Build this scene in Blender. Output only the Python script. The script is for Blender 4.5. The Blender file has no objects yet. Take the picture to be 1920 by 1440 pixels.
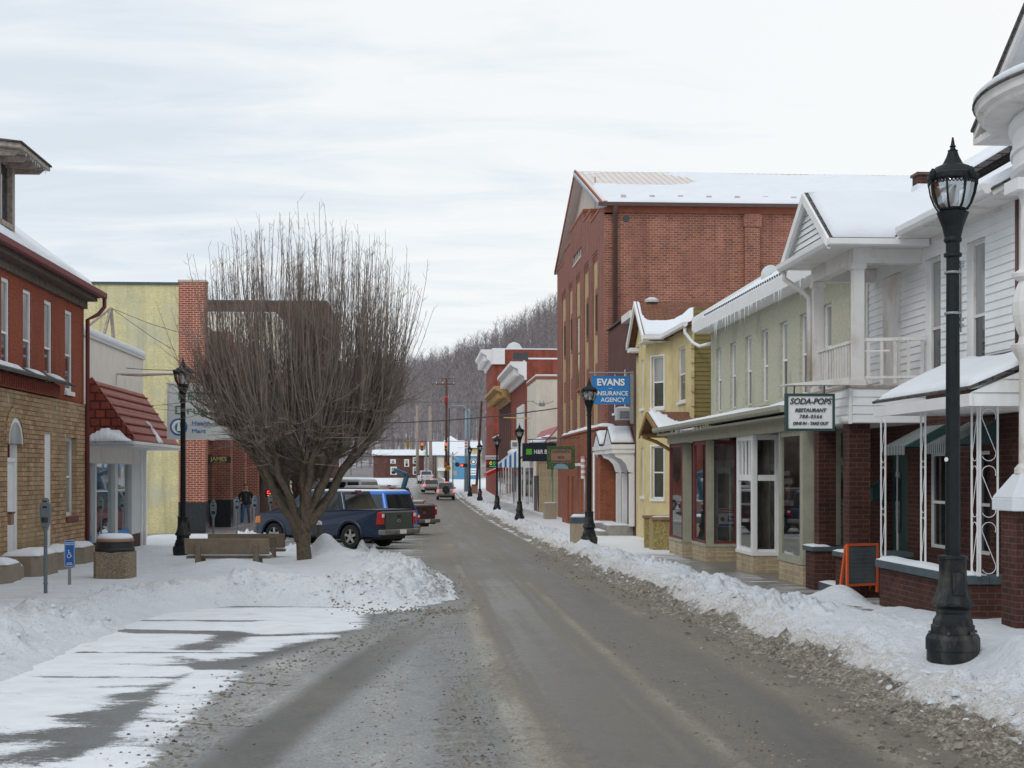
import bpy, math, random
import numpy as np
from mathutils import Vector, Matrix
random.seed(7)
C = bpy.context.scene.collection
R = math.radians
# ---------------------------------------------------------------- camera, sky, sun, exposure
EYE = 1.8
AZ = math.atan(176 / 2800)          # camera looks a little to the right of the street's direction
sc = bpy.context.scene
cam = bpy.data.objects.new('camera', bpy.data.cameras.new('camera'))
C.objects.link(cam); sc.camera = cam
cam.location = (0, 0, EYE); cam.rotation_euler = (R(90), 0, -AZ)
cam.data.sensor_width = 36; cam.data.lens = 52.5
cam.data.shift_y = 165 / 1920
cam.data.clip_start = 0.1; cam.data.clip_end = 6000
sc.view_settings.view_transform = 'Standard'; sc.view_settings.look = 'None'
sc.view_settings.exposure = 0.10; sc.view_settings.gamma = 1
sc.cycles.max_bounces = 6; sc.cycles.transparent_max_bounces = 12
w = bpy.data.worlds.new('World'); sc.world = w; w.use_nodes = True
nt = w.node_tree; nt.nodes.clear()
def wn(t, **k):
    n = nt.nodes.new(t)
    for a, b in k.items():
        setattr(n, a, b)
    return n
sky = wn('ShaderNodeTexSky', sky_type='NISHITA', sun_disc=False, sun_elevation=R(32), sun_rotation=R(40))
bg1 = wn('ShaderNodeBackground'); bg1.inputs[1].default_value = 0.06
nt.links.new(sky.outputs[0], bg1.inputs[0])
tc = wn('ShaderNodeTexCoord'); mp = wn('ShaderNodeMapping')
sep0 = wn('ShaderNodeSeparateXYZ'); nt.links.new(tc.outputs['Generated'], sep0.inputs[0])
zz = wn('ShaderNodeMath', operation='ADD'); nt.links.new(sep0.outputs[2], zz.inputs[0]); zz.inputs[1].default_value = 0.12
dx = wn('ShaderNodeMath', operation='DIVIDE'); nt.links.new(sep0.outputs[0], dx.inputs[0]); nt.links.new(zz.outputs[0], dx.inputs[1])
dy = wn('ShaderNodeMath', operation='DIVIDE'); nt.links.new(sep0.outputs[1], dy.inputs[0]); nt.links.new(zz.outputs[0], dy.inputs[1])
cmb = wn('ShaderNodeCombineXYZ'); nt.links.new(dx.outputs[0], cmb.inputs[0]); nt.links.new(dy.outputs[0], cmb.inputs[1])
nt.links.new(cmb.outputs[0], mp.inputs[0]); mp.inputs['Scale'].default_value = (2.2, 5.5, 1); mp.inputs['Rotation'].default_value = (0, 0, R(14))
nz = wn('ShaderNodeTexNoise'); nz.inputs['Scale'].default_value = 0.95; nz.inputs['Detail'].default_value = 6; nz.inputs['Roughness'].default_value = 0.58; nz.inputs['Distortion'].default_value = 0.5
nt.links.new(mp.outputs[0], nz.inputs[0])
nz2 = wn('ShaderNodeTexNoise'); nz2.inputs['Scale'].default_value = 0.35; nz2.inputs['Detail'].default_value = 3
nt.links.new(cmb.outputs[0], nz2.inputs[0])
# thick bright clouds, brighter towards the right where the hidden sun stands
dot = wn('ShaderNodeVectorMath', operation='DOT_PRODUCT'); nt.links.new(tc.outputs['Generated'], dot.inputs[0])
dot.inputs[1].default_value = (0.62, 0.68, 0.40)
mr = wn('ShaderNodeMapRange'); nt.links.new(dot.outputs['Value'], mr.inputs[0])
mr.inputs['To Min'].default_value = -0.02; mr.inputs['To Max'].default_value = 0.5; mr.inputs['From Min'].default_value = 0.62; mr.inputs['From Max'].default_value = 1.0
s1 = wn('ShaderNodeMath', operation='MULTIPLY_ADD'); nt.links.new(nz.outputs[0], s1.inputs[0]); s1.inputs[1].default_value = 1.0; nt.links.new(mr.outputs[0], s1.inputs[2])
s2 = wn('ShaderNodeMath', operation='MULTIPLY_ADD'); nt.links.new(nz2.outputs[0], s2.inputs[0]); s2.inputs[1].default_value = 0.5; nt.links.new(s1.outputs[0], s2.inputs[2])
cr = wn('ShaderNodeValToRGB'); nt.links.new(s2.outputs[0], cr.inputs[0])
e = cr.color_ramp.elements
e[0].position = 0.60; e[0].color = (0.70, 0.77, 0.84, 1)
e[1].position = 1.0; e[1].color = (0.90, 0.92, 0.925, 1)
for p, c_ in ((0.72, (0.755, 0.82, 0.88)), (0.85, (0.825, 0.87, 0.90))):
    q = e.new(p); q.color = (*c_, 1)
bg2 = wn('ShaderNodeBackground'); bg2.inputs[1].default_value = 1.0; nt.links.new(cr.outputs[0], bg2.inputs[0])
ms = wn('ShaderNodeMixShader'); ms.inputs[0].default_value = 0.93
nt.links.new(bg1.outputs[0], ms.inputs[1]); nt.links.new(bg2.outputs[0], ms.inputs[2])
wo = wn('ShaderNodeOutputWorld'); nt.links.new(ms.outputs[0], wo.inputs[0])
sl = bpy.data.lights.new('sun', 'SUN'); sl.energy = 0.75; sl.angle = R(18); sl.color = (1, 0.96, 0.9)
so = bpy.data.objects.new('sun', sl); C.objects.link(so); so.rotation_euler = (R(52), 0, R(-35 + 180 + 180)); so.location = (10, -10, 40)

# ---------------------------------------------------------------- measuring helpers
_c, _s = math.cos(AZ), math.sin(AZ)
_ys = np.arange(-60, 420, 1.0)
_er = np.interp(_ys, [-60, 0, 14, 45, 77, 97, 150, 176, 200, 235, 420], [1.8, 1.82, 1.98, 2.41, 2.68, 2.72, 2.66, 2.3, 1.75, 1.1, 0.9])
_k = np.ones(9) / 9; _er = np.convolve(np.pad(_er, 4, 'edge'), _k, 'valid')
def Gn(Y): return EYE - np.interp(Y, _ys, _er)          # road height
def G(Y): return float(Gn(Y))
def onX(px, X):
    u = (px - 960) / 2800; return X * (_c - u * _s) / (_s + u * _c)
def onY(px, Y):
    u = (px - 960) / 2800; return Y * (_s + u * _c) / (_c - u * _s)
def hz(py, X, Y): return EYE + (885 - py) * (X * _s + Y * _c) / 2800
def gnd(px, py, dz=0.0):
    Y = 20.0
    for i in range(70):
        E = EYE - G(Y) - dz; zc = E * 2800 / (py - 885); xc = (px - 960) / 2800 * zc
        X = xc * _c + zc * _s; Y = Y * .5 + (-xc * _s + zc * _c) * .5
    return X, Y
# value noise on numpy arrays
def _h(i, j, seed):
    n = (i * 374761393 + j * 668265263 + seed * 1274126177) & 0xffffffff
    n = ((n ^ (n >> 13)) * 1274126177) & 0xffffffff
    n = (n ^ (n >> 16)) & 0xffffffff
    return n / 4294967295.0
def vn(x, y, seed=0):
    x = np.asarray(x, float); y = np.asarray(y, float)
    xi = np.floor(x).astype(np.int64); yi = np.floor(y).astype(np.int64)
    fx = x - xi; fy = y - yi; fx = fx * fx * (3 - 2 * fx); fy = fy * fy * (3 - 2 * fy)
    a = _h(xi, yi, seed); b = _h(xi + 1, yi, seed); c = _h(xi, yi + 1, seed); d = _h(xi + 1, yi + 1, seed)
    return (a * (1 - fx) + b * fx) * (1 - fy) + (c * (1 - fx) + d * fx) * fy
def fbm(x, y, seed=0, o=4, g=0.5):
    s = 0; a = 1; t = 0
    for k in range(o):
        s = s + a * vn(x * 2 ** k + 17.3 * k, y * 2 ** k - 9.1 * k, seed + k); t += a; a *= g
    return s / t
def sst(a, b, x):
    t = np.clip((x - a) / (b - a), 0, 1); return t * t * (3 - 2 * t)

# ---------------------------------------------------------------- tagging
def tag(o, label=None, cat=None, group=None, kind=None):
    for k, v in (('label', label), ('category', cat), ('group', group), ('kind', kind)):
        if v: o[k] = v
    return o
def thing(name, label, cat, loc=(0, 0, 0), rz=0.0, group=None):
    o = bpy.data.objects.new(name, None); C.objects.link(o); o.empty_display_size = 0.3
    o.location = loc; o.rotation_euler = (0, 0, rz)
    return tag(o, label, cat, group)
def copy_tree(o, parent=None):
    c = o.copy(); C.objects.link(c); c.parent = parent
    for ch in list(o.children): copy_tree(ch, c)
    return c

# ---------------------------------------------------------------- mesh builder
class Fr:
    """frame of a wall: runs p0 -> p1, outward normal on the right-hand side"""
    def __init__(s, p0, p1, z=0.0):
        s.o = Vector((p0[0], p0[1], z)); d = Vector((p1[0] - p0[0], p1[1] - p0[1], 0)); s.L = d.length
        s.d = d.normalized(); s.n = Vector((s.d.y, -s.d.x, 0))
    def p(s, u, v, w=0.0): return s.o + s.d * u + Vector((0, 0, v)) + s.n * w
class MB:
    def __init__(s): s.v = []; s.f = []; s.m = []; s.mi = 0
    def poly(s, pts, mi=None):
        b = len(s.v); s.v += [tuple(p) for p in pts]; s.f.append(tuple(range(b, b + len(pts)))); s.m.append(s.mi if mi is None else mi)
        return s
    def hexa(s, P, mi=None):
        b = len(s.v); s.v += [tuple(p) for p in P]
        for q in ((0, 3, 2, 1), (4, 5, 6, 7), (0, 1, 5, 4), (1, 2, 6, 5), (2, 3, 7, 6), (3, 0, 4, 7)):
            s.f.append(tuple(b + i for i in q)); s.m.append(s.mi if mi is None else mi)
        return s
    def box(s, x0, x1, y0, y1, z0, z1, mi=None):
        return s.hexa([(x0, y0, z0), (x1, y0, z0), (x1, y1, z0), (x0, y1, z0), (x0, y0, z1), (x1, y0, z1), (x1, y1, z1), (x0, y1, z1)], mi)
    def fbox(s, F, u0, u1, v0, v1, w0, w1, mi=None):
        # outward normals hold for w1 > w0
        return s.hexa([F.p(u0, v0, w1), F.p(u1, v0, w1), F.p(u1, v0, w0), F.p(u0, v0, w0), F.p(u0, v1, w1), F.p(u1, v1, w1), F.p(u1, v1, w0), F.p(u0, v1, w0)], mi)
    def bar(s, a, b, wd, ht, mi=None, up=(0, 0, 1)):
        a = Vector(a); b = Vector(b); d = (b - a).normalized(); U = Vector(up)
        if abs(d.dot(U)) > 0.98: U = Vector((0, 1, 0))
        r = d.cross(U).normalized() * wd / 2; q = r.cross(d).normalized() * ht / 2
        return s.hexa([a - r - q, a + r - q, b + r - q, b - r - q, a - r + q, a + r + q, b + r + q, b - r + q], mi)
    def tube(s, pts, rad, n=8, mi=None, cap=True):
        pts = [Vector(p) for p in pts]; k = len(pts)
        if not hasattr(rad, '__len__'): rad = [rad] * k
        b = len(s.v); ref = None
        for i, p in enumerate(pts):
            t = (pts[min(i + 1, k - 1)] - pts[max(i - 1, 0)])
            t = t.normalized() if t.length > 1e-9 else Vector((0, 0, 1))
            if ref is None:
                ref = Vector((1, 0, 0)) if abs(t.x) < 0.9 else Vector((0, 1, 0))
            x = (ref - t * ref.dot(t)).normalized(); y = t.cross(x); ref = x
            for j in range(n):
                a = 2 * math.pi * j / n; s.v.append(tuple(p + (x * math.cos(a) + y * math.sin(a)) * rad[i]))
        m = s.mi if mi is None else mi
        for i in range(k - 1):
            for j in range(n):
                s.f.append((b + i * n + j, b + i * n + (j + 1) % n, b + (i + 1) * n + (j + 1) % n, b + (i + 1) * n + j)); s.m.append(m)
        if cap and n > 2:
            s.f.append(tuple(b + j for j in range(n))[::-1]); s.m.append(m)
            s.f.append(tuple(b + (k - 1) * n + j for j in range(n))); s.m.append(m)
        return s
    def lathe(s, prof, c=(0, 0, 0), n=16, mi=None, flute=None):
        b = len(s.v); m = s.mi if mi is None else mi
        for i, (r, z) in enumerate(prof):
            for j in range(n):
                a = 2 * math.pi * j / n; rr = r
                if flute and flute[0] <= z <= flute[1] and j % 2: rr = r * flute[2]
                s.v.append((c[0] + rr * math.cos(a), c[1] + rr * math.sin(a), c[2] + z))
        for i in range(len(prof) - 1):
            for j in range(n):
                s.f.append((b + i * n + j, b + i * n + (j + 1) % n, b + (i + 1) * n + (j + 1) % n, b + (i + 1) * n + j)); s.m.append(m)
        s.f.append(tuple(b + j for j in range(n))[::-1]); s.m.append(m)
        k = len(prof) - 1
        s.f.append(tuple(b + k * n + j for j in range(n))); s.m.append(m)
        return s
    def prism(s, poly, a, b, axis='x', mi=None):
        """extrude a 2-D outline: axis x -> outline in (y,z); y -> (x,z); z -> (x,y)"""
        def P(p, t): return (t, p[0], p[1]) if axis == 'x' else ((p[0], t, p[1]) if axis == 'y' else (p[0], p[1], t))
        k = len(poly); bs = len(s.v); m = s.mi if mi is None else mi
        s.v += [P(p, a) for p in poly] + [P(p, b) for p in poly]
        for i in range(k):
            j = (i + 1) % k; s.f.append((bs + i, bs + j, bs + k + j, bs + k + i)); s.m.append(m)
        s.f.append(tuple(bs + i for i in range(k))[::-1]); s.m.append(m)
        s.f.append(tuple(bs + k + i for i in range(k))); s.m.append(m)
        return s
    def slab(s, P, t, mi=None):
        """thick sheet: quad P, thickness t along its normal downwards"""
        P = [Vector(p) for p in P]; n = (P[1] - P[0]).cross(P[3] - P[0]).normalized()
        if n.z < 0: P = P[::-1]; n = -n
        Q = [p - n * t for p in P]
        return s.hexa(Q + P, mi)
    def wall(s, F, u0, u1, v0, v1, holes=(), depth=0.12, mi=None, lap=0, lapw=0.02, w=0.0):
        us = sorted({u0, u1} | {h for q in holes for h in q[:2] if u0 < h < u1})
        vs = {v0, v1} | {h for q in holes for h in q[2:4] if v0 < h < v1}
        if lap:
            k = v0
            while k < v1: vs.add(round(k, 4)); k += lap
        vs = sorted(vs)
        def off(v, top):
            if not lap: return w
            t = ((v - v0) / lap) % 1.0
            if top and t < 1e-3: t = 1.0
            if not top and t > 0.999: t = 0.0
            return w + lapw * (1 - t)
        for a, b in zip(vs, vs[1:]):
            if b - a < 1e-5: continue
            run = None; spans = []
            for c, d in zip(us, us[1:]):
                hole = any(q[0] <= (c + d) / 2 <= q[1] and q[2] <= (a + b) / 2 <= q[3] for q in holes)
                if not hole: spans.append([c, d])
            mg = []
            for x in spans:
                if mg and abs(mg[-1][1] - x[0]) < 1e-9: mg[-1][1] = x[1]
                else: mg.append(list(x))
            for c, d in mg:
                s.poly([F.p(c, a, off(a, 0)), F.p(d, a, off(a, 0)), F.p(d, b, off(b, 1)), F.p(c, b, off(b, 1))], mi)
                if lap: s.poly([F.p(c, a, w), F.p(d, a, w), F.p(d, a, off(a, 0)), F.p(c, a, off(a, 0))], mi)
        for q in holes:
            a, b, c, d = q[:4]
            ww = w + (lapw if lap else 0)
            s.poly([F.p(a, c, ww), F.p(a, c, w - depth), F.p(a, d, w - depth), F.p(a, d, ww)], mi)
            s.poly([F.p(b, c, w - depth), F.p(b, c, ww), F.p(b, d, ww), F.p(b, d, w - depth)], mi)
            s.poly([F.p(a, d, w - depth), F.p(b, d, w - depth), F.p(b, d, ww), F.p(a, d, ww)], mi)
            s.poly([F.p(a, c, ww), F.p(b, c, ww), F.p(b, c, w - depth), F.p(a, c, w - depth)], mi)
        return s
    def build(s, name, mats, parent=None, smooth=False, local=False, bevel=0, uv=True):
        if not isinstance(mats, (list, tuple)): mats = [mats]
        me = bpy.data.meshes.new(name)
        off = Vector((0, 0, 0))
        if parent is not None and not local:
            r = parent
            while r.parent is not None: r = r.parent
            off = Vector(r.location)
        vv = [(x - off.x, y - off.y, z - off.z) for x, y, z in s.v]
        me.from_pydata(vv, [], s.f)
        for m in mats: me.materials.append(m)
        me.polygons.foreach_set('material_index', s.m)
        if smooth: me.polygons.foreach_set('use_smooth', [True] * len(s.f))
        if uv and len(s.f) < 60000:
            ul = me.uv_layers.new(name='UVMap'); me.update()
            co = s.v; data = ul.data
            for p in me.polygons:
                n = p.normal
                if abs(n.z) > 0.999: t = Vector((1, 0, 0)); b = Vector((0, 1, 0))
                else:
                    t = Vector((-n.y, n.x, 0)).normalized(); b = n.cross(t)
                    if b.z < 0: b = -b
                for li in p.loop_indices:
                    q = co[me.loops[li].vertex_index]
                    data[li].uv = (q[0] * t.x + q[1] * t.y, q[0] * b.x + q[1] * b.y + q[2] * b.z)
        o = bpy.data.objects.new(name, me); C.objects.link(o); o.parent = parent
        if bevel:
            bm_ = o.modifiers.new('bevel', 'BEVEL'); bm_.width = bevel; bm_.segments = 2; bm_.limit_method = 'ANGLE'; bm_.angle_limit = R(35)
            bm_.harden_normals = False
        return o
def text(s, F, u, v, w, size, m, parent, name='lettering', shear=0.0, bold=0.0, align='CENTER', space=1.0, sx=1.0):
    """lettering standing on a frame, baseline at v"""
    cu = bpy.data.curves.new(name, 'FONT'); cu.body = s; cu.size = size; cu.align_x = align; cu.extrude = 0.006
    cu.shear = shear; cu.offset = bold; cu.space_character = space
    tmp = bpy.data.objects.new('tmp', cu); C.objects.link(tmp)
    dg = bpy.context.evaluated_depsgraph_get()
    me = bpy.data.meshes.new_from_object(tmp.evaluated_get(dg)); bpy.data.objects.remove(tmp)
    r = parent
    while r.parent is not None: r = r.parent
    off = Vector(r.location)
    for vx in me.vertices:
        c_ = vx.co; p = F.p(u + c_.x * sx, v + c_.y, w + c_.z) - off; vx.co = p
    me.materials.clear(); me.materials.append(m)
    o = bpy.data.objects.new(name, me); C.objects.link(o); o.parent = parent
    return o
# ---------------------------------------------------------------- materials
class NT:
    def __init__(s, name):
        s.m = bpy.data.materials.new(name); s.m.use_nodes = True; s.t = s.m.node_tree; s.t.nodes.clear()
        s.out = s.n('ShaderNodeOutputMaterial'); s.b = s.n('ShaderNodeBsdfPrincipled'); s.l(s.b, s.out.inputs[0])
        s.b.inputs['Roughness'].default_value = 0.7
    def n(s, t, **k):
        x = s.t.nodes.new(t)
        for a, b in k.items(): setattr(x, a, b)
        return x
    def l(s, a, b):
        s.t.links.new(a.outputs[0] if hasattr(a, 'outputs') else a, b)
    def noise(s, scale, detail=4, vec=None, rough=0.55, dist=0):
        x = s.n('ShaderNodeTexNoise'); x.inputs['Scale'].default_value = scale; x.inputs['Detail'].default_value = detail
        x.inputs['Roughness'].default_value = rough; x.inputs['Distortion'].default_value = dist
        if vec is not None: s.l(vec, x.inputs['Vector'])
        return x
    def obj(s): return s.n('ShaderNodeTexCoord').outputs['Object']
    def uv(s): return s.n('ShaderNodeTexCoord').outputs['UV']
    def map(s, vec, scale=(1, 1, 1), rot=(0, 0, 0)):
        x = s.n('ShaderNodeMapping'); s.l(vec, x.inputs[0]); x.inputs['Scale'].default_value = scale; x.inputs['Rotation'].default_value = rot; return x
    def ramp(s, fac, stops, interp='LINEAR'):
        x = s.n('ShaderNodeValToRGB'); s.l(fac, x.inputs[0]); x.color_ramp.interpolation = interp
        e = x.color_ramp.elements
        while len(e) < len(stops): e.new(0.5)
        for i, (p, c) in enumerate(stops):
            e[i].position = p; e[i].color = (*c, 1) if hasattr(c, '__len__') else (c, c, c, 1)
        return x
    def mix(s, fac, a, b, bt='MIX'):
        x = s.n('ShaderNodeMix', data_type='RGBA', blend_type=bt)
        for v, i in ((fac, 0), (a, 6), (b, 7)):
            if isinstance(v, (int, float)): x.inputs[i].default_value = v
            elif isinstance(v, tuple): x.inputs[i].default_value = (*v, 1)
            else: s.l(v, x.inputs[i])
        return x.outputs[2]
    def math(s, op, a, b=None, c=None):
        x = s.n('ShaderNodeMath', operation=op)
        for i, v in enumerate((a, b, c)):
            if v is None: continue
            if isinstance(v, (int, float)): x.inputs[i].default_value = v
            else: s.l(v, x.inputs[i])
        return x
    def bump(s, h, st=0.3, d=0.02, prev=None):
        x = s.n('ShaderNodeBump'); x.inputs['Strength'].default_value = st; x.inputs['Distance'].default_value = d; s.l(h, x.inputs['Height'])
        if prev is not None: s.l(prev, x.inputs['Normal'])
        s.l(x, s.b.inputs['Normal']); return x
    def col(s, c): s.l(c, s.b.inputs['Base Color'])
def mk(name, c, rough=0.7, var=0.12, scale=3.0, metal=0.0, bump=0.0, bscale=40, spec=0.5, dirt=None, coat=0):
    s = NT(name); o = s.obj(); s.b.inputs['Roughness'].default_value = rough; s.b.inputs['Metallic'].default_value = metal
    s.b.inputs['Specular IOR Level'].default_value = spec; s.b.inputs['Coat Weight'].default_value = coat
    n = s.noise(scale, 6, o); lo = tuple(x * (1 - var) for x in c); hi = tuple(min(1, x * (1 + var)) for x in c)
    r = s.ramp(n, [(0.3, lo), (0.7, hi)]); cc = r.outputs[0]
    if dirt:
        dc, amt, ds = dirt
        n2 = s.noise(ds, 8, s.map(o, (1, 1, 0.5)), 0.65); f = s.ramp(n2, [(0.62 - amt * 0.3, 0), (0.75, 1)])
        cc = s.mix(f, cc, dc)
    s.col(cc)
    if bump: s.bump(s.noise(bscale, 4, o), bump, 0.02)
    return s.m
def brick(name, c1, c2, mortar, bw=0.21, bh=0.075, ms=0.010, mott=0.35, extra=None, bump=0.5, rough=0.85, sq=1, ofs=0.5, spots=None):
    s = NT(name); u = s.uv(); s.b.inputs['Roughness'].default_value = rough; s.b.inputs['Specular IOR Level'].default_value = 0.25
    b = s.n('ShaderNodeTexBrick'); s.l(u, b.inputs['Vector']); b.offset = ofs; b.squash = sq
    b.inputs['Scale'].default_value = 1; b.inputs['Brick Width'].default_value = bw; b.inputs['Row Height'].default_value = bh
    b.inputs['Mortar Size'].default_value = ms; b.inputs['Mortar Smooth'].default_value = 0.2; b.inputs['Bias'].default_value = 0
    b.inputs['Color1'].default_value = (*c1, 1); b.inputs['Color2'].default_value = (*c2, 1); b.inputs['Mortar'].default_value = (*mortar, 1)
    n = s.noise(1.1, 6, u, 0.6); dk = s.ramp(n, [(0.3, 1 - mott), (0.65, 1.0)])
    cc = s.mix(1.0, b.outputs[0], dk.outputs[0], 'MULTIPLY')
    n2 = s.noise(9, 3, s.map(u, (1, 2.6, 1))); cc = s.mix(0.5, cc, s.ramp(n2, [(0.3, 0.62), (0.7, 1.25)]).outputs[0], 'MULTIPLY')
    if extra:  # second hue in broad patches
        ec, ea = extra; n3 = s.noise(0.6, 5, u, 0.6); f = s.ramp(n3, [(0.48, 0), (0.62, ea)])
        cc = s.mix(f, cc, ec)
    if spots:
        sc_, th, c_ = spots; n4 = s.noise(sc_, 2, u); f = s.ramp(n4, [(th, 0), (th + .03, 1)]); cc = s.mix(f, cc, c_)
    st_ = s.noise(1.0, 5, s.map(u, (2.2, .16, 1)), 0.6); cc = s.mix(0.8, cc, s.ramp(st_, [(0.34, 0.72), (0.5, 1.0), (0.72, 1.12)]).outputs[0], 'MULTIPLY')
    s.col(cc); inv = s.math('SUBTRACT', 1.0, b.outputs[1])
    s.bump(inv, bump, 0.012)
    return s.m
def glass(name, c, rough=0.04, spec=0.8, clear=0.0, var=0.0):
    s = NT(name); s.b.inputs['Base Color'].default_value = (*c, 1); s.b.inputs['Roughness'].default_value = rough; s.b.inputs['Specular IOR Level'].default_value = spec
    o = s.obj()
    if var: s.col(s.ramp(s.noise(2.0, 3, s.map(o, (1, 1, .3))), [(0.35, tuple(x * (1 - var) for x in c)), (0.65, tuple(min(1, x * (1 + var)) for x in c))]))
    s.bump(s.noise(1.5, 2, o), 0.05, 0.02)
    if clear:
        t = s.n('ShaderNodeBsdfTransparent'); m = s.n('ShaderNodeMixShader'); fr = s.n('ShaderNodeFresnel'); fr.inputs[0].default_value = 1.5
        ad = s.math('ADD', s.math('MULTIPLY', fr, 1.3), (1 - clear) * 1.7); ad.use_clamp = True
        g = s.n('ShaderNodeBsdfGlossy'); g.inputs['Roughness'].default_value = rough; g.inputs[0].default_value = (0.85, 0.9, 0.92, 1)
        s.l(ad, m.inputs[0]); s.t.links.new(t.outputs[0], m.inputs[1]); s.t.links.new(g.outputs[0], m.inputs[2]); s.t.links.new(m.outputs[0], s.out.inputs[0])
    return s.m
def emis(name, c, st):
    s = NT(name); s.b.inputs['Base Color'].default_value = (*c, 1); s.b.inputs['Emission Color'].default_value = (*c, 1); s.b.inputs['Emission Strength'].default_value = st
    return s.m
M = {}
def snow_mat(name, c=(0.80, 0.83, 0.88), sp=0.0, bs=0.35):
    s = NT(name); o = s.obj(); s.b.inputs['Roughness'].default_value = 0.75; s.b.inputs['Specular IOR Level'].default_value = 0.2
    n = s.noise(1.3, 6, o); s.col(s.ramp(n, [(0.3, tuple(x * .94 for x in c)), (0.7, c)]))
    s.bump(s.noise(9, 8, o, 0.6), bs, 0.04); return s.m
M['snow'] = snow_mat('snow')
# ploughed bank: attribute 'dirt' drives grit and brown slush
def bank_mat():
    s = NT('ploughed_snow'); o = s.obj(); s.b.inputs['Roughness'].default_value = 0.7; s.b.inputs['Specular IOR Level'].default_value = 0.3
    at = s.n('ShaderNodeAttribute', attribute_name='mask'); sp = s.n('ShaderNodeSeparateColor'); s.l(at.outputs['Color'], sp.inputs[0])
    n1 = s.noise(7, 8, o, 0.68); n2 = s.noise(38, 4, o, 0.6)
    snow = s.ramp(s.noise(2, 6, o), [(0.3, (0.74, 0.77, 0.83)), (0.7, (0.83, 0.86, 0.90))])
    nb = s.math('ADD', s.math('MULTIPLY', n2, .5), s.math('MULTIPLY', s.noise(13, 4, o, .6), .5)); brown = s.ramp(nb, [(0.34, (0.085, 0.070, 0.055)), (0.47, (0.21, 0.18, 0.145)), (0.57, (0.38, 0.34, 0.29)), (0.66, (0.62, 0.59, 0.55))])
    tan = s.ramp(n2, [(0.3, (0.55, 0.50, 0.43)), (0.6, (0.76, 0.76, 0.77))])
    f1 = s.ramp(s.math('ADD', sp.outputs[0], s.math('MULTIPLY_ADD', n1, 1.1, -0.55)), [(0.42, 0), (0.62, 1)])
    f2 = s.ramp(s.math('ADD', sp.outputs[1], s.math('MULTIPLY_ADD', n1, 1.2, -0.6)), [(0.40, 0), (0.60, 1)])
    gr = s.ramp(s.noise(55, 3, o, 0.5), [(0.655, 0), (0.68, 1)])
    gf = s.math('MULTIPLY', gr, s.ramp(s.math('ADD', sp.outputs[0], sp.outputs[1]), [(0.05, 0.0), (0.4, 1)]))
    c = s.mix(f2, snow.outputs[0], tan.outputs[0]); c = s.mix(f1, c, brown.outputs[0]); c = s.mix(gf, c, (0.14, 0.12, 0.10)); s.col(c)
    b = s.bump(n1, 0.9, 0.08); s.bump(n2, 0.6, 0.03, b)
    return s.m
M['bank'] = bank_mat()
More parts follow.
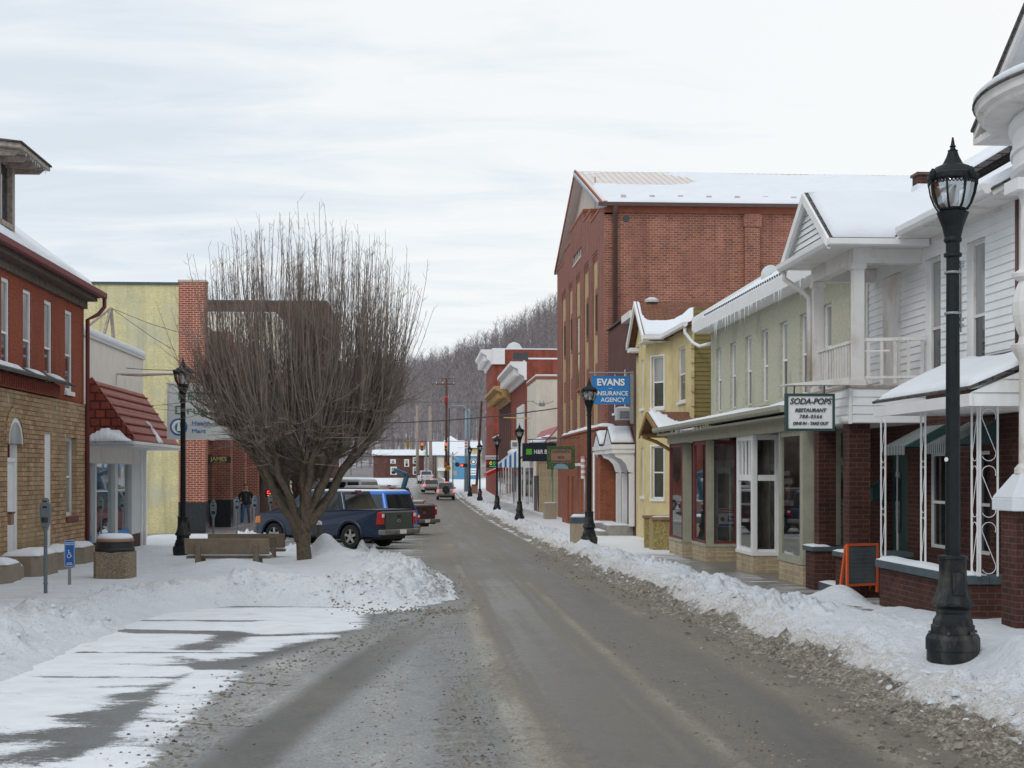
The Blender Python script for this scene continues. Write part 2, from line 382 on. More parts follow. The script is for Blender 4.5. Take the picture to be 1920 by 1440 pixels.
# road: mask.r = snow, mask.g = tone (dark tracks .. pale salt), mask.b = loose grit
def road_mat():
    s = NT('salted_asphalt'); o = s.obj()
    at = s.n('ShaderNodeAttribute', attribute_name='mask'); sp = s.n('ShaderNodeSeparateColor'); s.l(at.outputs['Color'], sp.inputs[0])
    fine = s.noise(130, 3, o, 0.6); med = s.noise(9, 6, s.map(o, (1.6, 0.8, 1)), 0.65); big = s.noise(1.2, 5, s.map(o, (1.6, .6, 1)), 0.6)
    t = s.math('ADD', sp.outputs[1], s.math('MULTIPLY_ADD', med, 0.55, -0.27)); t = s.math('ADD', t, s.math('MULTIPLY_ADD', big, 0.36, -0.18))
    base = s.ramp(t, [(0.05, (0.054, 0.048, 0.040)), (0.30, (0.096, 0.084, 0.065)), (0.58, (0.175, 0.152, 0.115)), (0.95, (0.37, 0.335, 0.27))])
    mid = s.noise(34, 5, s.map(o, (1.3, .8, 1)), 0.7); c = s.mix(0.7, base.outputs[0], s.ramp(fine, [(0.25, 0.6), (0.75, 1.4)]).outputs[0], 'MULTIPLY'); c = s.mix(0.8, c, s.ramp(mid, [(0.30, 0.55), (0.5, 1.0), (0.70, 1.55)]).outputs[0], 'MULTIPLY')
    gb = s.ramp(t, [(0.05, (0.088, 0.092, 0.093)), (0.4, (0.17, 0.175, 0.175)), (0.75, (0.29, 0.292, 0.285)), (1.0, (0.50, 0.50, 0.49))]); gb = s.mix(0.7, gb.outputs[0], s.ramp(mid, [(0.30, 0.6), (0.5, 1.0), (0.70, 1.5)]).outputs[0], 'MULTIPLY'); c = s.mix(at.outputs['Alpha'], c, gb)
    wv = s.n('ShaderNodeTexVoronoi', feature='DISTANCE_TO_EDGE'); wv.inputs['Scale'].default_value = 0.42; s.l(s.n('ShaderNodeVectorMath', operation='ADD'), wv.inputs['Vector'])
    va = wv.inputs['Vector'].links[0].from_node; s.l(o, va.inputs[0]); dn = s.noise(2.5, 5, o, .7); s.t.links.new(dn.outputs[1], va.inputs[1])
    ck = s.ramp(wv, [(0.0, 0.55), (0.012, 1.0)]); c = s.mix(0.8, c, ck.outputs[0], 'MULTIPLY')
    g1 = s.noise(24, 6, o, 0.72); g2 = s.noise(5, 4, o)
    gsum = s.math('ADD', sp.outputs[2], s.math('ADD', s.math('MULTIPLY_ADD', g1, 1.7, -0.95), s.math('MULTIPLY_ADD', g2, 0.7, -0.35)))
    gm = s.ramp(gsum, [(0.36, 0), (0.46, 1)])
    gc = s.ramp(s.noise(48, 3, o), [(0.35, (0.05, 0.042, 0.034)), (0.62, (0.22, 0.19, 0.155))])
    c = s.mix(s.math('MULTIPLY', gm, 0.85), c, gc.outputs[0])
    s1 = s.noise(2.2, 8, s.map(o, (0.7, 1.7, 1)), 0.68, 0.5); s2 = s.noise(20, 8, s.map(o, (1, 1.2, 1)), 0.78)
    ss = s.math('ADD', sp.outputs[0], s.math('ADD', s.math('MULTIPLY_ADD', s1, 1.5, -0.75), s.math('ADD', s.math('MULTIPLY_ADD', s2, 1.2, -0.6), s.math('MULTIPLY_ADD', s.noise(70, 4, o, .7), 0.7, -0.35))))
    sf = s.ramp(ss, [(0.36, 0), (0.48, 0.25), (0.55, 0.8), (0.68, 1)])
    sn = s.ramp(s.noise(3, 6, o), [(0.3, (0.70, 0.73, 0.78)), (0.7, (0.82, 0.85, 0.89))])
    c = s.mix(sf, c, sn.outputs[0]); s.col(c)
    rg = s.ramp(t, [(0.1, 0.34), (0.7, 0.75)]); rr = s.mix(sf, rg.outputs[0], (0.8, 0.8, 0.8)); s.l(rr, s.b.inputs['Roughness'])
    s.b.inputs['Specular IOR Level'].default_value = 0.45
    hh = s.math('ADD', s.math('MULTIPLY', gm, 0.5), s.math('MULTIPLY', sf, 0.6)); b = s.bump(hh, 0.6, 0.02); s.bump(fine, 0.35, 0.006, b)
    return s.m
M['road'] = road_mat()
def walk_mat():
    s = NT('sidewalk_concrete'); o = s.obj()
    at = s.n('ShaderNodeAttribute', attribute_name='mask'); sp = s.n('ShaderNodeSeparateColor'); s.l(at.outputs['Color'], sp.inputs[0])
    c = s.ramp(s.noise(5, 8, o, 0.65), [(0.3, (0.15, 0.135, 0.12)), (0.7, (0.27, 0.245, 0.22))]).outputs[0]
    s1 = s.noise(2.0, 8, s.map(o, (0.55, 3.2, 1)), 0.65, 0.2); s2 = s.noise(14, 6, s.map(o, (.6, 1.8, 1)), 0.7)
    ss = s.math('ADD', sp.outputs[0], s.math('ADD', s.math('MULTIPLY_ADD', s1, 1.7, -0.85), s.math('MULTIPLY_ADD', s2, 0.7, -0.35)))
    sf = s.ramp(ss, [(0.46, 0), (0.6, 1)]); c = s.mix(sf, c, (0.80, 0.83, 0.88)); s.col(c)
    s.l(s.mix(sf, (0.35, 0.35, 0.35), (0.8, 0.8, 0.8)), s.b.inputs['Roughness']); s.bump(s2, 0.3, 0.02); return s.m
M['walk'] = walk_mat()
M['field'] = snow_mat('snowy_ground', (0.78, 0.81, 0.85))
M['kerb'] = mk('kerb_concrete', (0.28, 0.27, 0.25), 0.9, bump=.3)
M['brick_th'] = brick('theatre_brick', (0.44, 0.155, 0.088), (0.28, 0.098, 0.065), (0.48, 0.38, 0.32), 0.25, 0.10, 0.010, 0.30, extra=((0.30, 0.12, 0.10), .35))
M['brick_thf'] = brick('theatre_front_brick', (0.33, 0.115, 0.08), (0.25, 0.085, 0.06), (0.38, 0.24, 0.20), 0.22, 0.08, 0.009, 0.2)
M['brick_buff'] = brick('buff_brick', (0.66, 0.50, 0.27), (0.54, 0.40, 0.20), (0.42, 0.33, 0.21), 0.22, 0.08, 0.009, 0.2)
M['brick_an'] = brick('orange_brick', (0.40, 0.12, 0.055), (0.30, 0.085, 0.045), (0.30, 0.17, 0.12), 0.21, 0.08, 0.008, 0.2)
M['brick_red'] = brick('red_painted_brick', (0.37, 0.095, 0.06), (0.28, 0.068, 0.048), (0.30, 0.11, 0.08), 0.22, 0.08, 0.008, 0.25)
M['brick_dk'] = brick('brown_brick', (0.115, 0.040, 0.028), (0.065, 0.028, 0.022), (0.125, 0.085, 0.07), 0.21, 0.075, 0.007, 0.4)
M['brick_pier'] = brick('light_jointed_brick', (0.40, 0.105, 0.06), (0.32, 0.08, 0.05), (0.62, 0.44, 0.36), 0.24, 0.085, 0.012, 0.15)
M['brick_far'] = brick('dark_red_brick', (0.17, 0.062, 0.047), (0.12, 0.048, 0.038), (0.17, 0.12, 0.11), 0.24, 0.09, 0.01, 0.3)
M['brick_tan'] = brick('tan_brick', (0.52, 0.42, 0.27), (0.43, 0.34, 0.22), (0.58, 0.52, 0.40), 0.42, 0.10, 0.008, 0.15)
M['stone'] = brick('tan_ashlar', (0.56, 0.38, 0.22), (0.36, 0.22, 0.12), (0.13, 0.09, 0.065), 0.34, 0.095, 0.009, 0.2, extra=((0.42, 0.33, 0.20), .55), spots=(1.7, 0.70, (0.42, 0.44, 0.38)))
M['block'] = brick('yellow_painted_block', (0.74, 0.66, 0.36), (0.66, 0.60, 0.35), (0.62, 0.56, 0.34), 0.42, 0.21, 0.006, 0.12, extra=((0.50, 0.50, 0.38), .75), bump=.15)
M['redwall'] = mk('rough_red_render', (0.30, 0.085, 0.050), 0.95, 0.38, 22, bump=1.0, bscale=26, dirt=((0.19, 0.06, 0.042), .5, 1.3), spec=.2)
M['green_wall'] = mk('pale_green_render', (0.50, 0.49, 0.385), 0.95, 0.16, 14, bump=1.0, bscale=30, dirt=((0.30, 0.30, 0.22), .3, 1.0), spec=.2)
M['yellow_wall'] = mk('ochre_render', (0.66, 0.55, 0.30), 0.95, 0.10, 3, bump=.4, bscale=30, dirt=((0.42, 0.33, 0.18), .3, 0.8), spec=.2)
M['olive'] = mk('olive_clapboard', (0.23, 0.185, 0.065), 0.8, 0.12, 4)
M['white_sid'] = mk('white_clapboard', (0.80, 0.82, 0.83), 0.6, 0.04, 2, dirt=((0.60, 0.58, 0.52), .25, 0.9))
M['white'] = mk('white_paint', (0.80, 0.80, 0.80), 0.55, 0.05, 3)
M['white_old'] = mk('worn_white_paint', (0.74, 0.72, 0.70), 0.7, 0.08, 3, dirt=((0.46, 0.38, 0.30), .3, 2.2))
M['cream'] = mk('cream_render', (0.72, 0.67, 0.57), 0.9, 0.06, 2, bump=.2, dirt=((0.55, 0.52, 0.46), .3, 0.7))
M['cornice_dk'] = mk('weathered_dark_boards', (0.13, 0.095, 0.075), 0.9, 0.35, 8, bump=.4)
M['grey_board'] = mk('weathered_boards', (0.36, 0.30, 0.26), 0.9, 0.3, 12, bump=.4)
M['l2wall'] = mk('pale_cream_panel', (0.72, 0.67, 0.61), 0.8, 0.05, 2, dirt=((0.55, 0.48, 0.42), .22, 1.2))
M['sage'] = mk('sage_green_trim', (0.36, 0.355, 0.275), 0.7, 0.1, 5)
M['dkgreen'] = mk('dark_green_paint', (0.022, 0.06, 0.055), 0.5, 0.15, 4)
M['slate'] = mk('blue_grey_coping', (0.065, 0.092, 0.105), 0.75, 0.15, 5)
M['maroon'] = mk('maroon_paint', (0.16, 0.028, 0.03), 0.6, 0.1, 4)
M['redtile'] = brick('red_metal_tile', (0.33, 0.065, 0.038), (0.28, 0.055, 0.033), (0.13, 0.03, 0.025), 0.30, 0.24, 0.018, 0.15, bump=.9, rough=.55)
M['fishscale'] = brick('red_scallop_tile', (0.31, 0.06, 0.04), (0.24, 0.05, 0.035), (0.08, 0.022, 0.018), 0.26, 0.21, 0.022, 0.15, bump=.9, rough=.6)
M['shingle'] = brick('brown_shingle', (0.24, 0.11, 0.065), (0.19, 0.085, 0.055), (0.12, 0.06, 0.04), 0.3, 0.13, 0.01, 0.2)
M['shingle_dk'] = brick('dark_shingle', (0.15, 0.135, 0.13), (0.11, 0.10, 0.10), (0.03, 0.03, 0.03), 0.3, 0.13, 0.01, 0.2)
M['metalroof'] = mk('pale_ribbed_metal', (0.70, 0.64, 0.61), 0.5, 0.06, 1.5)
M['beige'] = mk('beige_gable_panel', (0.52, 0.45, 0.40), 0.7, 0.06, 1.5)
M['trimdk'] = mk('dark_brown_trim', (0.10, 0.055, 0.045), 0.6, 0.15, 4)
M['glass'] = glass('dark_window_glass', (0.022, 0.028, 0.032), var=.5)
M['glass_hi'] = glass('curtained_window_glass', (0.30, 0.31, 0.31), 0.12, 0.7, var=.25)
M['glass_cl'] = glass('clear_shop_glass', (0.1, 0.1, 0.1), 0.02, clear=0.82)
M['lampglass'] = glass('lantern_glass', (0.1, 0.1, 0.1), 0.08, clear=0.75)
M['black'] = mk('black_cast_iron', (0.007, 0.011, 0.013), 0.55, 0.3, 12, bump=.08, spec=.3, dirt=((0.03, 0.03, 0.03), .12, 3))
M['black_base'] = mk('salt_marked_cast_iron', (0.010, 0.014, 0.016), 0.6, 0.4, 9, bump=.3, bscale=60, spec=.3, dirt=((0.10, 0.095, 0.085), .55, 5))
M['iron'] = mk('dark_steel', (0.06, 0.06, 0.065), 0.5, 0.2, 8)
M['steel'] = mk('galvanised_steel', (0.26, 0.28, 0.30), 0.5, 0.12, 8, metal=.3)
M['meter'] = mk('grey_meter_paint', (0.125, 0.155, 0.17), 0.5, 0.15, 8)
M['pole_blue'] = mk('grey_blue_steel', (0.26, 0.36, 0.40), 0.5, 0.1, 3)
M['wood_pole'] = mk('creosoted_pole', (0.13, 0.062, 0.045), 0.9, 0.25, 4, bump=.4)
M['wood_pale'] = mk('pale_pole', (0.30, 0.24, 0.20), 0.9, 0.2, 4)
M['bench'] = mk('bench_planks', (0.235, 0.185, 0.13), 0.85, 0.18, 5, bump=.3, dirt=((0.15, 0.12, 0.09), .3, 2))
M['aggregate'] = None
def agg(name, c, dk):
    s = NT(name); o = s.obj(); v = s.n('ShaderNodeTexVoronoi'); v.inputs['Scale'].default_value = 60; s.l(o, v.inputs['Vector'])
    s.col(s.mix(0.75, c, s.ramp(v.outputs['Color'], [(0.1, dk), (0.9, 1.5)]).outputs[0], 'MULTIPLY')); s.b.inputs['Roughness'].default_value = .9
    s.bump(v.outputs['Distance'], 0.6, 0.01); return s.m
M['aggregate'] = agg('exposed_aggregate', (0.27, 0.215, 0.15), 0.35)
M['bin_plain'] = agg('tan_aggregate', (0.34, 0.285, 0.215), 0.7)
M['concrete'] = mk('grey_concrete', (0.30, 0.28, 0.26), 0.95, 0.15, 6, bump=.5, dirt=((0.17, 0.16, 0.15), .3, 2.5))
M['concrete_tan'] = mk('tan_concrete', (0.26, 0.215, 0.165), 0.95, 0.12, 6, bump=.4)
M['rubber'] = mk('tyre_rubber', (0.016, 0.016, 0.016), 0.85, 0.2, 10)
M['chrome'] = mk('wheel_alloy', (0.42, 0.41, 0.39), 0.4, 0.15, 8, metal=.6)
M['bumper'] = mk('dirty_bumper', (0.17, 0.165, 0.155), 0.55, 0.25, 4)
M['plastic'] = mk('black_plastic', (0.02, 0.02, 0.022), 0.6, 0.2, 8)
M['redlamp'] = emis('lit_red_lens', (0.75, 0.02, 0.02), 0.35)
M['brake'] = emis('lit_brake_light', (1.0, 0.10, 0.09), 2.2)
M['lens'] = mk('red_lens', (0.42, 0.012, 0.012), 0.25, 0.2, 9)
M['amber'] = mk('amber_lens', (0.75, 0.22, 0.02), 0.3, 0.1, 9)
M['sigred'] = emis('lit_red_signal', (1.0, 0.06, 0.05), 2.5)
M['sigyel'] = mk('signal_yellow', (0.62, 0.36, 0.03), 0.6, 0.1, 4)
M['orange'] = mk('orange_frame', (0.62, 0.11, 0.03), 0.6, 0.15, 5)
M['chalk'] = mk('dusty_chalkboard', (0.07, 0.085, 0.095), 0.8, 0.35, 3, dirt=((0.14, 0.15, 0.15), .3, 2))
M['hcblue'] = mk('sign_blue', (0.012, 0.12, 0.42), 0.5, 0.08, 3)
M['evans'] = mk('sign_azure', (0.02, 0.20, 0.55), 0.5, 0.06, 2)
M['signwhite'] = mk('sign_white', (0.82, 0.83, 0.82), 0.5, 0.03, 2)
M['signgrey'] = mk('sign_pale_grey', (0.55, 0.57, 0.57), 0.5, 0.06, 1.5)
M['navy'] = mk('sign_navy', (0.008, 0.014, 0.032), 0.45, 0.1, 3)
M['lime'] = mk('sign_green', (0.10, 0.45, 0.02), 0.5, 0.05, 3)
M['teal'] = mk('sign_teal', (0.01, 0.22, 0.15), 0.5, 0.05, 3)
M['gold'] = mk('sign_gold', (0.55, 0.42, 0.15), 0.5, 0.1, 3)
M['tanboard'] = mk('sign_tan', (0.30, 0.17, 0.11), 0.7, 0.15, 4)
M['foliage'] = mk('sign_painted_leaves', (0.05, 0.09, 0.03), 0.7, 0.8, 14)
M['text_dk'] = mk('dark_lettering', (0.05, 0.065, 0.065), 0.6, 0.05, 3)
M['text_wh'] = mk('white_lettering', (0.8, 0.83, 0.85), 0.6, 0.03, 3)
M['mural'] = mk('mural_blue', (0.10, 0.28, 0.45), 0.7, 0.1, 1)
M['bark'] = mk('bark', (0.115, 0.088, 0.062), 0.95, 0.35, 14, bump=.8, bscale=30, dirt=((0.08, 0.085, 0.05), .3, 4))
M['twig'] = mk('twig_bark', (0.23, 0.185, 0.155), 0.9, 0.25, 3)
M['room'] = mk('shop_interior', (0.36, 0.34, 0.31), 0.9, 0.6, 1.6)
M['gran'] = mk('black_granite', (0.02, 0.025, 0.03), 0.25, 0.3, 9)
M['pinkcurt'] = mk('pink_valance', (0.42, 0.14, 0.16), 0.8, 0.15, 4)
M['skin'] = mk('skin', (0.52, 0.28, 0.21), 0.6, 0.05, 5)
M['jacket'] = mk('black_jacket', (0.018, 0.018, 0.022), 0.85, 0.2, 8)
M['jeans'] = mk('blue_jeans', (0.055, 0.12, 0.22), 0.9, 0.2, 8)
M['shoe'] = mk('pale_shoes', (0.45, 0.45, 0.45), 0.8, 0.2, 8)
M['hair'] = mk('grey_brown_hair', (0.10, 0.075, 0.06), 0.9, 0.2, 12)
M['ice'] = glass('ice', (0.72, 0.77, 0.82), 0.15, 0.8)
M['hillfloor'] = mk('leaf_litter_and_snow', (0.24, 0.225, 0.23), 0.95, 0.3, 0.05, dirt=((0.62, 0.63, 0.67), .55, 0.06))
M['hilltwig'] = mk('hazed_bare_wood', (0.25, 0.222, 0.228), 0.95, 0.18, 0.02)  # distance haze is put into this lighter, slightly purplish twig colour
def paint(name, c, rough=0.3, dirt=(0.16, 0.15, 0.13)):
    s = NT(name); o = s.obj(); s.b.inputs['Coat Weight'].default_value = 0.25; s.b.inputs['Coat Roughness'].default_value = 0.15
    sep = s.n('ShaderNodeSeparateXYZ'); s.l(o, sep.inputs[0])
    hgt = s.math('MULTIPLY_ADD', sep.outputs[2], -0.6, 0.42)   # road salt thrown up from below
    n = s.noise(4, 7, s.map(o, (1, 1, .4)), 0.65); f = s.math('ADD', hgt, s.math('MULTIPLY_ADD', n, 1.0, -0.5)); r = s.ramp(f, [(0.35, 0.05), (0.8, 0.8)])
    s.col(s.mix(r, c, dirt)); s.l(s.ramp(r, [(0, rough), (1, .75)]), s.b.inputs['Roughness']); return s.m
# ---------------------------------------------------------------- ground, road, pavements, snow
def sheet(name, xs, ys, zf, mat, masks=None, kind='structure', label=None, cat=None, smooth=True, cut=None):
    X, Y = np.meshgrid(xs, ys); Z = zf(X, Y); nx, ny = len(xs), len(ys)
    co = np.stack([X, Y, Z], -1).reshape(-1, 3).astype(np.float32)
    i = np.arange(ny - 1)[:, None] * nx + np.arange(nx - 1)[None, :]
    q = np.stack([i, i + 1, i + nx + 1, i + nx], -1).reshape(-1, 4)
    if cut is not None:
        k = cut(X, Y, Z).reshape(-1); q = q[k[q].any(1)]
    q = q.astype(np.int32)
    me = bpy.data.meshes.new(name); me.vertices.add(len(co)); me.vertices.foreach_set('co', co.ravel())
    me.loops.add(q.size); me.loops.foreach_set('vertex_index', q.ravel())
    me.polygons.add(len(q)); me.polygons.foreach_set('loop_start', np.arange(0, q.size, 4, dtype=np.int32))
    me.polygons.foreach_set('loop_total', np.full(len(q), 4, np.int32))
    if smooth: me.polygons.foreach_set('use_smooth', np.ones(len(q), bool))
    me.update(calc_edges=True); me.materials.append(mat)
    if masks is not None:
        r, g, b, *al = [np.broadcast_to(m, X.shape) for m in masks(X, Y)]; al = al[0] if al else np.ones_like(r)
        a = me.attributes.new('mask', 'FLOAT_COLOR', 'POINT')
        a.data.foreach_set('color', np.clip(np.stack([r, g, b, al], -1), 0, 1).astype(np.float32).ravel())
    o = bpy.data.objects.new(name, me); C.objects.link(o)
    return tag(o, label, cat, kind=kind)
def grow(a, b, d0, k):
    r = [a]
    while r[-1] < b: r.append(r[-1] + max(d0, k * r[-1]))
    return np.array(r)
# far ground
gx = np.concatenate([np.linspace(-2500, -60, 14), np.linspace(-40, 60, 11), np.linspace(90, 2500, 14)])
gy = np.concatenate([np.linspace(-300, -20, 5), np.arange(-10, 260, 4.0), np.linspace(280, 4000, 24)])
sheet('ground', gx, gy, lambda X, Y: Gn(Y) - 0.10, M['field'])
# hill: wooded ridge closing the valley, climbing to the right
def hill_top(X):
    return np.interp(X, [-700, -330, -200, -120, -75, -55, -20, 8, 30, 62, 90, 300, 700], [30, 34, 32, 29, 28, 28, 30, 35, 45, 62, 70, 78, 80]) 
def hillz(X, Y):
    t = np.clip((Y - 285 - 0.0 * X) / 330, 0, 1.6)
    s = np.where(t < 1, t ** 0.9, 1 - 0.15 * (t - 1))
    return 0.4 + hill_top(X - 0.0) * s + 3.0 * (fbm(X / 40, Y / 40, 5) - .5) * np.clip(t * 3, 0, 1)
sheet('hill', np.linspace(-700, 700, 120), np.linspace(283, 800, 60), hillz, M['hillfloor'])

# road masks -------------------------------------------------------
def seg_d(X, Y, a, b):
    ax, ay = a; bx, by = b; dx_, dy_ = bx - ax, by - ay
    t = np.clip(((X - ax) * dx_ + (Y - ay) * dy_) / (dx_ * dx_ + dy_ * dy_ + 1e-9), 0, 1)
    return np.hypot(X - ax - t * dx_, Y - ay - t * dy_)
def poly_d(X, Y, pts):
    d = seg_d(X, Y, pts[0], pts[1])
    for a, b in zip(pts[1:], pts[2:]): d = np.minimum(d, seg_d(X, Y, a, b))
    return d
EB = [gnd(*p) for p in ((150, 1440), (270, 1360), (330, 1310), (400, 1268), (480, 1240), (560, 1215), (640, 1185), (730, 1152), (840, 1141))]
DARK = [((0, 1385), (230, 1372), 17, .9), ((30, 1425), (200, 1400), 20, .8), ((150, 1345), (330, 1322), 11, .85), ((260, 1305), (350, 1290), 10, .7), ((200, 1181), (420, 1187), 5, .95),
        ((445, 1190), (380, 1215), 6, .9), ((270, 1163), (470, 1164), 2.6, .8), ((155, 1223), (515, 1224), 2.4, .75), ((180, 1243), (330, 1247), 2.2, .6),
        ((425, 1250), (520, 1250), 9, .9), ((490, 1191), (640, 1188), 3, .9), ((190, 1288), (330, 1285), 4, .7), ((60, 1268), (420, 1272), 1.8, .55), ((330, 1232), (420, 1262), 4, .7)]
WHITE = [((190, 1438), (276, 1378), 12, .8), ((280, 1372), (328, 1325), 9, .8), ((330, 1322), (400, 1262), 8, .8), ((300, 1400), (360, 1375), 7, .45), ((100, 1438), (160, 1432), 8, .6), ((320, 1345), (360, 1310), 8, .5)]
TURN = [gnd(*p) for p in ((400, 1470), (455, 1425), (520, 1370), (600, 1310), (690, 1240), (770, 1188), (835, 1150), (862, 1118), (850, 1092), (815, 1070))]
ARC = [gnd(*p) for p in ((1010, 1215), (950, 1250), (905, 1290), (878, 1340), (872, 1385), (885, 1440))]
def road_masks(X, Y):
    wob = fbm(X * 0.6, Y * 0.35, 3, 4) - .5
    xb = np.interp(Y, [p[1] for p in sorted(EB, key=lambda p: p[1])], [p[0] for p in sorted(EB, key=lambda p: p[1])])
    snow = sst(.35, -.55, X - xb + wob * 1.0) * sst(24.6, 22.5, Y)
    for a, b, th, k in DARK:
        A = gnd(*a); B = gnd(*b); T = abs(gnd(a[0], a[1] - th)[1] - gnd(a[0], a[1] + th)[1]) / 2
        d = seg_d(X, Y * 1.0, A, B) / (T * .62 + .02); snow = snow * (1 - .78 * k * sst(1.7, .3, d + .8 * (fbm(X * 2.5, Y * 2.5, 61) - .5)))
    for a, b, th, k in WHITE:
        A = gnd(*a); B = gnd(*b); T = abs(gnd(a[0], a[1] - th)[1] - gnd(a[0], a[1] + th)[1]) / 2
        snow = np.maximum(snow, k * sst(1.8, .4, seg_d(X, Y, A, B) / (T + .02)))
    snow = snow * (.86 + .3 * sst(.45, .6, fbm(X * .5, Y * 1.6, 9)))
    # between parked cars further on, and a dusting over the lot's edge
    park = sst(1.2, -.6, X + .4 * wob) * sst(30, 38, Y) * .40 * (0.6 + fbm(X * .3, Y * 1.5, 8))
    park = np.maximum(park, sst(-4.3, -5.5, X) * sst(38, 46, Y) * .75)
    snow = np.maximum(snow, park)
    snow = np.maximum(snow, sst(150, 185, Y) * sst(2.0, -6, X) * .9)
    snow = np.maximum(snow, sst(3.6, 4.15, X) * .8)
    tone = np.full_like(X, .42)
    xx = X + .12 * np.sin(Y * .09) + .12 * (fbm(Y * .15, X * 0.1, 11, 2) - .5)
    def band(c, w_, v, e_=.16):
        nonlocal tone
        f = sst(w_ + e_, w_ - e_ * .5, np.abs(xx - c)); tone = tone * (1 - f) + v * f
    tone = tone + (.66 + .4 * wob - tone) * sst(.7, -.3, X + .5 * wob) * sst(60, 25, Y)
    band(.95, .15, .76, .2); band(1.62, .46, .16, .16); band(2.26, .08, .66, .14); band(2.46, .12, .32, .08); band(2.90, .30, .18, .16); band(3.32, .08, .6)
    for c_, v in ((1.95, .5), (1.2, .45)): band(c_, .03, v, .05)
    f = sst(.38, .12, poly_d(X, Y, TURN) + .12 * (fbm(X * 1.3, Y * .9, 71) - .5)) * (.7 + .5 * vn(X * 3, Y * .6, 72)); f = np.clip(f, 0, 1); tone = tone * (1 - f) + .12 * f; snow = snow * (1 - .85 * f)
    f = sst(20, 45, Y) * .6; tone = tone * (1 - f) + .50 * f
    tone = tone + .34 * (fbm(X * 7, Y * .16, 73, 3) - .5) * sst(-.6, .6, X + .3 * wob) + .22 * (fbm(X * 2.2, Y * .5, 74, 4) - .5)
    # dark bare asphalt under the lot's snow
    lotf = sst(.25, -.1, X - xb) * sst(24.5, 23, Y); tone = tone * (1 - lotf) + (.04 + .14 * (wob + .5)) * lotf
    grit = .0 + .25 * sst(.35, .1, np.abs(xx - .45)) + .20 * sst(.18, .05, np.abs(xx - 2.4)) + .42 * sst(3.45, 3.85, X)
    grit = grit + .26 * sst(1.0, .3, np.abs(X - xb - .35)) * sst(24, 20, Y) + .14 * sst(.9, .35, poly_d(X, Y, TURN)) * (1 - sst(.42, .18, poly_d(X, Y, TURN)))
    grit = grit * (1 - .5 * sst(20, 60, Y)) - .2 * sst(.32, .14, poly_d(X, Y, TURN)) - .2 * sst(.6, .3, np.abs(xx - 1.62))
    da = poly_d(X, Y, ARC); f = sst(.30, .16, da) * (.5 + .5 * np.sin(da * 2 * np.pi / .085)) * (vn(X * 22, Y * 16, 81) > .35); tone = tone - .28 * f; grit = grit + .24 * f + .16 * sst(.75, .2, da)
    grey = sst(1.0, .35, X + .25 * wob) * sst(40, 24, Y) * (1 - .75 * sst(.30, .14, poly_d(X, Y, TURN)))
    return snow, np.clip(tone, 0, 1), np.clip(grit, 0, 1), np.clip(grey, 0, 1)
ysr = np.concatenate([np.arange(-20, 7, 1.0), grow(7.2, 300, .03, .0045)])
sheet('road', np.concatenate([np.linspace(-14, -5, 10), np.arange(-4.95, 4.45, .045)]), ysr, lambda X, Y: Gn(Y) + .012 * (fbm(X * 1.5, Y * 1.5, 2) - .5), M['road'], road_masks)
# pavements
def walk_r(X, Y):
    s = np.interp(Y, [0, 18.5, 20, 24, 27, 33, 40, 43, 60, 66, 78, 84, 100, 120, 150], [1, .95, .50, .36, .40, .30, .55, 1, 1, .9, .75, .55, .45, .5, .8])
    s = s + .5 * sst(6.0, 5.4, X) + .16 * sst(7.2, 7.8, X)
    s = np.where((Y > 26) & (Y < 38) & (X > 6.7), .25, s)
    return s, 0 * X, 0 * X
ysw = np.concatenate([np.arange(-20, 8, 1.0), grow(8, 178, .05, .006)])
sheet('pavement_right', np.arange(4.75, 9.01, .06), ysw, lambda X, Y: Gn(Y) + .13, M['walk'], walk_r)
def walk_l(X, Y):
    s = np.where(Y < 55, 1.0, .35) * np.ones_like(X)
    s = s + .5 * sst(85, 100, Y)
    s = np.where((Y < 24.4) & (X < -5.9), .3, s)
    return s, 0 * X, 0 * X
CURB = [(-4.5, -20), (-4.5, 20.5), (-4.3, 22.8), (-3.1, 24.5), (-.5, 23.8), (.1, 25.2), (.0, 31), (-.9, 36), (-2.8, 41.5), (-5.3, 45.5), (-5.7, 62), (-5.7, 180)]
def curb_sd(X, Y):
    """signed distance to the left kerb line, positive on the pavement"""
    d = poly_d(X, Y, CURB); yy = [p[1] for p in CURB]; xx = [p[0] for p in CURB]
    # pavement side: left of the line; the short backward piece at the bulge is handled by polygon parity
    inside = np.zeros(X.shape, bool); P = CURB + [(-60, 180), (-60, -20)]; j = len(P) - 1
    for i in range(len(P)):
        xi, yi = P[i]; xj, yj = P[j]
        c = ((yi > Y) != (yj > Y)) & (X < (xj - xi) * (Y - yi) / (yj - yi + 1e-12) + xi); inside ^= c; j = i
    return np.where(inside, d, -d)
sheet('pavement_left', np.concatenate([np.linspace(-20, -10, 6), np.arange(-9.8, .4, .1)]), ysw, lambda X, Y: np.where(curb_sd(X, Y) > .05, Gn(Y) + .13, Gn(Y) - .25), M['walk'], walk_l)
kb = MB()
for a in range(-20, 176, 4):
    kb.hexa([(4.18, a, G(a) - .1), (4.3, a, G(a) - .1), (4.3, a + 4, G(a + 4) - .1), (4.18, a + 4, G(a + 4) - .1), (4.18, a, G(a) + .01), (4.3, a, G(a) + .01), (4.3, a + 4, G(a + 4) + .01), (4.18, a + 4, G(a + 4) + .01)])
tag(kb.build('kerb', M['kerb']), kind='structure')

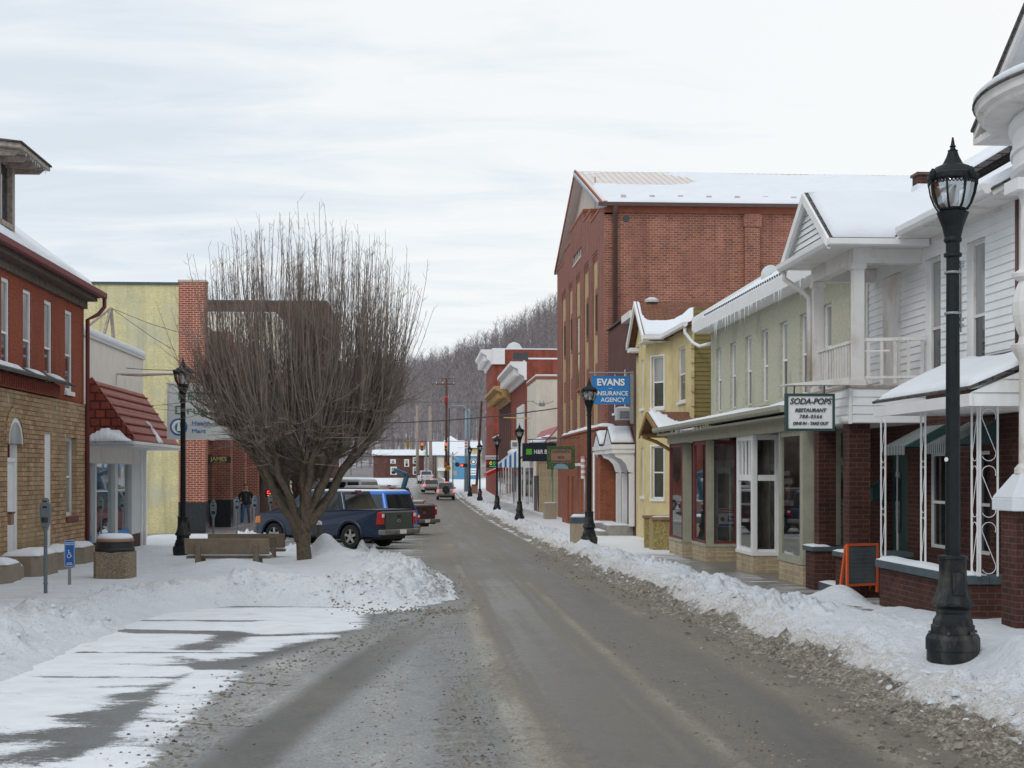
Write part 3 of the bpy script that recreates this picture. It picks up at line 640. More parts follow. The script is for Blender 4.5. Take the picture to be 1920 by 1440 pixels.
# ploughed snow ----------------------------------------------------
def lumps(X, Y, sc_=5.0, seed=20):
    a = np.abs(fbm(X * sc_, Y * sc_, seed, 3, .5) - .5) * 2 + .45 * np.abs(fbm(X * sc_ * 2.7, Y * sc_ * 2.7, seed + 5, 2, .5) - .5) * 2
    return .52 + a
def right_bank(X, Y):
    e_ = 3.72 + .35 * (fbm(Y * .35, X * 0, 31, 4) - .5) + .10 * (fbm(X * 3, Y * 1.5, 32) - .5) + .2 * sst(30, 60, Y)
    crest = .26 + .16 * (fbm(Y * .5, X * .5, 33) - .5) * 2 - .08 * sst(25, 45, Y)
    up = sst(0, 1.15, X - e_); up = up ** 1.1
    down = sst(6.35, 5.2, X + .5 * (fbm(X * .4, Y * .5, 34) - .5))
    nearfull = sst(20.8, 18.6, Y); farfull = sst(42, 47, Y) * .55
    base = up * crest * down + (1 - down) * (nearfull * .22 + (1 - nearfull) * -.02 + farfull * .10)
    mound = .20 * np.exp(-((X - 5.6) / .8) ** 2 - ((Y - 13.2) / 1.0) ** 2) + .34 * np.exp(-((X - 6.45) / .38) ** 2 - ((Y - 22.6) / .8) ** 2) + .20 * np.exp(-((X - 6.55) / .35) ** 2 - ((Y - 20.6) / 1.6) ** 2)
    mound = mound * sst(.25, .6, np.hypot(X - 5.1, Y - 14.2) * .8)
    mound = mound + .22 * np.exp(-((X - 4.75) / .4) ** 2 - ((Y - 43.2) / 1.0) ** 2)
    rough = (lumps(X, Y, 3.6, 36) - .7) * .14 * sst(0, .5, X - e_) * sst(6.2, 5.0, X) + (fbm(X * 11, Y * 11, 38, 3) - .5) * .10 * sst(-.2, .4, X - e_) * sst(6.6, 5.4, X) + (fbm(X * 1.2, Y * 1.2, 37) - .5) * .08
    rough = rough * (.25 + 1.4 * sst(.38, .66, fbm(X * 1.0, Y * .8, 49)))
    rough = rough + .085 * (lumps(X, Y, 5.5, 52) - .72) * sst(-.35, .15, X - e_) * sst(1.35, .6, X - e_) * sst(60, 30, Y)
    h = base + mound + rough - .05 * sst(.1, -.3, X - e_) - .005
    # hollow round each lamp foot
    hol = np.exp(-(((X - 4.95) / .50) ** 2 + ((Y - 13.3) / 1.1) ** 2) ** 2); h = h * (1 - hol) + np.minimum(h, .135 + .05 * (X - 5.0)) * hol
    return h
def right_z(X, Y): return Gn(Y) + np.where(X < 4.0, 0, 0) + right_bank(X, Y)
def right_m(X, Y):
    d = X - 3.72 - .35 * (fbm(Y * .35, X * 0, 31, 4) - .5) - .2 * sst(30, 60, Y)
    r = sst(.80, .10, d + .35 * (fbm(X * 1.4, Y * .9, 39) - .5)); g = sst(1.5, .4, d) * .55 + .12
    return r, g * sst(6.2, 5.2, X), 0 * X
ysb = np.concatenate([np.arange(1, 8.2, .06), grow(8.2, 150, .028, .0034)])
sheet('snow_bank', np.arange(3.3, 7.3, .032), ysb, right_z, M['bank'], right_m, kind='stuff', cut=lambda X, Y, Z: Z > Gn(Y) - .02)
def left_h(X, Y):
    d = curb_sd(X, Y) + .25 * (fbm(X * .8, Y * .8, 41) - .5)
    A = .17 + .18 * (fbm(X * .45, Y * .45, 42) - .5) * 2
    A = (A - .03) * (1 - .72 * sst(24.2, 22.3, Y))
    A = A * (1 - .45 * sst(28, 34, Y)) * (1 - .75 * sst(40, 44, Y)) + .06 * np.exp(-((Y - 25.2) / 1.2) ** 2)
    ridge = A * np.exp(-((d - .45) / .50) ** 2)
    walk = np.where(d > -.7, .21 + .05 * (fbm(X * .5, Y * .5, 43) - .5), 0) * sst(-.60, .30, d)
    out = -.12 * sst(-.45, -.95, d)
    h = walk + ridge + out + .02 * sst(-.9, -.2, d)
    h = h + .50 * np.exp(-((X + 2.22) / .36) ** 2 - ((Y - 35.6) / .8) ** 2) + .15 * np.exp(-((X + 1.75) / .75) ** 2 - ((Y - 35.2) / 1.2) ** 2) + .03 * np.exp(-((X + 1.2) / 1.3) ** 2 - ((Y - 32.5) / 1.6) ** 2)
    h = h + .22 * np.exp(-((X + 3.9) / .9) ** 2 - ((Y - 30.6) / 1.2) ** 2)
    rough = (1 - .2 * sst(24.2, 22.5, Y)) * ((lumps(X, Y, 3.0, 44) - .7) * .22 + (fbm(X * 9, Y * 9, 45, 3) - .5) * .13) * np.exp(-((d - .25) / .75) ** 2) + (fbm(X * 2, Y * 2, 46) - .5) * .03
    h = h + rough * (.25 + 1.5 * sst(.40, .66, fbm(X * .9, Y * .9, 48)))
    # swept strip of concrete at the left edge of the view
    bare = sst(1.0, .45, np.hypot((X + 6.9) / 1.25, (Y - 22.9) / .8)); h = h * (1 - bare) + .07 * bare
    # the lot further on is swept
    far = sst(54, 60, Y + 1.2 * (fbm(X, Y * .3, 47) - .5)); h = h - .22 * far
    return h
def left_m(X, Y):
    d = curb_sd(X, Y); g = .40 * np.exp(-((d - .35) / .45) ** 2) * sst(42, 36, Y); r = .20 * np.exp(-((d + .25) / .3) ** 2) + .32 * sst(-.8, .4, X) * sst(.9, 0, d) * sst(23, 24, Y) * sst(34, 30, Y)
    return r, g + .05, 0 * X
sheet('snow_cover', np.arange(-9.4, 1.15, .036), np.concatenate([np.arange(1, 13, .08), grow(13, 62, .030, .0030)]), lambda X, Y: Gn(Y) + left_h(X, Y), M['bank'], left_m, kind='stuff', cut=lambda X, Y, Z: Z > Gn(Y) - .02)
def lz(X, Y): return G(Y) + float(left_h(np.array([[X]], float), np.array([[Y]], float))[0, 0])
def rzz(X, Y): return G(Y) + float(right_bank(np.array([[X]], float), np.array([[Y]], float))[0, 0])
# loose lumps of slush
cm = MB(); rr = random.Random(5)
def chunk(x, y, z, r):
    b = len(cm.v); n = 5
    for k, (ph, rz_) in enumerate(((0, 0), (.35, .8), (.75, .7))):
        for j in range(n):
            a = 2 * math.pi * j / n + k; q = r * (1 - .3 * ph) * rr.uniform(.6, 1.15) if k < 2 else r * .45 * rr.uniform(.5, 1.2)
            cm.v.append((x + q * math.cos(a), y + q * math.sin(a), z - r * .2 + r * ph * rr.uniform(.8, 1.2)))
    for k in range(2):
        for j in range(n): cm.f.append((b + k * n + j, b + k * n + (j + 1) % n, b + (k + 1) * n + (j + 1) % n, b + (k + 1) * n + j)); cm.m.append(0)
    cm.f.append(tuple(b + 2 * n + j for j in range(n))); cm.m.append(0)
for i in range(1700):
    y = 8.5 + 36 * rr.random() ** 1.9; x = rr.gauss(3.62, .24)
    chunk(x, y, max(rzz(x, y), G(y)), .005 + .03 * rr.random() ** 2.2 * (1.6 if rr.random() < .06 else 1))
for i in range(700):
    k = rr.randrange(len(EB) - 1); t = rr.random(); a, b = EB[k], EB[k + 1]
    x = a[0] + (b[0] - a[0]) * t + rr.gauss(.45, .2); y = a[1] + (b[1] - a[1]) * t + rr.gauss(0, .3); chunk(x, y, G(y), rr.uniform(.005, .026))
for i in range(1500):
    y = 8.5 + 12 * rr.random() ** 1.5; x = rr.choice((.42, .42, 2.42, -.3)) + rr.gauss(0, .16); chunk(x, y, G(y), rr.uniform(.004, .017))
for i in range(300):
    t = .5 + .5 * rr.random(); x = -3.0 + 3.6 * t + rr.gauss(0, .2); y = 24.1 + rr.gauss(-.45, .45) - 1.0 * (t > .6); chunk(x, y, max(lz(x, y), G(y)), rr.uniform(.008, .032))
for i in range(160):
    y = 24 + 9 * rr.random(); x = rr.gauss(.5, .25); chunk(x, y, max(lz(x, y), G(y)), rr.uniform(.008, .034))
M['slush'] = mk('brown_slush', (0.20, 0.175, 0.14), 0.8, 0.8, 3)
tag(cm.build('slush_lumps', M['slush'], uv=False), 'brown lumps of frozen slush scattered along the ploughed edges', 'slush', kind='stuff')
cs = MB(); cm = cs
for i in range(1300):
    t = rr.random(); k = rr.random()
    if k < .45: y = 9 + 34 * rr.random() ** 1.6; x = max(4.0, rr.gauss(4.4, .25)); z = rzz(x, y)
    elif k < .75: x = -3.2 + 3.9 * t; y = 24.2 - .4 * t + rr.gauss(.15, .45); z = lz(x, y)
    else: y = 15 + 8.5 * t; x = -4.35 + rr.gauss(-.1, .25); z = lz(x, y)
    chunk(x, y, z - .008, .012 + .045 * rr.random() ** 2.5)
tag(cs.build('snow_lumps', M['bank'], uv=False), 'broken lumps of white snow lying on the ploughed banks', 'snow', kind='stuff')
# paint lines of the parking bays
lm = MB()
for a, b in (((140, 1344), (483, 1363)), ((330, 1271), (545, 1285))):
    A = gnd(*a); B = gnd(*b); r3 = random.Random(int(a[0]))
    for i in range(60):
        if i < 26 or r3.random() < .4: continue
        t0, t1 = i / 60, (i + .9) / 60; p0 = (A[0] + (B[0] - A[0]) * t0, A[1] + (B[1] - A[1]) * t0); p1 = (A[0] + (B[0] - A[0]) * t1, A[1] + (B[1] - A[1]) * t1); lm.bar((*p0, G(p0[1]) + .007), (*p1, G(p1[1]) + .007), .04 + .05 * r3.random(), .003)
M['line'] = mk('worn_road_paint', (0.30, 0.29, 0.265), 0.8, 0.4, 14)
tag(lm.build('road_markings', M['line']), kind='structure')
# ---------------------------------------------------------------- building helpers
def window(parent, F, u0, u1, v0, v1, rec=0.1, fr=0.05, rail=0.5, up='glass_hi', dn='glass', m='white', sill=None, name='window', mull=0, casing=0):
    """double-hung window set in a wall: frame object, pane sub-part, sill sub-part"""
    b = MB(); d0, d1 = -rec, -rec + .05
    b.fbox(F, u0, u0 + fr, v0, v1, d0, d1); b.fbox(F, u1 - fr, u1, v0, v1, d0, d1)
    b.fbox(F, u0 + fr, u1 - fr, v0, v0 + fr, d0, d1 - .002); b.fbox(F, u0 + fr, u1 - fr, v1 - fr, v1, d0, d1 - .002)
    if rail: vm = v0 + (v1 - v0) * rail; b.fbox(F, u0 + fr, u1 - fr, vm - .022, vm + .022, d0, d1 - .004)
    for k in range(mull):
        uu = u0 + (u1 - u0) * (k + 1) / (mull + 1); b.fbox(F, uu - .02, uu + .02, v0 + fr, v1 - fr, d0, d1 - .006)
    if casing:
        c_ = casing; b.fbox(F, u0 - c_, u0 - .002, v0 - .02, v1 + c_, -.01, .035); b.fbox(F, u1 + .002, u1 + c_, v0 - .02, v1 + c_, -.01, .035); b.fbox(F, u0 - .002, u1 + .002, v1 + .002, v1 + c_, -.01, .033)
    o = b.build(name, M[m], parent)
    g = MB(); vm = v0 + (v1 - v0) * rail if rail else v1
    w_ = -rec + .02
    g.poly([F.p(u0 + .01, v0 + .01, w_), F.p(u1 - .01, v0 + .01, w_), F.p(u1 - .01, vm, w_), F.p(u0 + .01, vm, w_)], 0)
    if rail: g.poly([F.p(u0 + .01, vm, w_), F.p(u1 - .01, vm, w_), F.p(u1 - .01, v1 - .01, w_), F.p(u0 + .01, v1 - .01, w_)], 1)
    g.build('pane', [M[dn], M[up]], o)
    if sill:
        s_ = MB(); s_.fbox(F, u0 - .06, u1 + .06, v0 - .09, v0 - .001, -.05, .06); s_.build('sill', M[sill], o)
    return o
def snow_slab(parent, P, th=0.09, nu=24, nv=10, seed=1, eat=0.0, name='snow_cover', over=0.03, bare=None):
    """blanket of snow lying on the sloping quad P (a,b along the eave, c,d along the ridge) with an uneven edge"""
    a, b, c, d = [Vector(p) for p in P]; n = (b - a).cross(d - a).normalized()
    if n.z < 0: n = -n
    us = np.linspace(0, 1, nu + 1); vs = np.linspace(0, 1, nv + 1); U, V = np.meshgrid(us, vs)
    L = (b - a).length; H = (d - a).length
    e_ = np.minimum(np.minimum(U * L, (1 - U) * L), np.minimum(V * H, (1 - V) * H))
    er_ = .06 + .34 * fbm(U * L * 1.1, V * H * 1.1 + 7, seed + 3) ** 1.6
    t = th * np.clip(e_ / er_, 0, 1) ** .5 * (0.45 + 1.1 * fbm(U * L * .7, V * H * 1.0, seed)) + .012
    if eat: t = t - eat * (fbm(U * L * .8, V * H * .8, seed + 9) > .5) * .0
    if bare is not None: t = t - (th + .1) * bare(U, V)
    m = MB(); nx = nu + 1
    for i in range(nv + 1):
        for j in range(nx):
            u, v = us[j], vs[i]; p = (a * (1 - u) + b * u) * (1 - v) + (d * (1 - u) + c * u) * v
            p = p + n * float(t[i, j]); m.v.append(tuple(p))
    for i in range(nv):
        for j in range(nu):
            m.f.append((i * nx + j, i * nx + j + 1, (i + 1) * nx + j + 1, (i + 1) * nx + j)); m.m.append(0)
    # skirt
    ring = [j for j in range(nx)] + [i * nx + nu for i in range(1, nv + 1)] + [nv * nx + j for j in range(nu - 1, -1, -1)] + [i * nx for i in range(nv - 1, 0, -1)]
    k0 = len(m.v)
    for q in ring: m.v.append(tuple(Vector(m.v[q]) - n * (float(t[q // nx, q % nx]) + .0)))
    for i in range(len(ring)):
        j = (i + 1) % len(ring); m.f.append((ring[j], ring[i], k0 + i, k0 + j)); m.m.append(0)
    return m.build(name, M['snow'], parent, smooth=True, uv=False)
def gutter(parent, a, b, r=.06, m='white', name='gutter'):
    g = MB(); a = Vector(a); b = Vector(b); d = (b - a).normalized(); s = Vector((d.y, -d.x, 0)) 
    pr = [(-r, r), (-r * .9, -r * .2), (-r * .3, -r), (r * .5, -r), (r, -r * .6), (r, r)]
    A = [a + s * x + Vector((0, 0, y)) for x, y in pr]; B = [b + s * x + Vector((0, 0, y)) for x, y in pr]; k = len(pr); q = len(g.v)
    g.v += [tuple(p) for p in A + B]
    for i in range(k):
        j = (i + 1) % k; g.f.append((q + i, q + j, q + k + j, q + k + i)); g.m.append(0)
    g.f.append(tuple(q + i for i in range(k))[::-1]); g.m.append(0); g.f.append(tuple(q + k + i for i in range(k))); g.m.append(0)
    return g.build(name, M[m], parent)
def pipe(parent, pts, r, m, name='downspout', n=8):
    return MB().tube(pts, r, n).build(name, M[m], parent, smooth=True)
def icicles(parent, a, b, n, lmax, seed):
    g = MB(); r_ = random.Random(seed); a = Vector(a); b = Vector(b)
    for i in range(n):
        p = a.lerp(b, r_.random()); L = lmax * r_.random() ** 2 + .04
        g.tube([p, p - Vector((0, 0, L * .5)), p - Vector((0, 0, L))], [.012, .007, .001], 5)
    return g.build('icicles', M['ice'], parent, smooth=True)
def base_z(y, e=.13): return G(y) + e
def frange(a, b, n): return [a + (b - a) * i / (n - 1) for i in range(n)]
def dgrid(w_, h_): pass
def ground_pad(Fz): return Fz
# ================================================================ RIGHT SIDE OF THE STREET
# ---- white clapboard house with the restaurant ------------------
YN, YF = 19.35, 26.2
wh = thing('white_house', 'white clapboard house with restaurant porch below and gabled balcony above', 'house', (8, 23, G(23)))
F = Fr((8.0, YF), (8.0, YN))
def uY(y): return YF - y
wins = [(onX(1766, 8), onX(1737, 8), 3.26, 5.13), (onX(1849, 8), onX(1815, 8), 3.28, 5.13)]
hl = [(uY(b), uY(a), c, d) for a, b, c, d in wins]
b = MB(); b.wall(F, 0, F.L, 3.0, 5.42, hl, .13, lap=.118, lapw=.018)
b.wall(Fr((8.0, YN), (14, YN)), 0, 6, 3.0, 5.42, (), lap=.118, lapw=.018)
b.poly([(8, YN, 5.42), (14, YN, 5.42), (14, YN, 6.0), (12, YN, 7.9)]); b.poly([(8, YF, 3.0), (8, YF, 5.42), (12, YF, 7.9), (14, YF, 3.0)])
b.build('clapboard_wall', M['white_sid'], wh)
b = MB(); b.fbox(F, 0, F.L, 5.38, 5.50, 0, .03); b.fbox(F, 0, .12, 3.0, 5.38, .0, .03); b.fbox(F, F.L - .12, F.L, 3.0, 5.38, 0, .03)
b.box(7.45, 8.05, YN - .25, YF + .05, 5.44, 5.47); b.build('trim', M['white_old'], wh)
for q in hl: window(wh, F, *q, rec=.12, fr=.05, rail=.42, m='white_old', sill='white_old')
# ground floor brick with door and windows under the porch
gd = [(uY(onX(1702, 8)), uY(onX(1664, 8)), 0, 2.15), (uY(onX(1772, 8)), uY(onX(1738, 8)), .62, 2.1), (uY(onX(1856, 8)), uY(onX(1826, 8)), .62, 2.1)]
gd = [(min(a, b_), max(a, b_), c, d) for a, b_, c, d in gd]
gd[0] = (gd[0][0], gd[0][1], G(24) + .2, 2.1)
b = MB(); b.wall(F, 0, F.L, -1.2, 3.0, gd, .14); b.wall(Fr((8, YN), (14, YN)), 0, 6, -1.2, 3.0)
b.poly([(14, YF, -1.2), (8, YF, -1.2), (8, YF, 3), (14, YF, 3)]); b.build('brick_wall', M['brick_dk'], wh)
b = MB(); u0, u1, v0, v1 = gd[0]; b.fbox(F, u0, u1, v0, v1, -.13, -.08); d_ = b.build('door', M['dkgreen'], wh)
MB().fbox(F, u0 + .30, u0 + .33, v0, v1, -.08, -.06).build('jamb_strip', M['white'], d_)
MB().fbox(F, u0 + .2, u0 + .5, v0 + .9, v1 - .3, -.079, -.07).build('pane', M['glass'], d_)
for q in gd[1:]: window(wh, F, *q, rec=.12, fr=.05, rail=.48, up='glass', m='white')
# roof and snow
rs = .56
def rz(x): return 5.5 + rs * (x - 7.45)
b = MB(); b.slab([(7.45, YN - .3, rz(7.45)), (7.45, YF + .1, rz(7.45)), (12, YF + .1, rz(12)), (12, YN - .3, rz(12))], .035); b.slab([(7.47, YN - .28, rz(7.47) - .04), (7.47, YF + .1, rz(7.47) - .04), (12, YF + .1, rz(12) - .04), (12, YN - .28, rz(12) - .04)], .06, 1); b.build('roof', [M['shingle_dk'], M['white_old']], wh)
snow_slab(wh, [(7.62, YN - .25, rz(7.62)), (7.62, YF + .05, rz(7.62)), (12, YF + .05, rz(12)), (12, YN - .25, rz(12))], .08, seed=3)
gutter(wh, (7.40, YN - .3, 5.50), (7.40, 22.6, 5.50), .065)
# balcony with gabled roof
bp = wh
PN, PF = onX(1556, 6.4), onX(1466, 6.4); PM = (PN + PF) / 2; PZ, EZ = 6.44, 5.44
b = MB(); b.slab([(6.4, PN, EZ), (6.4, PM, PZ), (9.5, PM, PZ), (9.5, PN, EZ)], .06); b.slab([(6.4, PF, EZ), (6.4, PM, PZ), (9.5, PM, PZ), (9.5, PF, EZ)], .06)
b.build('balcony_roof', M['shingle_dk'], wh)
snow_slab(wh, [(6.46, PN + .05, EZ + .02), (9.4, PN + .05, EZ + .02), (9.4, PM, PZ), (6.46, PM, PZ)], .10, seed=4)
snow_slab(wh, [(9.4, PF - .05, EZ), (6.46, PF - .05, EZ), (6.46, PM, PZ), (9.4, PM, PZ)], .06, seed=5)
b = MB()   # barge boards and cornice
for s_, y in ((1, PN), (-1, PF)):
    b.hexa([(6.36, y, EZ - .16), (6.42, y, EZ - .16), (6.42, PM, PZ - .18), (6.36, PM, PZ - .18), (6.36, y, EZ), (6.42, y, EZ), (6.42, PM, PZ - .01), (6.36, PM, PZ - .01)] if s_ > 0 else [(6.42, y, EZ - .16), (6.36, y, EZ - .16), (6.36, PM, PZ - .18), (6.42, PM, PZ - .18), (6.42, y, EZ), (6.36, y, EZ), (6.36, PM, PZ - .01), (6.42, PM, PZ - .01)])
b.build('barge_board', M['white'], wh)
b = MB()
for y in (PN, PF): b.slab([(6.42, y, EZ - .07), (6.6, y, EZ - .07), (6.6, PM, PZ - .07), (6.42, PM, PZ - .07)], .02)
b.build('gable_soffit', M['white'], wh)
b = MB(); FG = Fr((6.72, PF - .1), (6.72, PN + .1))
k = 0; zz_ = EZ + .05
while zz_ < PZ - .2:
    t = (zz_ - EZ) / (PZ - EZ); hw = (1 - t) * (PF - PN) / 2 - .12; t2 = (zz_ + .1 - EZ) / (PZ - EZ); hw2 = max(.01, (1 - t2) * (PF - PN) / 2 - .12)
    b.poly([(6.48, PM + hw, zz_), (6.48, PM - hw, zz_), (6.50, PM - hw2, zz_ + .1), (6.50, PM + hw2, zz_ + .1)]); zz_ += .1
b.build('tympanum', M['white_sid'], wh)
MB().box(6.42, 8.0, PN + .03, PF - .03, EZ - .09, EZ - .05).build('soffit', M['white_old'], wh)
gutter(wh, (6.36, PN, EZ - .06), (6.36, PF, EZ - .06), .06); gutter(wh, (6.36, PN - .04, EZ - .06), (7.95, PN - .04, EZ - .06), .055)
PX = 6.98; Yp = [onX(1608, PX), onX(1533, PX)]
b = MB(); b.box(PX - .09, 8.0, Yp[0] - .09, Yp[0] + .09, 5.12, EZ - .091); b.box(PX - .09, PX + .09, Yp[0] + .092, Yp[1] + .1, 5.122, EZ - .093); b.box(PX - .088, 8.0, Yp[1] - .1, Yp[1] + .09, 5.119, EZ - .097); b.build('beam', M['white_old'], wh)
for y in Yp:
    p = MB(); p.box(PX - .085, PX + .085, y - .085, y + .085, 3.17, 5.12); p.box(PX - .11, PX + .11, y - .11, y + .11, 5.02, 5.115); p.box(PX - .11, PX + .11, y - .11, y + .11, 3.17, 3.27); p.build('balcony_post', M['white_old'], wh)
b = MB(); BX = 6.78; BN, BF = Yp[0] - .25, Yp[1] + .25
b.wall(Fr((BX, BF), (BX, BN)), 0, BF - BN, 2.58, 3.12, (), lap=.135, lapw=.018); b.wall(Fr((BX, BN), (8, BN)), 0, 8 - BX, 2.58, 3.12, (), lap=.135, lapw=.018)
b.build('balcony_apron', M['white_sid'], wh); MB().box(BX - .03, 7.99, BN - .03, BF, 3.12, 3.165).build('balcony_floor', M['grey_board'], wh)
MB().box(BX + .02, 7.99, BN + .02, BF, 2.57, 2.60).build('balcony_soffit', M['white_old'], wh)
MB().box(BX - .02, BX + .03, BN - .03, BN + .03, 2.56, 3.13).build('corner_board', M['white'], wh)
b = MB(); b.bar((PX, Yp[0], 3.90), (PX, Yp[1], 3.90), .05, .05); b.bar((PX, Yp[0], 3.30), (PX, Yp[1], 3.30), .04, .04)
n = 14
for i in range(n): y = Yp[0] + (Yp[1] - Yp[0]) * (i + 1) / (n + 1); b.box(PX - .012, PX + .012, y - .022, y + .022, 3.32, 3.88)
b.build('railing', M['white_old'], wh)
b = MB(); b.bar((PX, Yp[0], 3.90), (7.95, Yp[0] - .35, 3.90), .05, .05); b.bar((PX, Yp[0], 3.30), (7.95, Yp[0] - .35, 3.30), .04, .04); b.bar((PX, Yp[0], 3.72), (7.45, Yp[0] - .17, 3.72), .03, .03)
for i in range(5):
    t = .16 + .20 * i; b.box(PX + (7.95 - PX) * t - .025, PX + (7.95 - PX) * t + .025, Yp[0] - .35 * t - .012, Yp[0] - .35 * t + .012, 3.2, 3.93)
b.build('railing', M['white_old'], wh)
MB().fbox(F, uY(onX(1690, 8)), uY(onX(1660, 8)), 3.2, 5.1, 0, .05).build('balcony_door', M['white_old'], wh)
pipe(wh, [(6.42, PF - .1, EZ - .12), (6.42, PF - .1, EZ - .25), (6.72, Yp[1] + .16, 5.0), (6.86, Yp[1] + .12, 4.85), (6.86, Yp[1] + .12, 3.2)], .045, 'white_old')
pipe(wh, [(7.95, YN + .06, 5.42), (7.95, YN + .06, 3.1)], .026, 'trimdk')
# porch over the restaurant windows
QN, QF = onX(1822, 6.5), onX(1641, 6.5); QE, QT = 2.80, 3.44
b = MB(); b.slab([(6.45, QN, QE), (6.45, QF, QE), (7.99, QF, QT), (7.99, QN, QT)], .035); b.build('porch_roof', M['shingle_dk'], wh)
snow_slab(wh, [(6.50, QN + .04, QE), (6.50, QF - .04, QE), (7.97, QF - .04, QT), (7.97, QN + .04, QT)], .085, seed=8, nu=40, nv=16,
          bare=lambda U, V: sst(.72, .88, V + .15 * (fbm(U * 6, V * 3, 4) - .5)) * sst(.28, .45, U) * sst(1.0, .86, U))
MB().box(6.47, 6.51, QN, QF, QE - .22, QE - .075).build('fascia', M['white'], wh)
b = MB(); nrow = 5
for i in range(nrow):
    z0 = QE - .22 + i * .16; z1 = z0 + .16; x0 = 6.52 if z0 < QE - .08 else 6.45 + (z0 - QE + .08) * (7.99 - 6.45) / (QT - QE); x1 = 6.52 if z1 < QE - .08 else 6.45 + (z1 - QE + .08) * (7.99 - 6.45) / (QT - QE)
    if z1 > QT - .02: break
    b.poly([(x0, QN + .03, z0), (7.99, QN + .03, z0), (7.99, QN + .05, z1), (x1, QN + .05, z1)])
b.build('porch_gable', M['white_sid'], wh)
MB().box(6.52, 7.98, QN + .06, QF - .02, QE - .20, QE - .17).build('porch_ceiling', M['white_old'], wh)
WZ = .52; lowN, lowF = onX(1809, 6.75), onX(1649, 6.75)
b = MB(); b.box(6.75, 6.98, lowN, lowF, G(21) - .3, WZ - .11); b.box(6.98, 8.0, lowN, lowN + .22, G(21) - .3, WZ - .112); b.build('porch_wall', M['brick_dk'], wh)
b = MB(); b.box(6.69, 7.04, lowN - .06, lowF + .03, WZ - .11, WZ); b.box(7.042, 7.99, lowN - .06, lowN + .28, WZ - .11, WZ - .003); b.build('coping', M['slate'], wh, bevel=.01)
snow_slab(wh, [(6.70, lowN - .03, WZ), (6.70, lowF, WZ), (7.02, lowF, WZ), (7.02, lowN - .03, WZ)], .04, 40, 5, seed=12)
def iron_panel(parent, a, b_, z0, z1):
    """pair of flat-iron uprights with S-scrolls between"""
    g = MB(); a = Vector((*a, 0)); b2 = Vector((*b_, 0)); up = Vector((0, 0, 1)); d = b2 - a
    for p in (a, b2): g.box(p.x - .010, p.x + .010, p.y - .010, p.y + .010, z0, z1)
    n_ = 3; h_ = (z1 - z0) / n_
    for i in range(n_):
        c0 = z0 + h_ * i; pts = []
        q_ = d.length * .40; zc1, zc2 = c0 + h_ - q_ - .03, c0 + q_ + .03
        pts = [a + d * (.5 + .40 * math.cos(w_)) + up * (zc1 + q_ * math.sin(w_)) for w_ in frange(-.4, math.pi + .3, 9)] + [a + d * (.5 + .40 * math.cos(w_)) + up * (zc2 + q_ * math.sin(w_)) for w_ in frange(.3, -math.pi + .4, 9)]
        g.tube(pts, .005, 4)
    return g.build('iron_post', M['white'], parent)
def yq(px, X=6.86): return onX(px, X)
iron_panel(wh, (6.86, yq(1660)), (6.86, yq(1652)), WZ, QE - .2); iron_panel(wh, (6.86, yq(1735)), (6.86, yq(1727)), WZ, QE - .2)
iron_panel(wh, (6.86, yq(1833)), (6.86, yq(1822)), WZ, QE - .2); iron_panel(wh, (6.88, yq(1833) - .03), (7.10, yq(1833) - .03), WZ, QE - .2)
# brick pillars carrying the balcony
for px, w_ in ((1606, .17), (1547, .15)):
    y = onX(px, 6.98); p = MB(); p.box(6.98 - w_, 6.98 + w_, y - w_, y + w_, .5, 2.57); p.build('brick_pillar', M['brick_dk'], wh)
y1, y2 = onX(1606, 6.98), onX(1547, 6.98)
MB().box(6.72, 7.75, y1 - .3, y1 + .28, G(24) - .2, .45).build('pillar_base', M['brick_dk'], wh); MB().box(6.72, 7.6, y2 - .28, y2 + .30, G(25) - .2, .45).build('pillar_base', M['brick_dk'], wh)
MB().box(6.67, 7.8, y1 - .34, y1 + .32, .45, .53).build('pillar_coping', M['slate'], wh, bevel=.01); MB().box(6.67, 7.65, y2 - .32, y2 + .34, .45, .53).build('pillar_coping', M['slate'], wh, bevel=.01)
snow_slab(wh, [(6.68, y1 - .33, .53), (6.68, y1 + .3, .53), (7.0, y1 + .3, .53), (7.0, y1 - .33, .53)], .03, 10, 6, seed=14); snow_slab(wh, [(6.68, y2 - .3, .53), (6.68, y2 + .33, .53), (7.0, y2 + .33, .53), (7.0, y2 - .3, .53)], .03, 10, 6, seed=15)
b = MB(); b.box(6.78, 7.7, y1 + .285, y2 - .285, G(25) + .1, G(25) + .27); b.box(7.1, 7.7, y1 + .285, y2 - .285, G(25) + .272, G(25) + .44); b.build('step', M['slate'], wh)
snow_slab(wh, [(6.79, y1 + .3, G(25) + .27), (6.79, y2 - .3, G(25) + .27), (7.09, y2 - .3, G(25) + .27), (7.09, y1 + .3, G(25) + .27)], .03, 10, 6, seed=16)
# porch lamps under the balcony
b = MB(); 
for x, y in ((6.74, BN + .12),): b.lathe([(.03, 0), (.09, .03), (.10, .08), (.05, .12)], (x, y, 2.56), 12)
b.build('flood_lamp', M['white_old'], wh, smooth=True)
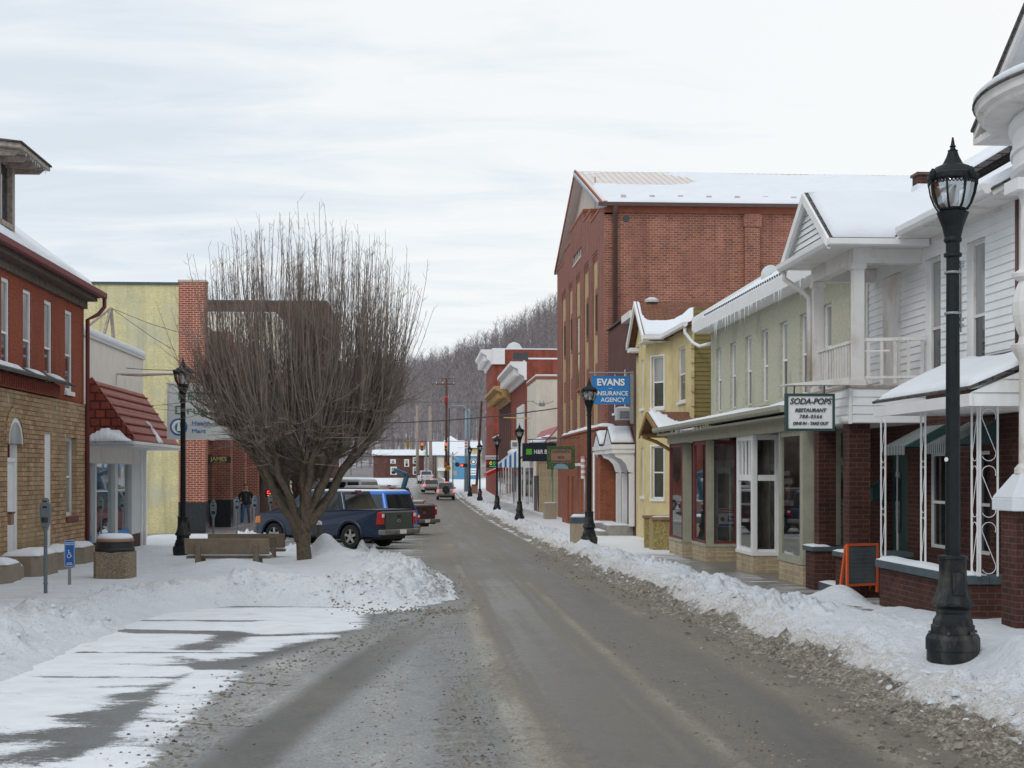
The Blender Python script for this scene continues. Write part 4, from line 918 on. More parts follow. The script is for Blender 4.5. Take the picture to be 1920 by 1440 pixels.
# striped awnings (lie against the wall, over door and window)
def awning(y0, y1, z0, z1, label):
    a = thing('striped_awning', label, 'awning', (7.9, (y0 + y1) / 2, z0), group='dark green striped awnings on the restaurant wall')
    g = MB(); x0 = 7.35; n = 14
    g.poly([(x0, y1, z0), (x0, y0, z0), (7.98, y0, z1), (7.98, y1, z1)], 0)
    g.poly([(x0, y0, z0), (7.98, y0, z0), (7.98, y0, z1)], 0); g.poly([(x0, y1, z0), (7.98, y1, z1), (7.98, y1, z0)], 0)
    for i in range(n):
        a0 = y0 + (y1 - y0) * i / n; a1 = y0 + (y1 - y0) * (i + 1) / n; m_ = (a0 + a1) / 2
        g.poly([(x0 - .003, a1, z0 + .02), (x0 - .003, a1, z0 - .10), (x0 - .003, m_, z0 - .14), (x0 - .003, a0, z0 - .10), (x0 - .003, a0, z0 + .02)], 0)
        g.poly([(x0 - .006, m_ + .012, z0 + .02), (x0 - .006, m_ + .012, z0 - .12), (x0 - .006, m_ - .012, z0 - .12), (x0 - .006, m_ - .012, z0 + .02)], 1)
        g.poly([(x0 - .004, m_ + .012, z0 + .02), (x0 - .004, m_ - .012, z0 + .02), (7.97, m_ - .012, z1 + .004), (7.97, m_ + .012, z1 + .004)], 1)
    g.build('canvas', [M['dkgreen'], M['signgrey']], a)
ya = [onX(1657, 7.35), onX(1697, 7.35), onX(1737, 7.35), onX(1790, 7.35)]
awning(ya[1], ya[0], 2.18, 2.52, 'green striped awning above the dark green door, farther of the two'); awning(ya[3], ya[2], 2.18, 2.52, 'green striped awning over the window just left of the near street lamp')
mb = thing('mailbox', 'dark slanted mailbox on the brown brick wall beside the entrance', 'mailbox', (7.9, 25.1, 1.4))
MB().prism([(7.72, 1.30), (7.98, 1.30), (7.98, 1.72), (7.72, 1.55)], 25.0, 25.3, 'y').build('box', M['dkgreen'], mb, bevel=.01)
MB().box(7.64, 7.99, 24.98, 25.32, 1.56, 1.60).build('lid', M['dkgreen'], mb)

# ---- corner house with the round porch ---------------------------
ch = thing('turreted_house', 'white house with a round snow-topped porch roof at the right edge', 'house', (9, 17.5, G(17)))
cx_, cy_ = 9.76, 17.9; CZ = .22
for (r0, r1, z0, z1, nm) in ((2.30, 2.30, 5.35, 6.06, 'entablature'),):
    pr = [(q0, q1 + CZ) for q0, q1 in [(r0 - .25, 5.30), (r0, 5.32), (r0 + .03, 5.38), (r0, 5.42), (r0, 5.58), (r0 + .03, 5.60), (r0 + .03, 5.66), (r0, 5.68), (r0, 5.86), (r0 + .05, 5.92), (r0 + .05, 6.0), (r0, 6.08)]]
    MB().lathe(pr, (cx_, cy_, 0), 64).build('entablature', M['white'], ch, smooth=False)
MB().lathe([(2.25, 6.04), (2.66, 6.08), (2.68, 6.13), (2.74, 6.16), (2.75, 6.24), (2.78, 6.27), (2.2, 6.30)], (cx_, cy_, CZ), 64).build('cornice', M['white_old'], ch)
MB().lathe([(2.79, 6.262), (2.80, 6.28), (2.79, 6.30), (2.7, 6.32), (.3, 6.9)], (cx_, cy_, CZ), 64).build('porch_roof', M['shingle_dk'], ch)
ns_ = MB(); ns_.lathe([(2.77, 6.29), (2.79, 6.35), (2.71, 6.42), (2.4, 6.52), (1.6, 6.72), (.3, 7.0)], (cx_, cy_, CZ), 64); ns_.build('snow_cover', M['snow'], ch, smooth=True)
b = MB(); b.wall(Fr((9.0, 19.0), (9.0, 13)), 0, 6, -1, 6.5, (), lap=.12)
b.poly([(9, 19.0, -1), (9, 19.0, 6.1), (15, 19.0, 6.1), (15, 19.0, -1)]); b.build('clapboard_wall', M['white_sid'], ch)
b = MB(); ga, gb = 20.05, 10.0; gm_ = (ga + gb) / 2; gzp = 6.5 + .65 * (ga - gm_)
b.hexa([(7.6, ga, 6.34), (7.66, ga, 6.34), (7.66, gm_, gzp - .16), (7.6, gm_, gzp - .16), (7.6, ga, 6.5), (7.66, ga, 6.5), (7.66, gm_, gzp), (7.6, gm_, gzp)])
b.build('barge_board', M['white_old'], ch)
b = MB(); b.slab([(7.57, ga + .03, 6.49), (13, ga + .03, 6.49), (13, gm_, gzp + .04), (7.57, gm_, gzp + .04)], .04); b.slab([(7.57, gb, 6.49), (13, gb, 6.49), (13, gm_, gzp + .04), (7.57, gm_, gzp + .04)], .04); b.build('roof', M['shingle_dk'], ch); b = MB(); b.slab([(7.6, ga, 6.445), (12, ga, 6.445), (12, gm_, gzp - .005), (7.6, gm_, gzp - .005)], .02); b.build('roof_soffit', M['white'], ch)
b = MB(); b.poly([(7.95, ga - .3, 6.3), (7.95, gb, 6.3), (7.95, gm_, gzp - .15)]); b.build('gable', M['white_sid'], ch)
MB().box(7.6, 9.2, ga - 1.3, ga, 6.28, 6.36).build('eave_return', M['white_old'], ch)
# column, urn and pier
kx, ky = onY(1927, 17.0), 17.0
col = [(.15, 1.78), (.15, 1.84), (.10, 1.90), (.095, 3.05), (.11, 3.10), (.185, 3.24), (.195, 3.28), (.11, 3.31), (.095, 3.38), (.13, 3.46), (.175, 3.62), (.18, 3.78), (.14, 3.94), (.10, 4.02), (.17, 4.07), (.18, 4.11), (.10, 4.16), (.08, 4.3), (.072, 4.9), (.09, 4.98), (.12, 5.06)]
MB().lathe(col, (kx, ky, 0), 20, flute=(3.4, 3.98, .94)).build('column', M['white_old'], ch, smooth=False)
MB().box(kx - .2, kx + .6, ky - .2, ky + .2, 5.06, 5.20).build('lintel', M['white'], ch); MB().box(kx - .225, kx + .225, ky - .225, ky + .225, G(17) - .4, 1.35).build('brick_pier', M['brick_dk'], ch)
p = MB(); p.box(kx - .31, kx + .31, ky - .31, ky + .31, 1.35, 1.50)
p.hexa([(kx - .31, ky - .31, 1.5), (kx + .31, ky - .31, 1.5), (kx + .31, ky + .31, 1.5), (kx - .31, ky + .31, 1.5), (kx - .13, ky - .13, 1.78), (kx + .13, ky - .13, 1.78), (kx + .13, ky + .13, 1.78), (kx - .13, ky + .13, 1.78)])
p.build('pier_cap', M['snow'], ch, bevel=.015)


# ---- green house with shopfronts ---------------------------------
GN, GF = 26.24, 40.46
gh = thing('green_house', 'pale green rendered house with sage shopfronts and snowy shed roof', 'house', (8, 33, G(33)))
F = Fr((8.0, GF), (8.0, GN)); gw = []
for px in (1347.5, 1374, 1403, 1433.5, 1469, 1507, 1550):
    y = onX(px, 8); gw.append((GF - y - .34, GF - y + .34, 3.42, 5.10))
b = MB(); b.wall(F, 0, F.L, -1.3, 5.78, gw, .14); b.wall(Fr((14, GF), (8, GF)), 0, 6, -1.3, 5.78); b.wall(Fr((8, GN), (14, GN)), 0, 6, 2.5, 5.78)
b.poly([(8, GF, 5.78), (14, GF, 5.78), (12, GF, 8.3)]); b.build('wall', M['green_wall'], gh)
for i, q in enumerate(gw): window(gh, F, *q, rec=.12, fr=.045, rail=.5, sill='green_wall', up='glass_hi', dn='glass_hi' if i == 3 else 'glass')
rg = .60
def rzg(x): return 5.86 + rg * (x - 7.6)
b = MB(); b.slab([(7.6, GN + .06, rzg(7.6)), (7.6, GF + .1, rzg(7.6)), (12, GF + .1, rzg(12)), (12, GN + .06, rzg(12))], .1)
b.slab([(16.4, GN, rzg(7.6)), (16.4, GF + .1, rzg(7.6)), (12, GF + .1, rzg(12)), (12, GN, rzg(12))], .1); b.build('roof', M['shingle_dk'], gh)
snow_slab(gh, [(7.66, GN + .1, rzg(7.66)), (7.66, GF, rzg(7.66)), (12, GF, rzg(12)), (12, GN + .1, rzg(12))], .11, 60, 20, seed=21)
b = MB(); b.box(7.53, 7.60, GN + .12, GF + .1, 5.60, 5.88); b.box(7.6, 8.0, GN + .12, GF + .1, 5.60, 5.63); b.build('fascia', M['white'], gh)
b = MB(); b.hexa([(7.5, GF + .10, 5.66), (7.5, GF + .16, 5.66), (12, GF + .16, rzg(12) - .06), (12, GF + .10, rzg(12) - .06), (7.5, GF + .10, 6.02), (7.5, GF + .16, 6.02), (12, GF + .16, rzg(12) + .26), (12, GF + .10, rzg(12) + .26)]); b.build('barge_board', M['white'], gh)
for i in range(62): y = GN + .3 + i * .22; MB().box(7.72, 7.75, y - .025, y + .025, rzg(7.7) + .10, rzg(7.7) + .15).build('snow_guard', M['iron'], gh)
icicles(gh, (7.52, 30.5, 5.62), (7.52, 38.5, 5.62), 46, .42, 3); icicles(gh, (7.52, 28.5, 5.62), (7.52, 31, 5.62), 8, .5, 4)
# shopfront ground floor: bays standing forward, doors set back
shed = MB(); shed.slab([(6.5, GN - .05, 2.93), (6.5, GF + .2, 2.93), (7.99, GF + .2, 3.22), (7.99, GN - .05, 3.22)], .08); shed.build('shed_roof', M['shingle_dk'], gh)
snow_slab(gh, [(6.56, GN, 2.93), (6.56, GF + .1, 2.93), (7.97, GF + .1, 3.22), (7.97, GN, 3.22)], .10, 90, 10, seed=22)
gutter(gh, (6.46, GN - .05, 2.93), (6.46, GF + .2, 2.93), .06, 'sage')
icicles(gh, (6.47, 33, 2.88), (6.47, 40, 2.88), 40, .12, 9)
MB().box(6.52, 7.98, GN + .03, GF + .1, 2.78, 2.82).build('porch_ceiling', M['sage'], gh)
MB().box(6.80, 6.95, GN - .02, GF + .02, 2.56, 2.78).build('header', M['sage'], gh)
bounds = dict(a0=onX(1255, 6.85), a1=onX(1279, 6.85), b0=onX(1299, 6.85), b1=onX(1323, 6.85), c0=onX(1381, 6.85), c1=onX(1412, 6.85), d0=onX(1460, 6.85), d1=GN)
def shopbay(y0, y1, xback, frame, base='brick_tan', corner=None, side_glass=True, valance=False, red=None, name='shop_window'):
    """glazed bay from far y0 to near y1; glass on the street face and on the near side face"""
    zb = G((y0 + y1) / 2) + .50; zt = 2.56; gz = G((y0 + y1) / 2)
    o = MB(); o.box(6.85, xback, y1, y0, gz - .25, zb); ob = o.build(name, M[base], gh)
    MB().box(6.83, xback + .02, y1 - .02, y0 + .02, zb, zb + .07).build('sill', M[frame], ob)
    fm = MB(); t = .09
    for (x, y) in ((6.85 + t / 2, y1 + t / 2), (6.85 + t / 2, y0 - t / 2), (xback - t / 2, y1 + t / 2)): fm.box(x - t / 2, x + t / 2, y - t / 2, y + t / 2, zb + .07, zt)
    fm.box(6.87, 6.92, y1 + t, y0 - t, zt - .1, zt - .001); fm.box(6.85 + t, xback - t, y1 + .02, y1 + .07, zt - .1, zt - .001)
    fm.box(6.87, 6.92, y1 + t, y0 - t, zb + .072, zb + .13); fm.box(6.85 + t, xback - t, y1 + .02, y1 + .07, zb + .072, zb + .13)
    fm.build('frame', M[frame if corner is None else corner], ob)
    g = MB(); g.poly([(6.89, y0 - t, zb + .1), (6.89, y1 + t, zb + .1), (6.89, y1 + t, zt - .05), (6.89, y0 - t, zt - .05)])
    if side_glass: g.poly([(6.9, y1 + .045, zb + .1), (xback - t, y1 + .045, zb + .1), (xback - t, y1 + .045, zt - .05), (6.9, y1 + .045, zt - .05)])
    g.build('pane', M['glass_cl'], ob)
    inr = MB(); inr.box(xback + .0, xback + .04, y1, y0, zb, zt); inr.box(6.93, xback, y0 - .04, y0 - .02, zb, zt); inr.box(6.95, xback, y1 + .05, y0 - .05, zt - .03, zt - .02); inr.build('interior', M['room'], ob)
    if valance: MB().box(6.93, 6.95, y1 + t, y0 - t, zt - .45, zt - .03).build('valance', M['pinkcurt'], ob)
    return ob, zb
ob1, zb = shopbay(bounds['a0'], bounds['a1'], 7.6, 'sage', corner='maroon', side_glass=False, valance=True)
MB().box(6.86, 7.1, bounds['a1'] - .006, bounds['a1'] + .1, zb + .07, 2.555).build('pilaster', M['sage'], ob1)
ob2, zb = shopbay(bounds['b0'], bounds['b1'], 7.65, 'sage', corner='maroon', valance=True)
MB().box(6.86, 7.05, bounds['b1'] - .012, bounds['b1'] + .1, zb + .07, 2.555).build('pilaster', M['sage'], ob2)
MB().box(7.07, 7.6, bounds['b1'] + .08, bounds['b1'] + .10, 2.08, 2.42).build('valance', M['maroon'], ob2)
ob3, zb3 = shopbay(bounds['c0'], bounds['c1'], 7.40, 'white', corner='white', name='shop_window')
g = MB(); y0_, y1_ = bounds['c0'], bounds['c1']
g.box(6.84, 6.93, y1_ - .01, y1_ + .17, zb3 + .072, 2.557); g.box(6.86, 6.915, y1_ + .17, y0_ - .09, 1.62, 1.74); g.box(6.95, 7.33, y1_ + .015, y1_ + .065, 1.62, 1.74)
for k in range(3): yy = y1_ + .17 + (y0_ - y1_ - .26) * (k + 1) / 4; g.box(6.87, 6.91, yy - .025, yy + .025, 1.74, 2.46)
g.build('transom_bars', M['white'], ob3)
ob4, zb4 = shopbay(bounds['d0'], bounds['d1'] + .02, 7.2, 'sage', corner='sage', side_glass=False)
MB().box(6.84, 7.12, bounds['d1'] - .004, bounds['d1'] + .20, zb4 + .075, 2.555).build('pilaster', M['sage'], ob4)
# recessed back wall of the shops with doors
b = MB(); b.box(7.78, 7.86, GN + .1, GF - .1, -.9, 2.78); b.build('shop_back_wall', M['room'], gh)
for y0, y1 in ((bounds['b0'] + .15, bounds['a1'] - .15), (bounds['c0'] + .9, bounds['b1'] - .9), (bounds['d0'] + .25, bounds['c1'] - .25)):
    z0 = G(y0) + .2; d = MB(); d.box(7.66, 7.72, y0, y1, z0, z0 + 2.15); dd = d.build('door', M['sage'], gh); MB().box(7.652, 7.658, y0 + .14, y1 - .14, z0 + .3, z0 + 2.0).build('pane', M['glass'], dd)
b = MB(); b.box(6.86, 8.0, GF - .06, GF, -.9, 2.6); b.build('end_wall', M['sage'], gh)
# glazed end wall facing the restaurant steps
FE = Fr((6.95, GN - .01), (8.0, GN - .01)); b = MB()
b.wall(FE, .0, 1.05, -.6, 2.58, [(.08, .48, .25, 1.92), (.58, .98, .25, 1.92), (.08, .48, 2.05, 2.5), (.58, .98, 2.05, 2.5)], .06); ew = b.build('shop_side_front', M['sage'], gh)
g = MB(); 
for q in ((.08, .48, .25, 1.92), (.58, .98, .25, 1.92), (.08, .48, 2.05, 2.5), (.58, .98, 2.05, 2.5)): g.poly([FE.p(q[0], q[2], -.03), FE.p(q[1], q[2], -.03), FE.p(q[1], q[3], -.03), FE.p(q[0], q[3], -.03)])
g.build('pane', M['glass_cl'], ew); MB().box(7.25, 7.9, GN + .15, GN + .2, -.5, 2.6).build('interior', M['room'], ew)
b = MB(); r_ = random.Random(4)
for i in range(70):   # window-sill plants seen behind the glass
    x, z_ = 7.45 + .35 * r_.random(), .6 + 1.2 * r_.random(); a = r_.random() * 6; s_ = .05 + .07 * r_.random(); b.poly([(x, GN + .09, z_), (x + s_ * math.cos(a), GN + .08, z_ + s_ * math.sin(a)), (x + s_ * math.cos(a + .8), GN + .07, z_ + s_ * math.sin(a + .8))])
M['leaf'] = mk('houseplant_leaves', (0.04, 0.09, 0.03), .6, .4, 10); b.build('plant_leaves', M['leaf'], ew)
# chimney
cy = 33.0; cxx = onY(1731, cy); ck = MB(); ck.box(cxx - .18, cxx + .18, cy - .2, cy + .2, rzg(cxx) - .2, hz(331, cxx, cy)); co_ = ck.build('chimney', M['brick_dk'], gh)
MB().box(cxx - .22, cxx + .22, cy - .24, cy + .24, hz(331, cxx, cy), hz(331, cxx, cy) + .06).build('chimney_cap', M['trimdk'], co_)
MB().box(cxx - .2, cxx + .2, cy - .22, cy + .22, rzg(cxx), rzg(cxx) + .14).build('flashing', M['snow'], co_)
# satellite dish
dx_, dy_ = onY(1447, 38.5), 38.5; dz_ = hz(517, dx_, dy_)
sd = thing('satellite_dish', 'grey satellite dish on the snowy roof of the green house', 'satellite dish', (dx_, dy_, dz_ - .3))
g = MB(); nR = 5; 
for i in range(nR + 1):
    r = .27 * i / nR
    for j in range(20): a = 2 * math.pi * j / 20; g.v.append((dx_ + r * math.cos(a), dy_ - .10 * (1 - (i / nR) ** 2) + .1, dz_ + r * 1.1 * math.sin(a)))
for i in range(nR):
    for j in range(20): g.f.append((i * 20 + j, i * 20 + (j + 1) % 20, (i + 1) * 20 + (j + 1) % 20, (i + 1) * 20 + j)); g.m.append(0)
g.build('dish', M['signgrey'], sd, smooth=True); MB().tube([(dx_, dy_ + .1, dz_), (dx_ + .05, dy_ + .2, dz_ - .5)], .025).build('mast', M['iron'], sd)
MB().tube([(dx_, dy_ - .02, dz_ - .1), (dx_ - .03, dy_ - .3, dz_ - .02)], .012).build('arm', M['iron'], sd)
b = MB(); b.tube([(dx_ + .06 * math.cos(a), dy_ - .012, dz_ + .06 * math.sin(a) - .01) for a in frange(0, 6.28, 12)], .006, 4)
b.tube([(dx_ + .05 * math.cos(a) - .06, dy_ - .012, dz_ + .05 * math.sin(a) - .07) for a in frange(0, 6.28, 12)], .006, 4); b.tube([(dx_ + .05 * math.cos(a) + .06, dy_ - .012, dz_ + .05 * math.sin(a) - .07) for a in frange(0, 6.28, 12)], .006, 4); b.build('emblem', M['iron'], sd)

# ---- yellow house with the bay -----------------------------------
yh = thing('yellow_house', 'ochre yellow house with angled bay and half-bare brown roof', 'house', (8, 47, G(47)))
P = [(8.0, 54.5), (8.0, 50.7), (7.38, 49.7), (7.38, 48.0), (8.0, 46.85), (8.0, 43.1), (16, 43.1)]
b = MB(); ZT = 6.08
for i in range(len(P) - 2):
    F_ = Fr(P[i], P[i + 1]); hh = ()
    if i == 3: hh = [(.30, .94, 3.86, 5.5), (.30, .94, .95, 2.62)]
    if i == 2: hh = [(.6, 1.1, 3.9, 5.5), (.6, 1.1, 1.0, 2.6)]
    if i == 4: hh = [(F_.L - (onX(1272, 8) - 43.1) - .0, F_.L - (onX(1285, 8) - 43.1), 3.95, 5.6)]
    hh = [(min(q[0], q[1]), max(q[0], q[1]), q[2], q[3]) for q in hh]
    z0 = -.30 if i in (1, 2, 3) else -1.5
    b.wall(F_, 0, F_.L, z0, ZT, hh, .1)
    for q in hh: window(yh, F_, *q, rec=.09, fr=.05, rail=.5, sill='white', up='glass_hi' if q[2] > 3 and i == 3 else ('glass' if i == 3 else 'glass_hi'), casing=.05 if i == 3 else 0)
b.poly([(7.38, 48.0, -.3), (7.38, 49.7, -.3), (8, 50.7, -.3), (8, 46.85, -.3)][::-1])
b.build('wall', M['yellow_wall'], yh)
b = MB(); b.wall(Fr(P[5], P[6]), 0, 8, -1.5, ZT + .5, (), lap=.13, lapw=.02); b.build('clapboard_side', M['olive'], yh)
b = MB(); b.box(7.97, 8.03, 43.07, 43.13, -1.4, 6.0); 
for i in range(16): b.box(7.93, 8.02, 43.02, 43.3, -.9 + i * .42, -.9 + i * .42 + .2)
b.build('quoin', M['yellow_wall'], yh)
YM, YE, YG = 48.75, 46.95, 50.6; ZP = 7.40; GX = 7.12
b = MB(); b.slab([(GX, YE, 6.12), (10.5, YE, 6.12), (10.5, YM, ZP), (GX, YM, ZP)], .09); b.slab([(GX, YG, 6.12), (10.5, YG, 6.12), (10.5, YM, ZP), (GX, YM, ZP)], .09)
b.slab([(7.75, 42.9, 6.12), (7.75, 54.6, 6.12), (12, 54.6, 7.9), (12, 42.9, 7.9)], .09); b.build('roof', M['shingle'], yh)
snow_slab(yh, [(GX + .05, YE + .05, 6.13), (10.4, YE + .05, 6.13), (10.4, YM, ZP), (GX + .05, YM, ZP)], .07, 60, 26, seed=31, bare=lambda U, V: sst(.40, .50, V + .10 * (fbm(U * 9, V * 4, 6) - .5) - .25 * sst(.08, 0, U) - .35 * sst(.30, .55, U)) * sst(.01, .05, U))
snow_slab(yh, [(7.8, 43.0, 6.12), (7.8, 47.2, 6.12), (12, 47.2, 7.9), (12, 43.0, 7.9)], .07, 30, 20, seed=32)
b = MB()
for y, s_ in ((YE, 1), (YG, -1)):
    q = [(GX - .05, y, 5.95), (GX + .02, y, 5.95), (GX + .02, YM, ZP - .17), (GX - .05, YM, ZP - .17), (GX - .05, y, 6.13), (GX + .02, y, 6.13), (GX + .02, YM, ZP + .01), (GX - .05, YM, ZP + .01)]
    b.hexa(q)
b.build('barge_board', M['white'], yh); b = MB(); b.box(GX, 8.0, 49.9, YG, 5.86, 5.98); b.build('eave_return', M['white'], yh)
MB().poly([(7.37, YG - .1, 6.0), (7.37, YE + .1, 6.0), (7.37, YM, ZP - .1)]).build('gable', M['yellow_wall'], yh)
gutter(yh, (GX - .02, YE - .02, 6.06), (7.75, YE - .06, 6.06), .07); gutter(yh, (7.72, 46.9, 6.08), (7.72, 42.8, 6.08), .07); MB().box(GX, 8, YE, 48.1, 5.93, 5.96).build('soffit', M['white_old'], yh)
pipe(yh, [(7.74, 43.0, 6.0), (7.74, 43.0, 5.85), (7.95, 42.9, 5.55), (8.1, 42.6, 5.42), (8.1, 40.9, 5.36)], .05, 'white')
b = MB(); b.lathe([(.22, 0), (.24, .08), (.10, .16)], (onY(1222, YM), YM, ZP - .02), 12); b.build('roof_vent', M['signgrey'], yh)
# door hood with wooden brackets
hd = yh; HX = 6.75; HN, HF, HM = onX(1236, HX), onX(1200, HX), onX(1213, HX)
b = MB(); b.slab([(HX, HN, 2.96), (7.99, HN, 2.96), (7.99, HM, 3.58), (HX, HM, 3.58)], .06); b.slab([(HX, HF, 2.96), (7.99, HF, 2.96), (7.99, HM, 3.58), (HX, HM, 3.58)], .06); b.build('door_hood', M['shingle'], yh)
snow_slab(yh, [(HX + .03, HN + .05, 2.97), (7.97, HN + .05, 2.97), (7.97, HM, 3.58), (HX + .03, HM, 3.58)], .07, 30, 14, seed=34, bare=lambda U, V: sst(.55, .75, U * .7 + V * .5 + .25 * (fbm(U * 12, V * 6, 8) - .5)))
M['brackets'] = mk('old_ochre_woodwork', (0.30, 0.19, 0.07), .9, .3, 6, bump=.3)
b = MB(); b.hexa([(HX - .04, HN, 2.82), (HX, HN, 2.82), (HX, HM, 3.44), (HX - .04, HM, 3.44), (HX - .04, HN, 2.95), (HX, HN, 2.95), (HX, HM, 3.57), (HX - .04, HM, 3.57)]); b.hexa([(HX - .04, HF, 2.82), (HX, HF, 2.82), (HX, HM, 3.44), (HX - .04, HM, 3.44), (HX - .04, HF, 2.95), (HX, HF, 2.95), (HX, HM, 3.57), (HX - .04, HM, 3.57)])
for y in (HN + .25, HF - .25): b.tube([(HX + .05, y, 2.86), (HX + .45, y, 2.72), (7.75, y, 2.4), (7.95, y, 1.95)], [.05, .06, .06, .05], 6); b.box(HX + .02, 7.98, y - .05, y + .05, 2.84, 2.94)
b.build('bracket', M['brackets'], yh)
b = MB(); b.box(7.42, 7.56, 47.9, 48.05, G(48) - .1, -.3); b.box(7.60, 7.74, 47.55, 47.7, G(48) - .1, -.3); b.box(7.86, 8.2, 47.2, 47.4, G(48) - .1, -.3); b.build('bay_support', M['brackets'], yh)
M['cork'] = mk('cork_textured_render', (0.33, 0.26, 0.10), .95, .5, 22, bump=.7)
st = thing('stoop_wall', 'textured ochre stoop side wall with brown cap before the yellow house', 'wall', (7.4, 43.5, G(43)))
b = MB(); xa, xb_ = onY(1225, 42.7), 7.9; b.box(xa, xb_, 42.7, 42.9, G(43) - .1, .42); b.box(xa, xb_, 44.3, 44.5, G(43) - .1, .42); b.box(xa, xa + .18, 42.9, 43.5, G(43) - .1, .42); b.build('render_wall', M['cork'], st)
b = MB(); b.box(xa - .05, xb_, 42.64, 42.96, .42, .50); b.box(xa - .05, xb_, 44.25, 44.55, .42, .50); b.build('cap', M['tanboard'], st); snow_slab(st, [(xa, 42.66, .5), (xb_, 42.66, .5), (xb_, 42.94, .5), (xa, 42.94, .5)], .03, 14, 4, seed=36)

# ---- red house with two white door hoods -------------------------
rh = thing('red_house', 'narrow dark red brick house with two white gabled door hoods', 'house', (8, 58, G(58)))
RZ = hz(600, 8, onX(1172, 8)); yy0, yy1 = 54.5, 62.6
F = Fr((8.0, yy1), (8.0, yy0)); b = MB(); hs_ = [(yy1 - 57.6 - .3, yy1 - 57.6 + .3, .3, 2.2), (yy1 - 60.6 - .3, yy1 - 60.6 + .3, .3, 2.2), (yy1 - 57.6 - .3, yy1 - 57.6 + .3, 4.2, 5.8), (yy1 - 60.6 - .3, yy1 - 60.6 + .3, 4.2, 5.8)]
b.wall(F, 0, F.L, -1.2, RZ, hs_, .1); b.wall(Fr((8, yy0), (16, yy0)), 0, 8, -1.2, RZ); b.poly([(8, yy0, RZ), (16, yy0, RZ), (16, yy1, RZ), (8, yy1, RZ)]); b.build('wall', M['brick_far'], rh)
for q in hs_: window(rh, F, *q, rec=.08, sill='white')
b = MB(); b.box(7.75, 8.0, yy0 - .1, yy0 + 2.2, RZ - .22, RZ + .05); b.build('cornice', M['white_old'], rh); MB().box(7.9, 16, yy0 - .05, yy1, RZ + .051, RZ + .1).build('roof_edge', M['trimdk'], rh)
for k, ym in enumerate((55.9, 59.5)):
    HX = 7.1; hw = 1.15; z0, zp = 2.78, 3.42 + .1 * (k == 0); b = MB(); b.slab([(HX, ym - hw, z0 + .1), (7.99, ym - hw, z0 + .1), (7.99, ym, zp), (HX, ym, zp)], .06); b.slab([(HX, ym + hw, z0 + .1), (7.99, ym + hw, z0 + .1), (7.99, ym, zp), (HX, ym, zp)], .06); hood = b.build('door_hood', M['shingle_dk'], rh)
    snow_slab(hood, [(HX + .02, ym - hw + .03, z0 + .11), (7.97, ym - hw + .03, z0 + .11), (7.97, ym, zp), (HX + .02, ym, zp)], .12, 14, 10, seed=41 + k)
    b = MB(); b.poly([(HX + .03, ym + hw, z0 + .05), (HX + .03, ym - hw, z0 + .05), (HX + .03, ym, zp - .08)]); b.box(HX, 7.99, ym - hw, ym + hw, z0 - .12, z0 + .04); b.box(HX + .05, 7.99, ym - hw + .05, ym + hw - .05, z0 - .28, z0 - .121); b.build('entablature', M['white'], hood)
    
    for s_ in (-1, 1):
        b = MB(); y = ym + s_ * (hw - .2)
        pts = [(7.97, y, 1.75), (7.90, y, 2.05), (7.6, y, 2.30), (7.3, y, 2.46)]
        b.prism([(7.22, z0 - .28), (7.30, 2.36), (7.5, 2.28), (7.68, 2.1), (7.78, 1.8), (7.99, 1.75), (7.99, z0 - .28)], y - .07, y + .07, 'y'); b.box(7.80, 7.99, y - .1, y + .1, G(57) + .5, 1.75); b.build('bracket', M['white'], hood)

    gz = G(ym) + .1; s1 = MB(); s1.box(7.0, 7.99, ym - .8, ym + .8, gz - .2, gz + .42); s1.box(6.65, 6.999, ym - .8, ym + .8, gz - .2, gz + .20); stp = s1.build('stoop', M['concrete'], rh, bevel=.02)
    snow_slab(stp, [(6.66, ym - .78, gz + .2), (6.66, ym + .78, gz + .2), (6.99, ym + .78, gz + .2), (6.99, ym - .78, gz + .2)], .05, 10, 4, seed=44 + k); snow_slab(stp, [(7.01, ym - .78, gz + .42), (7.01, ym + .78, gz + .42), (7.9, ym + .78, gz + .42), (7.9, ym - .78, gz + .42)], .04, 10, 6, seed=46 + k)
pipe(rh, [(7.15, 60.5, 2.6), (7.15, 60.5, G(60) + .45), (6.9, 60.3, G(60) + .2)], .05, 'white')
ac = thing('air_conditioner', 'grey box air conditioner beneath the blue insurance sign', 'air conditioner', (7.6, 56, 3.9))
ax0, ax1 = onY(1156, 56), onY(1183, 56); b = MB(); b.box(ax0, ax1, 56, 56.5, 3.75, 4.22); b.build('housing', M['signgrey'], ac, bevel=.02)
b = MB(); b.box(ax0 + .12, ax1 - .06, 55.99, 56.0, 3.82, 4.1); b.build('grille', M['steel'], ac); snow_slab(ac, [(ax0, 56, 4.22), (ax1, 56, 4.22), (ax1, 56.5, 4.22), (ax0, 56.5, 4.22)], .05, 8, 6, seed=48)

# ---- big brick theatre -------------------------------------------
TN, TF = 63.93, 85.7
th = thing('brick_theatre', 'tall red brick theatre with pale metal gable roof under snow', 'building', (8, 75, G(75)))
b = MB(); b.wall(Fr((8, TN), (46, TN)), 0, 38, -1.3, 13.0); b.build('side_wall', M['brick_th'], th)
b = MB(); xa, xb_ = onY(1395, TN), onY(1423, TN); b.box(xa, xb_, TN - .22, TN, -1.0, 12.95); b.box(xa - .06, xb_ + .06, TN - .28, TN, 12.4, 12.9); xc2 = onY(1860, TN); b.build('pilaster', M['brick_th'], th); MB().box(xc2, xc2 + .64, TN - .22, TN, -1, 12.95).build('pilaster', M['brick_th'], th)
M['stonered'] = mk('red_stone_band', (0.33, 0.11, 0.065), .85, .15, 3, bump=.2)
MB().box(8.0, 46, TN - .07, TN, 12.97, 13.25).build('stone_band', M['stonered'], th)
